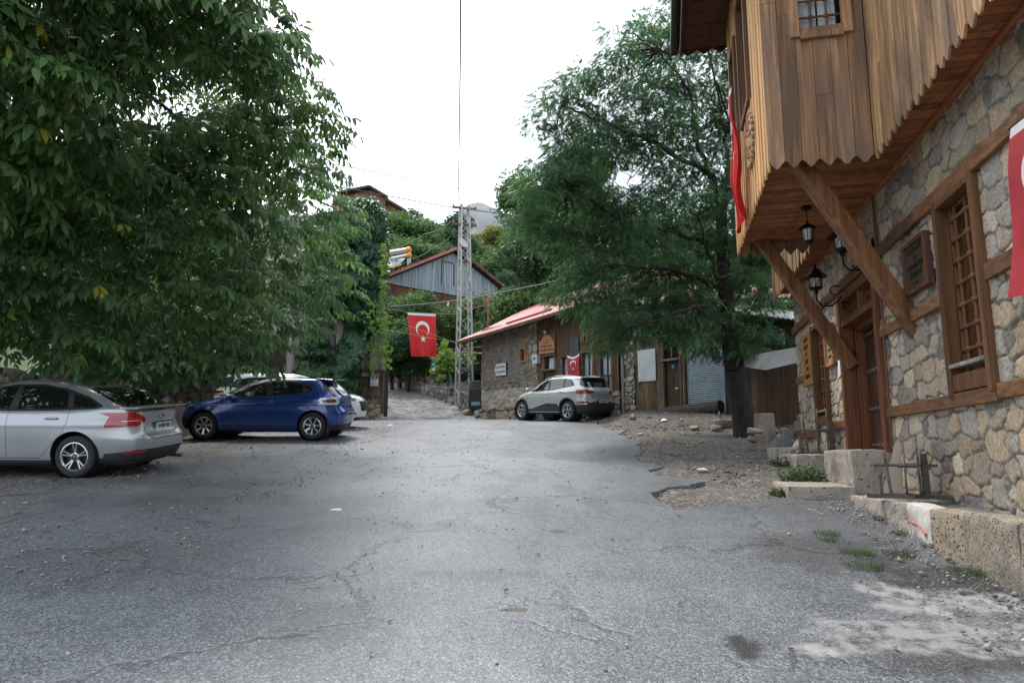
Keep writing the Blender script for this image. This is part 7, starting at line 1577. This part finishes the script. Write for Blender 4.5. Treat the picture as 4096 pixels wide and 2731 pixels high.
for (ax0, ay0), (ax1, ay1) in (((-1, -1), (1, -1)), ((1, -1), (1, 1)), ((1, 1), (-1, 1)), ((-1, 1), (-1, -1))):
    for k in range(n):
        t0, t1 = k/n, (k+1)/n
        if k % 2: b.beam(leg(ax0, ay0, t0), leg(ax1, ay1, t1), .042, .02)
        else: b.beam(leg(ax1, ay1, t0), leg(ax0, ay0, t1), .042, .02)
        if (ax0, ay0) in ((-1, -1), (1, 1)) and k > 9: b.beam(leg(ax1, ay1, t0) if k % 2 else leg(ax0, ay0, t0), leg(ax0, ay0, t1) if k % 2 else leg(ax1, ay1, t1), .04, .02)
b.build('lattice', m_pyl, py)
for t, w in ((.985, .62), (.895, .62), (.70, .3)):
    b = MB(); c = Zb*(1-t)+Zt*t; b.beam(c+np.array((-w, -w*.3, 0)), c+np.array((w, w*.3, 0)), .1, .1); b.build('crossarm', MAT('rusty_arm', (.20, .10, .06), .8, 0, (.1, .06, .05), 8), py)
    for s_ in (-.9, -.3, .4, .9):
        b = MB(); q = c+np.array((w*s_, w*s_*.3, .05)); b.lathe(q, [(.02, 0), (.05, .03), (.03, .06), (.05, .09), (.02, .13), (0, .14)], 8)
        if t > .8: b.build('insulator', flat('porcelain', (.12, .07, .05), .3), py, smooth=True)
b = MB(); b.lathe(at(1853, 970, 34.9), [(0, .02), (.28, .0), (.26, -.03), (0, -.05)], 20, (.7, -.7, .35)); b.build('dish', m_pyl, py, smooth=True)
# ---- cables
def cable(lab, pts, r, mat=m_cable, sag=0, nm='overhead_cable', group='overhead cables'):
    P = [at(*p) for p in pts]; Q = []
    for i in range(len(P)-1):
        for k in range(12): t = k/12; Q.append(P[i]*(1-t)+P[i+1]*t-np.array((0, 0, sag*4*t*(1-t))))
    Q.append(P[-1]); b = MB(); b.tube(Q, r, 6); o = b.build(nm, mat, None, org=P[0]); tag(o, lab, 'cable', group)
cable('thick black twisted cable from the walnut tree to the pylon top', [(560, 520, 12), (853, 627, 16), (1340, 745, 26), (1760, 822, 34), (1862, 836, 35.2)], .022)
cable('thick black cable running from the pylon top right into the locust tree', [(1862, 836, 35.2), (2060, 862, 33), (2300, 905, 30), (2520, 940, 28)], .026)
cable('thin cable crossing the sky above the pylon from left to right', [(600, 500, 16), (1000, 590, 22), (1300, 650, 27), (1840, 753, 34), (2100, 800, 36), (2400, 850, 38)], .018, m_cable)
cable('straight wire dropping down the middle of the sky onto the pylon', [(1843, -60, 14), (1841, 250, 18), (1837, 560, 26), (1833, 760, 33), (1842, 822, 35)], .020, m_cable)
cable('pale wire from the pylon head down to the solar tanks', [(1815, 880, 35), (1700, 935, 40), (1530, 1008, 47)], .014, m_cablel, .15)
cable('pale twisted wire from the pylon to the pink roof edge', [(1815, 933, 35), (1740, 985, 38), (1650, 1035, 43), (1560, 1070, 48)], .014, m_cablel, .12)
cable('wire from the pylon down to the red pole right of it', [(1868, 930, 35), (1950, 1005, 36), (2060, 1070, 37)], .012, m_cable, .1)
cable('wire hanging from the pylon middle down to the red pole foot', [(1868, 1100, 35), (1905, 1190, 34.6), (1945, 1215, 34), (1955, 1190, 33.5)], .012, m_cable, .2)
cable('long low wire from the plank house past the pylon to the locust tree', [(1540, 1227, 30.5), (1700, 1215, 30), (1850, 1198, 29.5), (2150, 1140, 27), (2430, 1072, 25), (2700, 1000, 23)], .016, m_cablel)
cable('thin string carrying the hanging red flag', [(1545, 1235, 31), (1631, 1248, 31.6), (1745, 1254, 32.4), (1830, 1256, 34.5)], .010, m_cablel, 0, 'flag_string', 'cords across the lane')
cable('yellow-green cord crossing in front of the hanging flag', [(1525, 1262, 30), (1650, 1308, 30.6), (1745, 1343, 31.2), (1830, 1375, 32), (1960, 1400, 33)], .009, m_cordy, 0, 'cord', 'cords across the lane')
cable('lower yellow-green cord across the hanging flag', [(1525, 1316, 30), (1650, 1338, 30.6), (1745, 1355, 31.2), (1830, 1368, 32)], .009, m_cordy, 0, 'cord', 'cords across the lane')
# ---- hanging flag
fl = root('flag', 'large bright red flag with white crescent and star hanging over the lane', 'flag', at(1690, 1250, 31.9))
a = at(1630, 1250, 31.6); b2 = at(1743, 1256, 32.4); Wf = np.linalg.norm(b2-a); c_ = at(1644, 1423, 31.6); Lf = a[2]-c_[2]
def Pf(U, V):
    P = a+(b2-a)*U[..., None]; dn = np.zeros(P.shape); dn[..., 2] = -Lf*V; sh = at(1644, 1423, 31.6)-a; dn[..., 0] = (sh[0])*V*(1-.7*U); dn[..., 1] = -.10*np.sin(U*8+V*3)*V-.05*np.sin(U*19+1)*V*V+.12*V
    return P+dn
cloth('field', Pf, np.array((.0, -1, 0)), Wf, Lf, m_red, fl, True, 32, 40, hoist=.028)
# ---- tin gabled house
hg = root('gabled_house', 'wooden house with a grey tin gable and pink roof above the lane', 'house', at(1560, 1300, 49))
A = at(1541, 1132, 50); dH = np.array((.766, .643)); FHs = Fr(A[:2], dH); zA = at(1541, 1132, 50)[2]
aR, _ = FHs.px(1992, 1150); zl = FHs.px(1541, 1120)[1]; zl0 = FHs.px(1541, 1132)[1]; aT, zT = FHs.px(1815, 1012); _, zr0 = FHs.px(1992, 1150); _, zr1 = FHs.px(1985, 1210)
npl = 70; b = MB()
for k in range(npl):
    a0, a1 = aR*k/npl, aR*(k+1)/npl; am = (a0+a1)/2; top = zl+(zT-zl)*am/aT if am < aT else zT+(zr0-zT)*(am-aT)/(aR-aT); bot = zl0+(zr1-zl0)*am/aR
    if top-bot > .05: b.box(FHs, a0, a1-.03, -.03, random.choice((0, .02)), bot, top)
b.build('gable', m_gable, hg)
b = MB(); b.box(FHs, 0, aR, -9, -.2, 8, min(zl0, zr1)+.3); b.box(FHs, 0, aR, -9, -.06, 8, min(zl0, zr1)+.05)
b.build('core', m_dark, hg)
planks('wooden_wall', .2, aR-.3, 8.2, zr1-.05, m_orw, .3, -.04, parent=hg, fr=FHs)
for x0, y0, x1, y1 in ((1633, 1172, 1646, 1200), (1787, 1205, 1797, 1232), (1607, 1205, 1616, 1225), (1765, 1240, 1850, 1256)):
    p = FHs.px(x0, y0); q = FHs.px(x1, y1); b = MB(); b.box(FHs, p[0], q[0], -.03, .03, q[1], p[1]); b.build('window', m_offw, hg)
b = MB(); p = FHs.px(1768, 1045); q = FHs.px(1812, 1145); b.box(FHs, p[0]-.05, p[0]+.0, .02, .06, q[1], p[1]); b.box(FHs, q[0], q[0]+.06, .02, .06, q[1], p[1]); b.box(FHs, p[0], q[0], .02, .06, p[1], p[1]+.06); b.build('hatch_frame', m_eave, hg)
for nm, a0, z0, a1, z1, mt in (('roof', -1.0, zl-(zT-zl)/aT*1.0+.16, aT, zT+.18, m_roofr), ('roof', aT, zT+.18, aR+.5, zr0+(zr0-zT)/(aR-aT)*.5+.12, m_roofd)):
    b = MB(); b.hexa([FHs.P(a0, .45, z0), FHs.P(a1, .45, z1), FHs.P(a1, -9, z1-.9), FHs.P(a0, -9, z0-.9), FHs.P(a0, .45, z0+.24), FHs.P(a1, .45, z1+.24), FHs.P(a1, -9, z1-.6), FHs.P(a0, -9, z0-.6)]); b.build(nm, mt, hg)
b = MB()
for k in range(9): t = k/9; a_ = aT+(aR-aT)*t; z_ = zT+(zr0-zT)*t; b.beam(FHs.P(a_, .5, z_+.1), FHs.P(a_, -.5, z_+.12), .12, .12)
b.build('rafter', m_eave, hg)
# solar heater
sh = root('solar_heater', 'solar water heater with two chrome tanks and orange end caps on the pink roof', 'solar heater', at(1590, 1080, 49))
for i, (x0, y0, x1, y1, r) in enumerate(((1562, 1010, 1634, 998, 9.5), (1562, 1036, 1635, 1021, 9.5))):
    p, q = at(x0, y0, 49), at(x1, y1, 48.2); rr_ = r/FPX*49; b = MB(); b.tube([p, q], rr_, 20); b.build('tank', flat('tank_steel', (.5, .5, .5), .22, .9), sh, smooth=True)
    b = MB(); d = (q-p)/np.linalg.norm(q-p); b.lathe(q, [(rr_*1.12, -.1), (rr_*1.15, .06), (rr_*.9, .16), (0, .2)], 20, d); b.build('end_cap', flat('cap_orange', (.75, .30, .02), .5), sh, smooth=True)
b = MB(); b.hexa([at(1520, 1077, 48.6), at(1602, 1055, 48.2), at(1627, 1030, 48.9), at(1560, 1040, 49.3), at(1520, 1073, 48.6), at(1602, 1051, 48.2), at(1627, 1026, 48.9), at(1560, 1036, 49.3)]); b.build('collector', flat('collector_glass', (.35, .42, .45), .15), sh)
b = MB(); b.beam(at(1519, 1081, 48.5), at(1603, 1058, 48.1), .08, .14); b.build('collector_frame', flat('cap_orange2', (.7, .28, .02), .5), sh)
for x, y0, y1 in ((1640, 990, 1053), (1575, 1040, 1072), (1632, 1035, 1060)): b = MB(); b.beam(at(x, y0, 48.2), at(x, y1, 48.2), .08, .08); b.build('stand_leg', m_offw, sh)
# red pole
rp = MB(); rp.beam(at(1952, 1318, 33.0), at(1951, 1215, 33.0), .06, .06); rp.beam(at(1951, 1225, 33), at(1944, 1192, 33), .05, .05); rp.beam(at(1951, 1225, 33), at(1957, 1190, 33), .05, .05); o = rp.build('red_pole', flat('pole_red', (.42, .05, .03), .6), None, org=at(1952, 1318, 33)); tag(o, 'thin red forked pole sticking up behind the pink roof end', 'pole')
# small low roof behind
sr_ = root('far_roof', 'low pink roofed outbuilding glimpsed right of the pylon', 'outbuilding', at(1950, 1240, 47)); b = MB(); b.beam(at(1885, 1235, 46), at(2030, 1205, 48), 2.0, .12); b.build('roof', m_roofr, sr_); b = MB(); p = at(1890, 1250, 46.5); q = at(2030, 1225, 48.5); b.hexa([p-(0, 0, 2), q-(0, 0, 2), q+(0, 1.5, -2), p+(0, 1.5, -2), p, q, q+(0, 1.5, 0), p+(0, 1.5, 0)]); b.build('wall', m_oldw, sr_)
# white cottages between the trees
for i, (x0, y0, x1, y1, d, l) in enumerate(((2103, 1140, 2165, 1185, 52, 'white house wall glimpsed between the trees above the pink roof'), (2140, 1085, 2166, 1135, 60, 'narrow white house wall with a red cap in the trees'))):
    wh = root('white_house', l, 'house', at(x0, y1, d)); p, q = at(x0, y1, d), at(x1, y0, d); b = MB(); b.wbox(p[0], q[0], p[1], p[1]+3, p[2]-3, q[2]); b.build('wall', m_white, wh); b = MB(); b.wbox(p[0]-.1, q[0]+.1, p[1]-.1, p[1]+3.1, q[2], q[2]+.12); b.build('roof', m_roofr, wh)
ch = root('chimney_house', 'white chimney with a maroon cap among the hillside trees', 'chimney', at(2027, 1010, 60)); b = MB(); p = at(2018, 1012, 60); q = at(2037, 996, 60); b.wbox(p[0], q[0], 60, 60.5, p[2]-.3, q[2]); b.build('shaft', m_white, ch); b = MB(); b.wbox(p[0]-.0, q[0], 59.95, 60.55, q[2], q[2]+.35); b.build('cap', flat('maroon', (.13, .03, .05), .6), ch)
# ---- old wooden house on the hill
oh = root('hill_house', 'old brown wooden house with stepped gable roofs on the hilltop', 'house', at(1450, 860, 95)); D = 95
def poly3(nm, pts, mat, dep=6, d=D):
    P = [at(x, y, d) for x, y in pts]; b = MB(); b.prism(P, (0, dep, 0), .5); return b.build(nm, mat, oh)
m_hillw = WOOD('hill_house_wood', (.36, .22, .13), (.22, .12, .07), 'z', .8, .2, .25)
poly3('wall', [(1330, 960), (1545, 960), (1541, 790), (1480, 755), (1400, 768), (1330, 780)], m_hillw); poly3('lean_to_wall', [(1538, 960), (1620, 960), (1615, 838), (1541, 795)], m_hillw, 5, D+.5)
def rf(pts): 
    for (x0, y0), (x1, y1) in zip(pts[:-1], pts[1:]): b = MB(); p, q = at(x0, y0, D-.8), at(x1, y1, D-.8); b.beam(p+np.array((0, 3.5, 0)), q+np.array((0, 3.5, 0)), 8, .28); b.build('roof', m_roofd, oh)
rf([(1350, 776), (1395, 765), (1480, 748), (1548, 788)]); rf([(1543, 797), (1625, 846)])
b = MB(); p = at(1392, 765, D-.5); q = at(1402, 718, D-.5); b.wbox(p[0], q[0], D-.5, D+.3, p[2], q[2]); b.build('chimney', m_white, oh); b = MB(); b.wbox(p[0]-.05, q[0]+.05, D-.55, D+.35, q[2], q[2]+.6); b.build('chimney_cap', flat('maroon2', (.10, .03, .035), .6), oh)
for x, y in ((1400, 805), (1440, 800), (1500, 812), (1570, 870)): b = MB(); p, q = at(x, y+28, D-.1), at(x+13, y, D-.1); b.wbox(p[0], q[0], D-.12, D+.1, p[2], q[2]); b.build('window', m_eave, oh)
# ---- wooded hill and bare mountain
def ridge(nm, pts, d, dep, mat, kind, rough, seed, zb=0, nx=160, ny=24):
    xs_ = np.linspace(pts[0][0], pts[-1][0], nx); ys_ = np.interp(xs_, [p[0] for p in pts], [p[1] for p in pts]); T = np.linspace(0, 1, ny); V = []
    crest = np.array([at(x, y, d) for x, y in zip(xs_, ys_)])
    V = np.zeros((nx, ny, 3))
    for j, t in enumerate(T):
        k = math.sin(t*math.pi/2); V[:, j, 0] = crest[:, 0]; V[:, j, 1] = d-dep*(1-t); V[:, j, 2] = zb+(crest[:, 2]-zb)*k
    V[..., 2] += (fbm(np.stack([V[..., 0], V[..., 1]], -1)*(6./dep), 5, seed)-.5)*rough*np.sin(T*np.pi)[None, :]**.5+((vnoise(np.stack([V[..., 0], V[..., 1]], -1)*(30./dep), seed)-.5)*rough*.25)
    idx = np.arange(nx*ny).reshape(nx, ny); F = np.stack([idx[:-1, :-1], idx[1:, :-1], idx[1:, 1:], idx[:-1, 1:]], -1).reshape(-1, 4)
    o = bulk(nm, V.reshape(-1, 3), F, mat, None, smooth=True); tag(o, kind=kind); return o
ridge('mountain', [(600, 1050), (1300, 960), (1500, 950), (1660, 962), (1780, 955), (1860, 868), (1900, 855), (1945, 868), (2000, 905), (2080, 980), (2160, 1020), (2600, 1080), (3400, 1100)], 900, 420, MAT('mountain_rock', (.15, .17, .175), .95, 0, (.105, .12, .125), .02, (1, 1, .4), bump=.5, bs=.1), 'structure', 30, 3, 20)
ridge('hill', [(-800, 700), (600, 900), (1200, 930), (1450, 925), (1620, 960), (1760, 975), (1880, 990), (2050, 1040), (2200, 1060), (2600, 1040), (3500, 900), (4600, 700)], 130, 62, MAT('wooded_slope', (.05, .085, .03), .95, 0, (.03, .055, .022), .3, bump=1, bs=1.5), 'structure', 3.5, 7, 10)
# ================= small things near the house
def spinning(lab, base, dirv, s=1.0, seed=1):
    """old spinning wheel: base plank, two posts, double rim of slats with an axle"""
    rt = root('spinning_wheel', lab, 'spinning wheel', base, 'wooden spinning wheels'); base = np.asarray(base, float); x = np.array((*dirv, 0.)); x /= np.linalg.norm(x); y = np.array((-x[1], x[0], 0)); z = np.array((0, 0, 1.))
    P = lambda a, b_, c: base+(x*a+y*b_+z*c)*s
    def bm2(nm, p, q, w, h, m=m_greyd, up=(0, 0, 1), tp=1): b = MB(); b.beam(P(*p), P(*q), w*s, h*s, up, taper=tp); return b.build(nm, m, rt, bevel=.004)
    bm2('base_plank', (-.52, 0, .03), (.55, 0, .03), .13, .07, tp=.8); bm2('cross_plank', (.0, -.30, .03), (.0, .42, .03), .12, .05)
    bm2('post', (-.22, 0, .05), (-.27, 0, .62), .10, .045, tp=.65); bm2('post', (.20, 0, .05), (.20, 0, .60), .10, .05, tp=.75); bm2('spindle_post', (-.34, -.16, .05), (-.34, -.16, .32), .06, .05, tp=.5)
    b = MB(); b.tube([P(-.42, 0, .44), P(.36, 0, .44)], .018*s, 8); b.lathe(P(-.12, 0, .44), [(0, 0), (.032*s, 0), (.032*s, .26*s), (0, .26*s)], 12, x); b.build('axle', m_greyd, rt, smooth=True)
    for a in (-.08, .08):
        a += .05; b = MB()
        for k in range(20):
            t0, t1 = 2*math.pi*k/20, 2*math.pi*(k+1)/20; r = .37
            b.beam(P(a, math.cos(t0)*r, .44+math.sin(t0)*r), P(a, math.cos(t1)*r, .44+math.sin(t1)*r), .055*s, .022*s, x)
        for k in range(3): t0 = math.pi*k/3+.3; b.beam(P(a, math.cos(t0)*.37, .44+math.sin(t0)*.37), P(a, -math.cos(t0)*.37, .44-math.sin(t0)*.37), .04*s, .018*s, x)
        b.build('wheel_rim', m_greyd, rt)
    return rt
m_greyd = WOOD('dry_grey_wood', (.15, .13, .11), (.065, .055, .045), 's', .85, .25, .8)
p = at(3640, 1985, 7.75); spinning('larger grey wooden spinning wheel standing on the bench beside the door block', p-np.array((0, 0, .02)), (.875, -.484), .80)
p = FR.P(.75, .34, 1.53); spinning('smaller brown wooden spinning wheel on the pale stone seat left of the door', p, (.9, -.42), .95)
# leaning pale board behind the near wheel
b = MB(); q = [(3527, 1975), (3560, 1850), (3582, 1768), (3600, 1775), (3614, 1975)]; P5 = [at(x, y, 8.15) for x, y in q]; b.prism(P5, (.03, .05, .0), .5); o = b.build('pale_board', MAT('bleached_board', (.62, .55, .45), .8, 0, (.50, .43, .35), 3), None, org=at(3570, 1975, 8.15)); tag(o, 'pale pointed board leaning behind the larger spinning wheel', 'board')
# round stone and small stones on the seat
rock(FR.P(.95, .68, 1.66), (.36, .34, .30), 'big rounded white stone on the pale seat beside the smaller spinning wheel', None, 'rock', 301, m_block); rock(FR.P(.62, .74, 1.57), (.16, .12, .1), 'small tan stone at the tip of the spinning wheel base', None, 'rock', 302)
# stone drum and stacked stones under the tree
pd = gz(3062, 1768); dm = MB(); dm.lathe(pd-np.array((0, 0, .1)), [(0, .0), (.25, .0), (.25, .3), (.24, .72), (.235, .78), (.21, .80), (0, .80)], 28); o = dm.build('stone_drum', MAT('drum_stone', (.36, .28, .22), .85, 0, (.24, .19, .16), 4, bump=.7, bs=20, dirt=(.14, .12, .1), ds=3), None, smooth=True, org=pd); tag(o, 'short reddish stone column drum standing under the locust tree', 'stone drum')
p = gz(3015, 1780); rock(p+np.array((0, 0, .12)), (.40, .3, .26), 'lower grey block of the two stones stacked before the drum', None, 'rock', 303); rock(p+np.array((.02, 0, .33)), (.50, .34, .20), 'upper dark flat stone stacked before the drum', None, 'rock', 304)
for i, (x, y, s, l) in enumerate(((2862, 1722, (.55, .35, .28), 'flat boulder on the dirt bank left of the locust trunk'), (2905, 1705, (.9, .5, .35), 'dark rock ledge just left of the locust trunk'), (2780, 1718, (.5, .3, .18), 'low flat stone in the middle of the dirt bank'), (2655, 1685, (.30, .2, .13), 'small white lump of plaster at the shed door'), (2728, 1684, (.14, .12, .14), 'small pale stone before the log'), (2878, 1672, (.13, .12, .26), 'small upright tan stone before the shutter'), (3092, 1772, (.2, .15, .1), 'little stone at the foot of the drum'), (2530, 1675, (.32, .25, .28), 'pale boulder at the foot of the stone pier'), (3100, 1735, (.4, .3, .25), 'grey stone in the rubble behind the drum'), (3135, 1738, (.35, .3, .25), 'grey stone in the rubble before the hut'), (3160, 1750, (.3, .3, .22), 'grey stone at the right of the rubble before the hut'), (3120, 1752, (.25, .2, .2), 'small stone in the rubble nearest the drum'))):
    rock(gz(x, y)+np.array((0, 0, s[2]*.25)), s, l, None, 'rock', 310+i, m_white if 'plaster' in l else None)
# scrap pile under a sheet beside the house corner
sc_ = root('covered_pile', 'pile of cloth sacks under a grey plastic sheet at the house corner', 'pile', gz(3180, 1780)); p = gz(3175, 1775)
o = rock(p+np.array((.25, .3, .35)), (1.1, .8, 1.15), None, None, 'sack', 330, MAT('patterned_cloth', (.16, .085, .075), .9, 0, (.10, .10, .09), 14)); o.parent = sc_; o.location = (.55, .5, .15)
o = rock(p+np.array((.15, .3, .75)), (1.1, .85, .7), None, None, 'plastic_sheet', 331, MAT('grey_sheet', (.22, .21, .19), .3, 0, (.12, .12, .11), 5)); o.parent = sc_; o.location = (.5, .55, .45)
b = MB(); pb = gz(3145, 1790); b.beam(pb-np.array((0, 0, .1)), pb+np.array((.02, 0, .42)), .14, .16); b.beam(pb+np.array((-.14, .1, -.1)), pb+np.array((-.14, .1, .2)), .16, .16); o = b.build('concrete_stub', m_concrete, None, bevel=.01, org=pb); tag(o, 'broken concrete stub in front of the covered pile', 'stub')
# litter and windfall
for i, (x, y, c, s, l) in enumerate(((2558, 1741, (.6, .6, .58), .07, 'crumpled white scrap by the ragged asphalt edge'), (2808, 1888, (.65, .65, .62), .09, 'white paper scrap in the middle of the dirt'), (1345, 2055, (.5, .5, .47), .07, 'pale flat scrap lying on the asphalt left of centre'), (1562, 1706, (.55, .6, .65), .10, 'pale plastic litter on the car park edge near the lane'))):
    p = gz(x, y)+np.array((0, 0, .045)); b = MB(); b.hexa([p+np.array(v)*s for v in ((-1, -.6, 0), (1, -.5, 0), (.9, .6, 0), (-.8, .7, 0), (-.7, -.3, .25), (.6, -.3, .15), (.5, .4, .3), (-.6, .4, .12))]); o = b.build('litter', flat('litter', c, .6), None, org=p); tag(o, l, 'litter')
for i, (x, y, l) in enumerate(((553, 1921, 'green walnut lying on the gravel beside the saloon bumper'), (905, 1778, 'green walnut on the gravel between the two nearest cars'), (1005, 1802, 'green walnut on the gravel below the hatchback'))):
    p = gz(x, y)+np.array((0, 0, .065)); b = MB(); b.lathe(p, [(0, -.028), (.018, -.022), (.026, 0), (.018, .022), (0, .028)], 10); o = b.build('walnut', flat('walnut_green', (.16, .20, .03), .5), None, smooth=True, org=p); tag(o, l, 'walnut')

# fallen leaves on the car park and dirt
P = np.concatenate([scatter(260, lp, None, .05), scatter(110, dp, None, .03)]); n = len(P); a = R.uniform(0, 6.28, n); cl = Cloud()
v, f = inst(LT*np.array((1, 1, .5)), LTF, P, frames(np.stack([np.cos(a), np.sin(a), R.normal(0, .12, n)], -1), R.normal(0, .25, n)), R.uniform(.05, .12, n)); cl.add(v, f, np.repeat(R.random(n), len(LTF)))
o = cl.build('fallen_leaves', leafmat('dry_leaf', (.16, .10, .045), (.24, .20, .07), .15, .7), None, org=(0, 10, 1)); tag(o, kind='stuff')
# ---------- camera, sky, sun
cam = bpy.data.cameras.new('camera'); co = bpy.data.objects.new('camera', cam); COL.objects.link(co)
cam.sensor_width = 36; cam.lens = FPX/4096*36; cam.clip_end = 6000; cam.clip_start = .05
co.location = (0, 0, 1.6); co.rotation_euler = (math.pi/2+TH, 0, 0); SC.camera = co
w = bpy.data.worlds.new('World'); SC.world = w; w.use_nodes = True; nt = w.node_tree; nt.nodes.clear()
sky = nt.nodes.new('ShaderNodeTexSky'); sky.sky_type = 'NISHITA'; sky.sun_disc = False
SUN_EL, SUN_AZ = math.radians(60), math.radians(-28)      # azimuth from +Y towards +X
sky.sun_elevation = SUN_EL; sky.sun_rotation = SUN_AZ; sky.air_density = 1.0; sky.dust_density = 4.0; sky.ozone_density = 1.0
mx = nt.nodes.new('ShaderNodeMix'); mx.data_type = 'RGBA'; mx.inputs[0].default_value = .55; mx.inputs[7].default_value = (9.0, 9.6, 10.2, 1)
bg = nt.nodes.new('ShaderNodeBackground'); bg.inputs[1].default_value = .10; out = nt.nodes.new('ShaderNodeOutputWorld')
nt.links.new(sky.outputs[0], mx.inputs[6]); nt.links.new(mx.outputs[2], bg.inputs[0]); nt.links.new(bg.outputs[0], out.inputs[0])
sl = bpy.data.lights.new('sun', 'SUN'); sl.energy = 1.2; sl.angle = math.radians(11); sl.color = (1, .955, .89); so_ = bpy.data.objects.new('sun', sl); COL.objects.link(so_)
dvec = Vector((math.sin(SUN_AZ)*math.cos(SUN_EL), math.cos(SUN_AZ)*math.cos(SUN_EL), math.sin(SUN_EL)))
so_.rotation_euler = dvec.to_track_quat('Z', 'Y').to_euler()
SC.view_settings.view_transform = 'Standard'; SC.view_settings.look = 'None'; SC.view_settings.exposure = 1.45; SC.view_settings.gamma = 1.0
SC.cycles.max_bounces = 6; SC.cycles.transparent_max_bounces = 6; SC.cycles.use_denoising = True
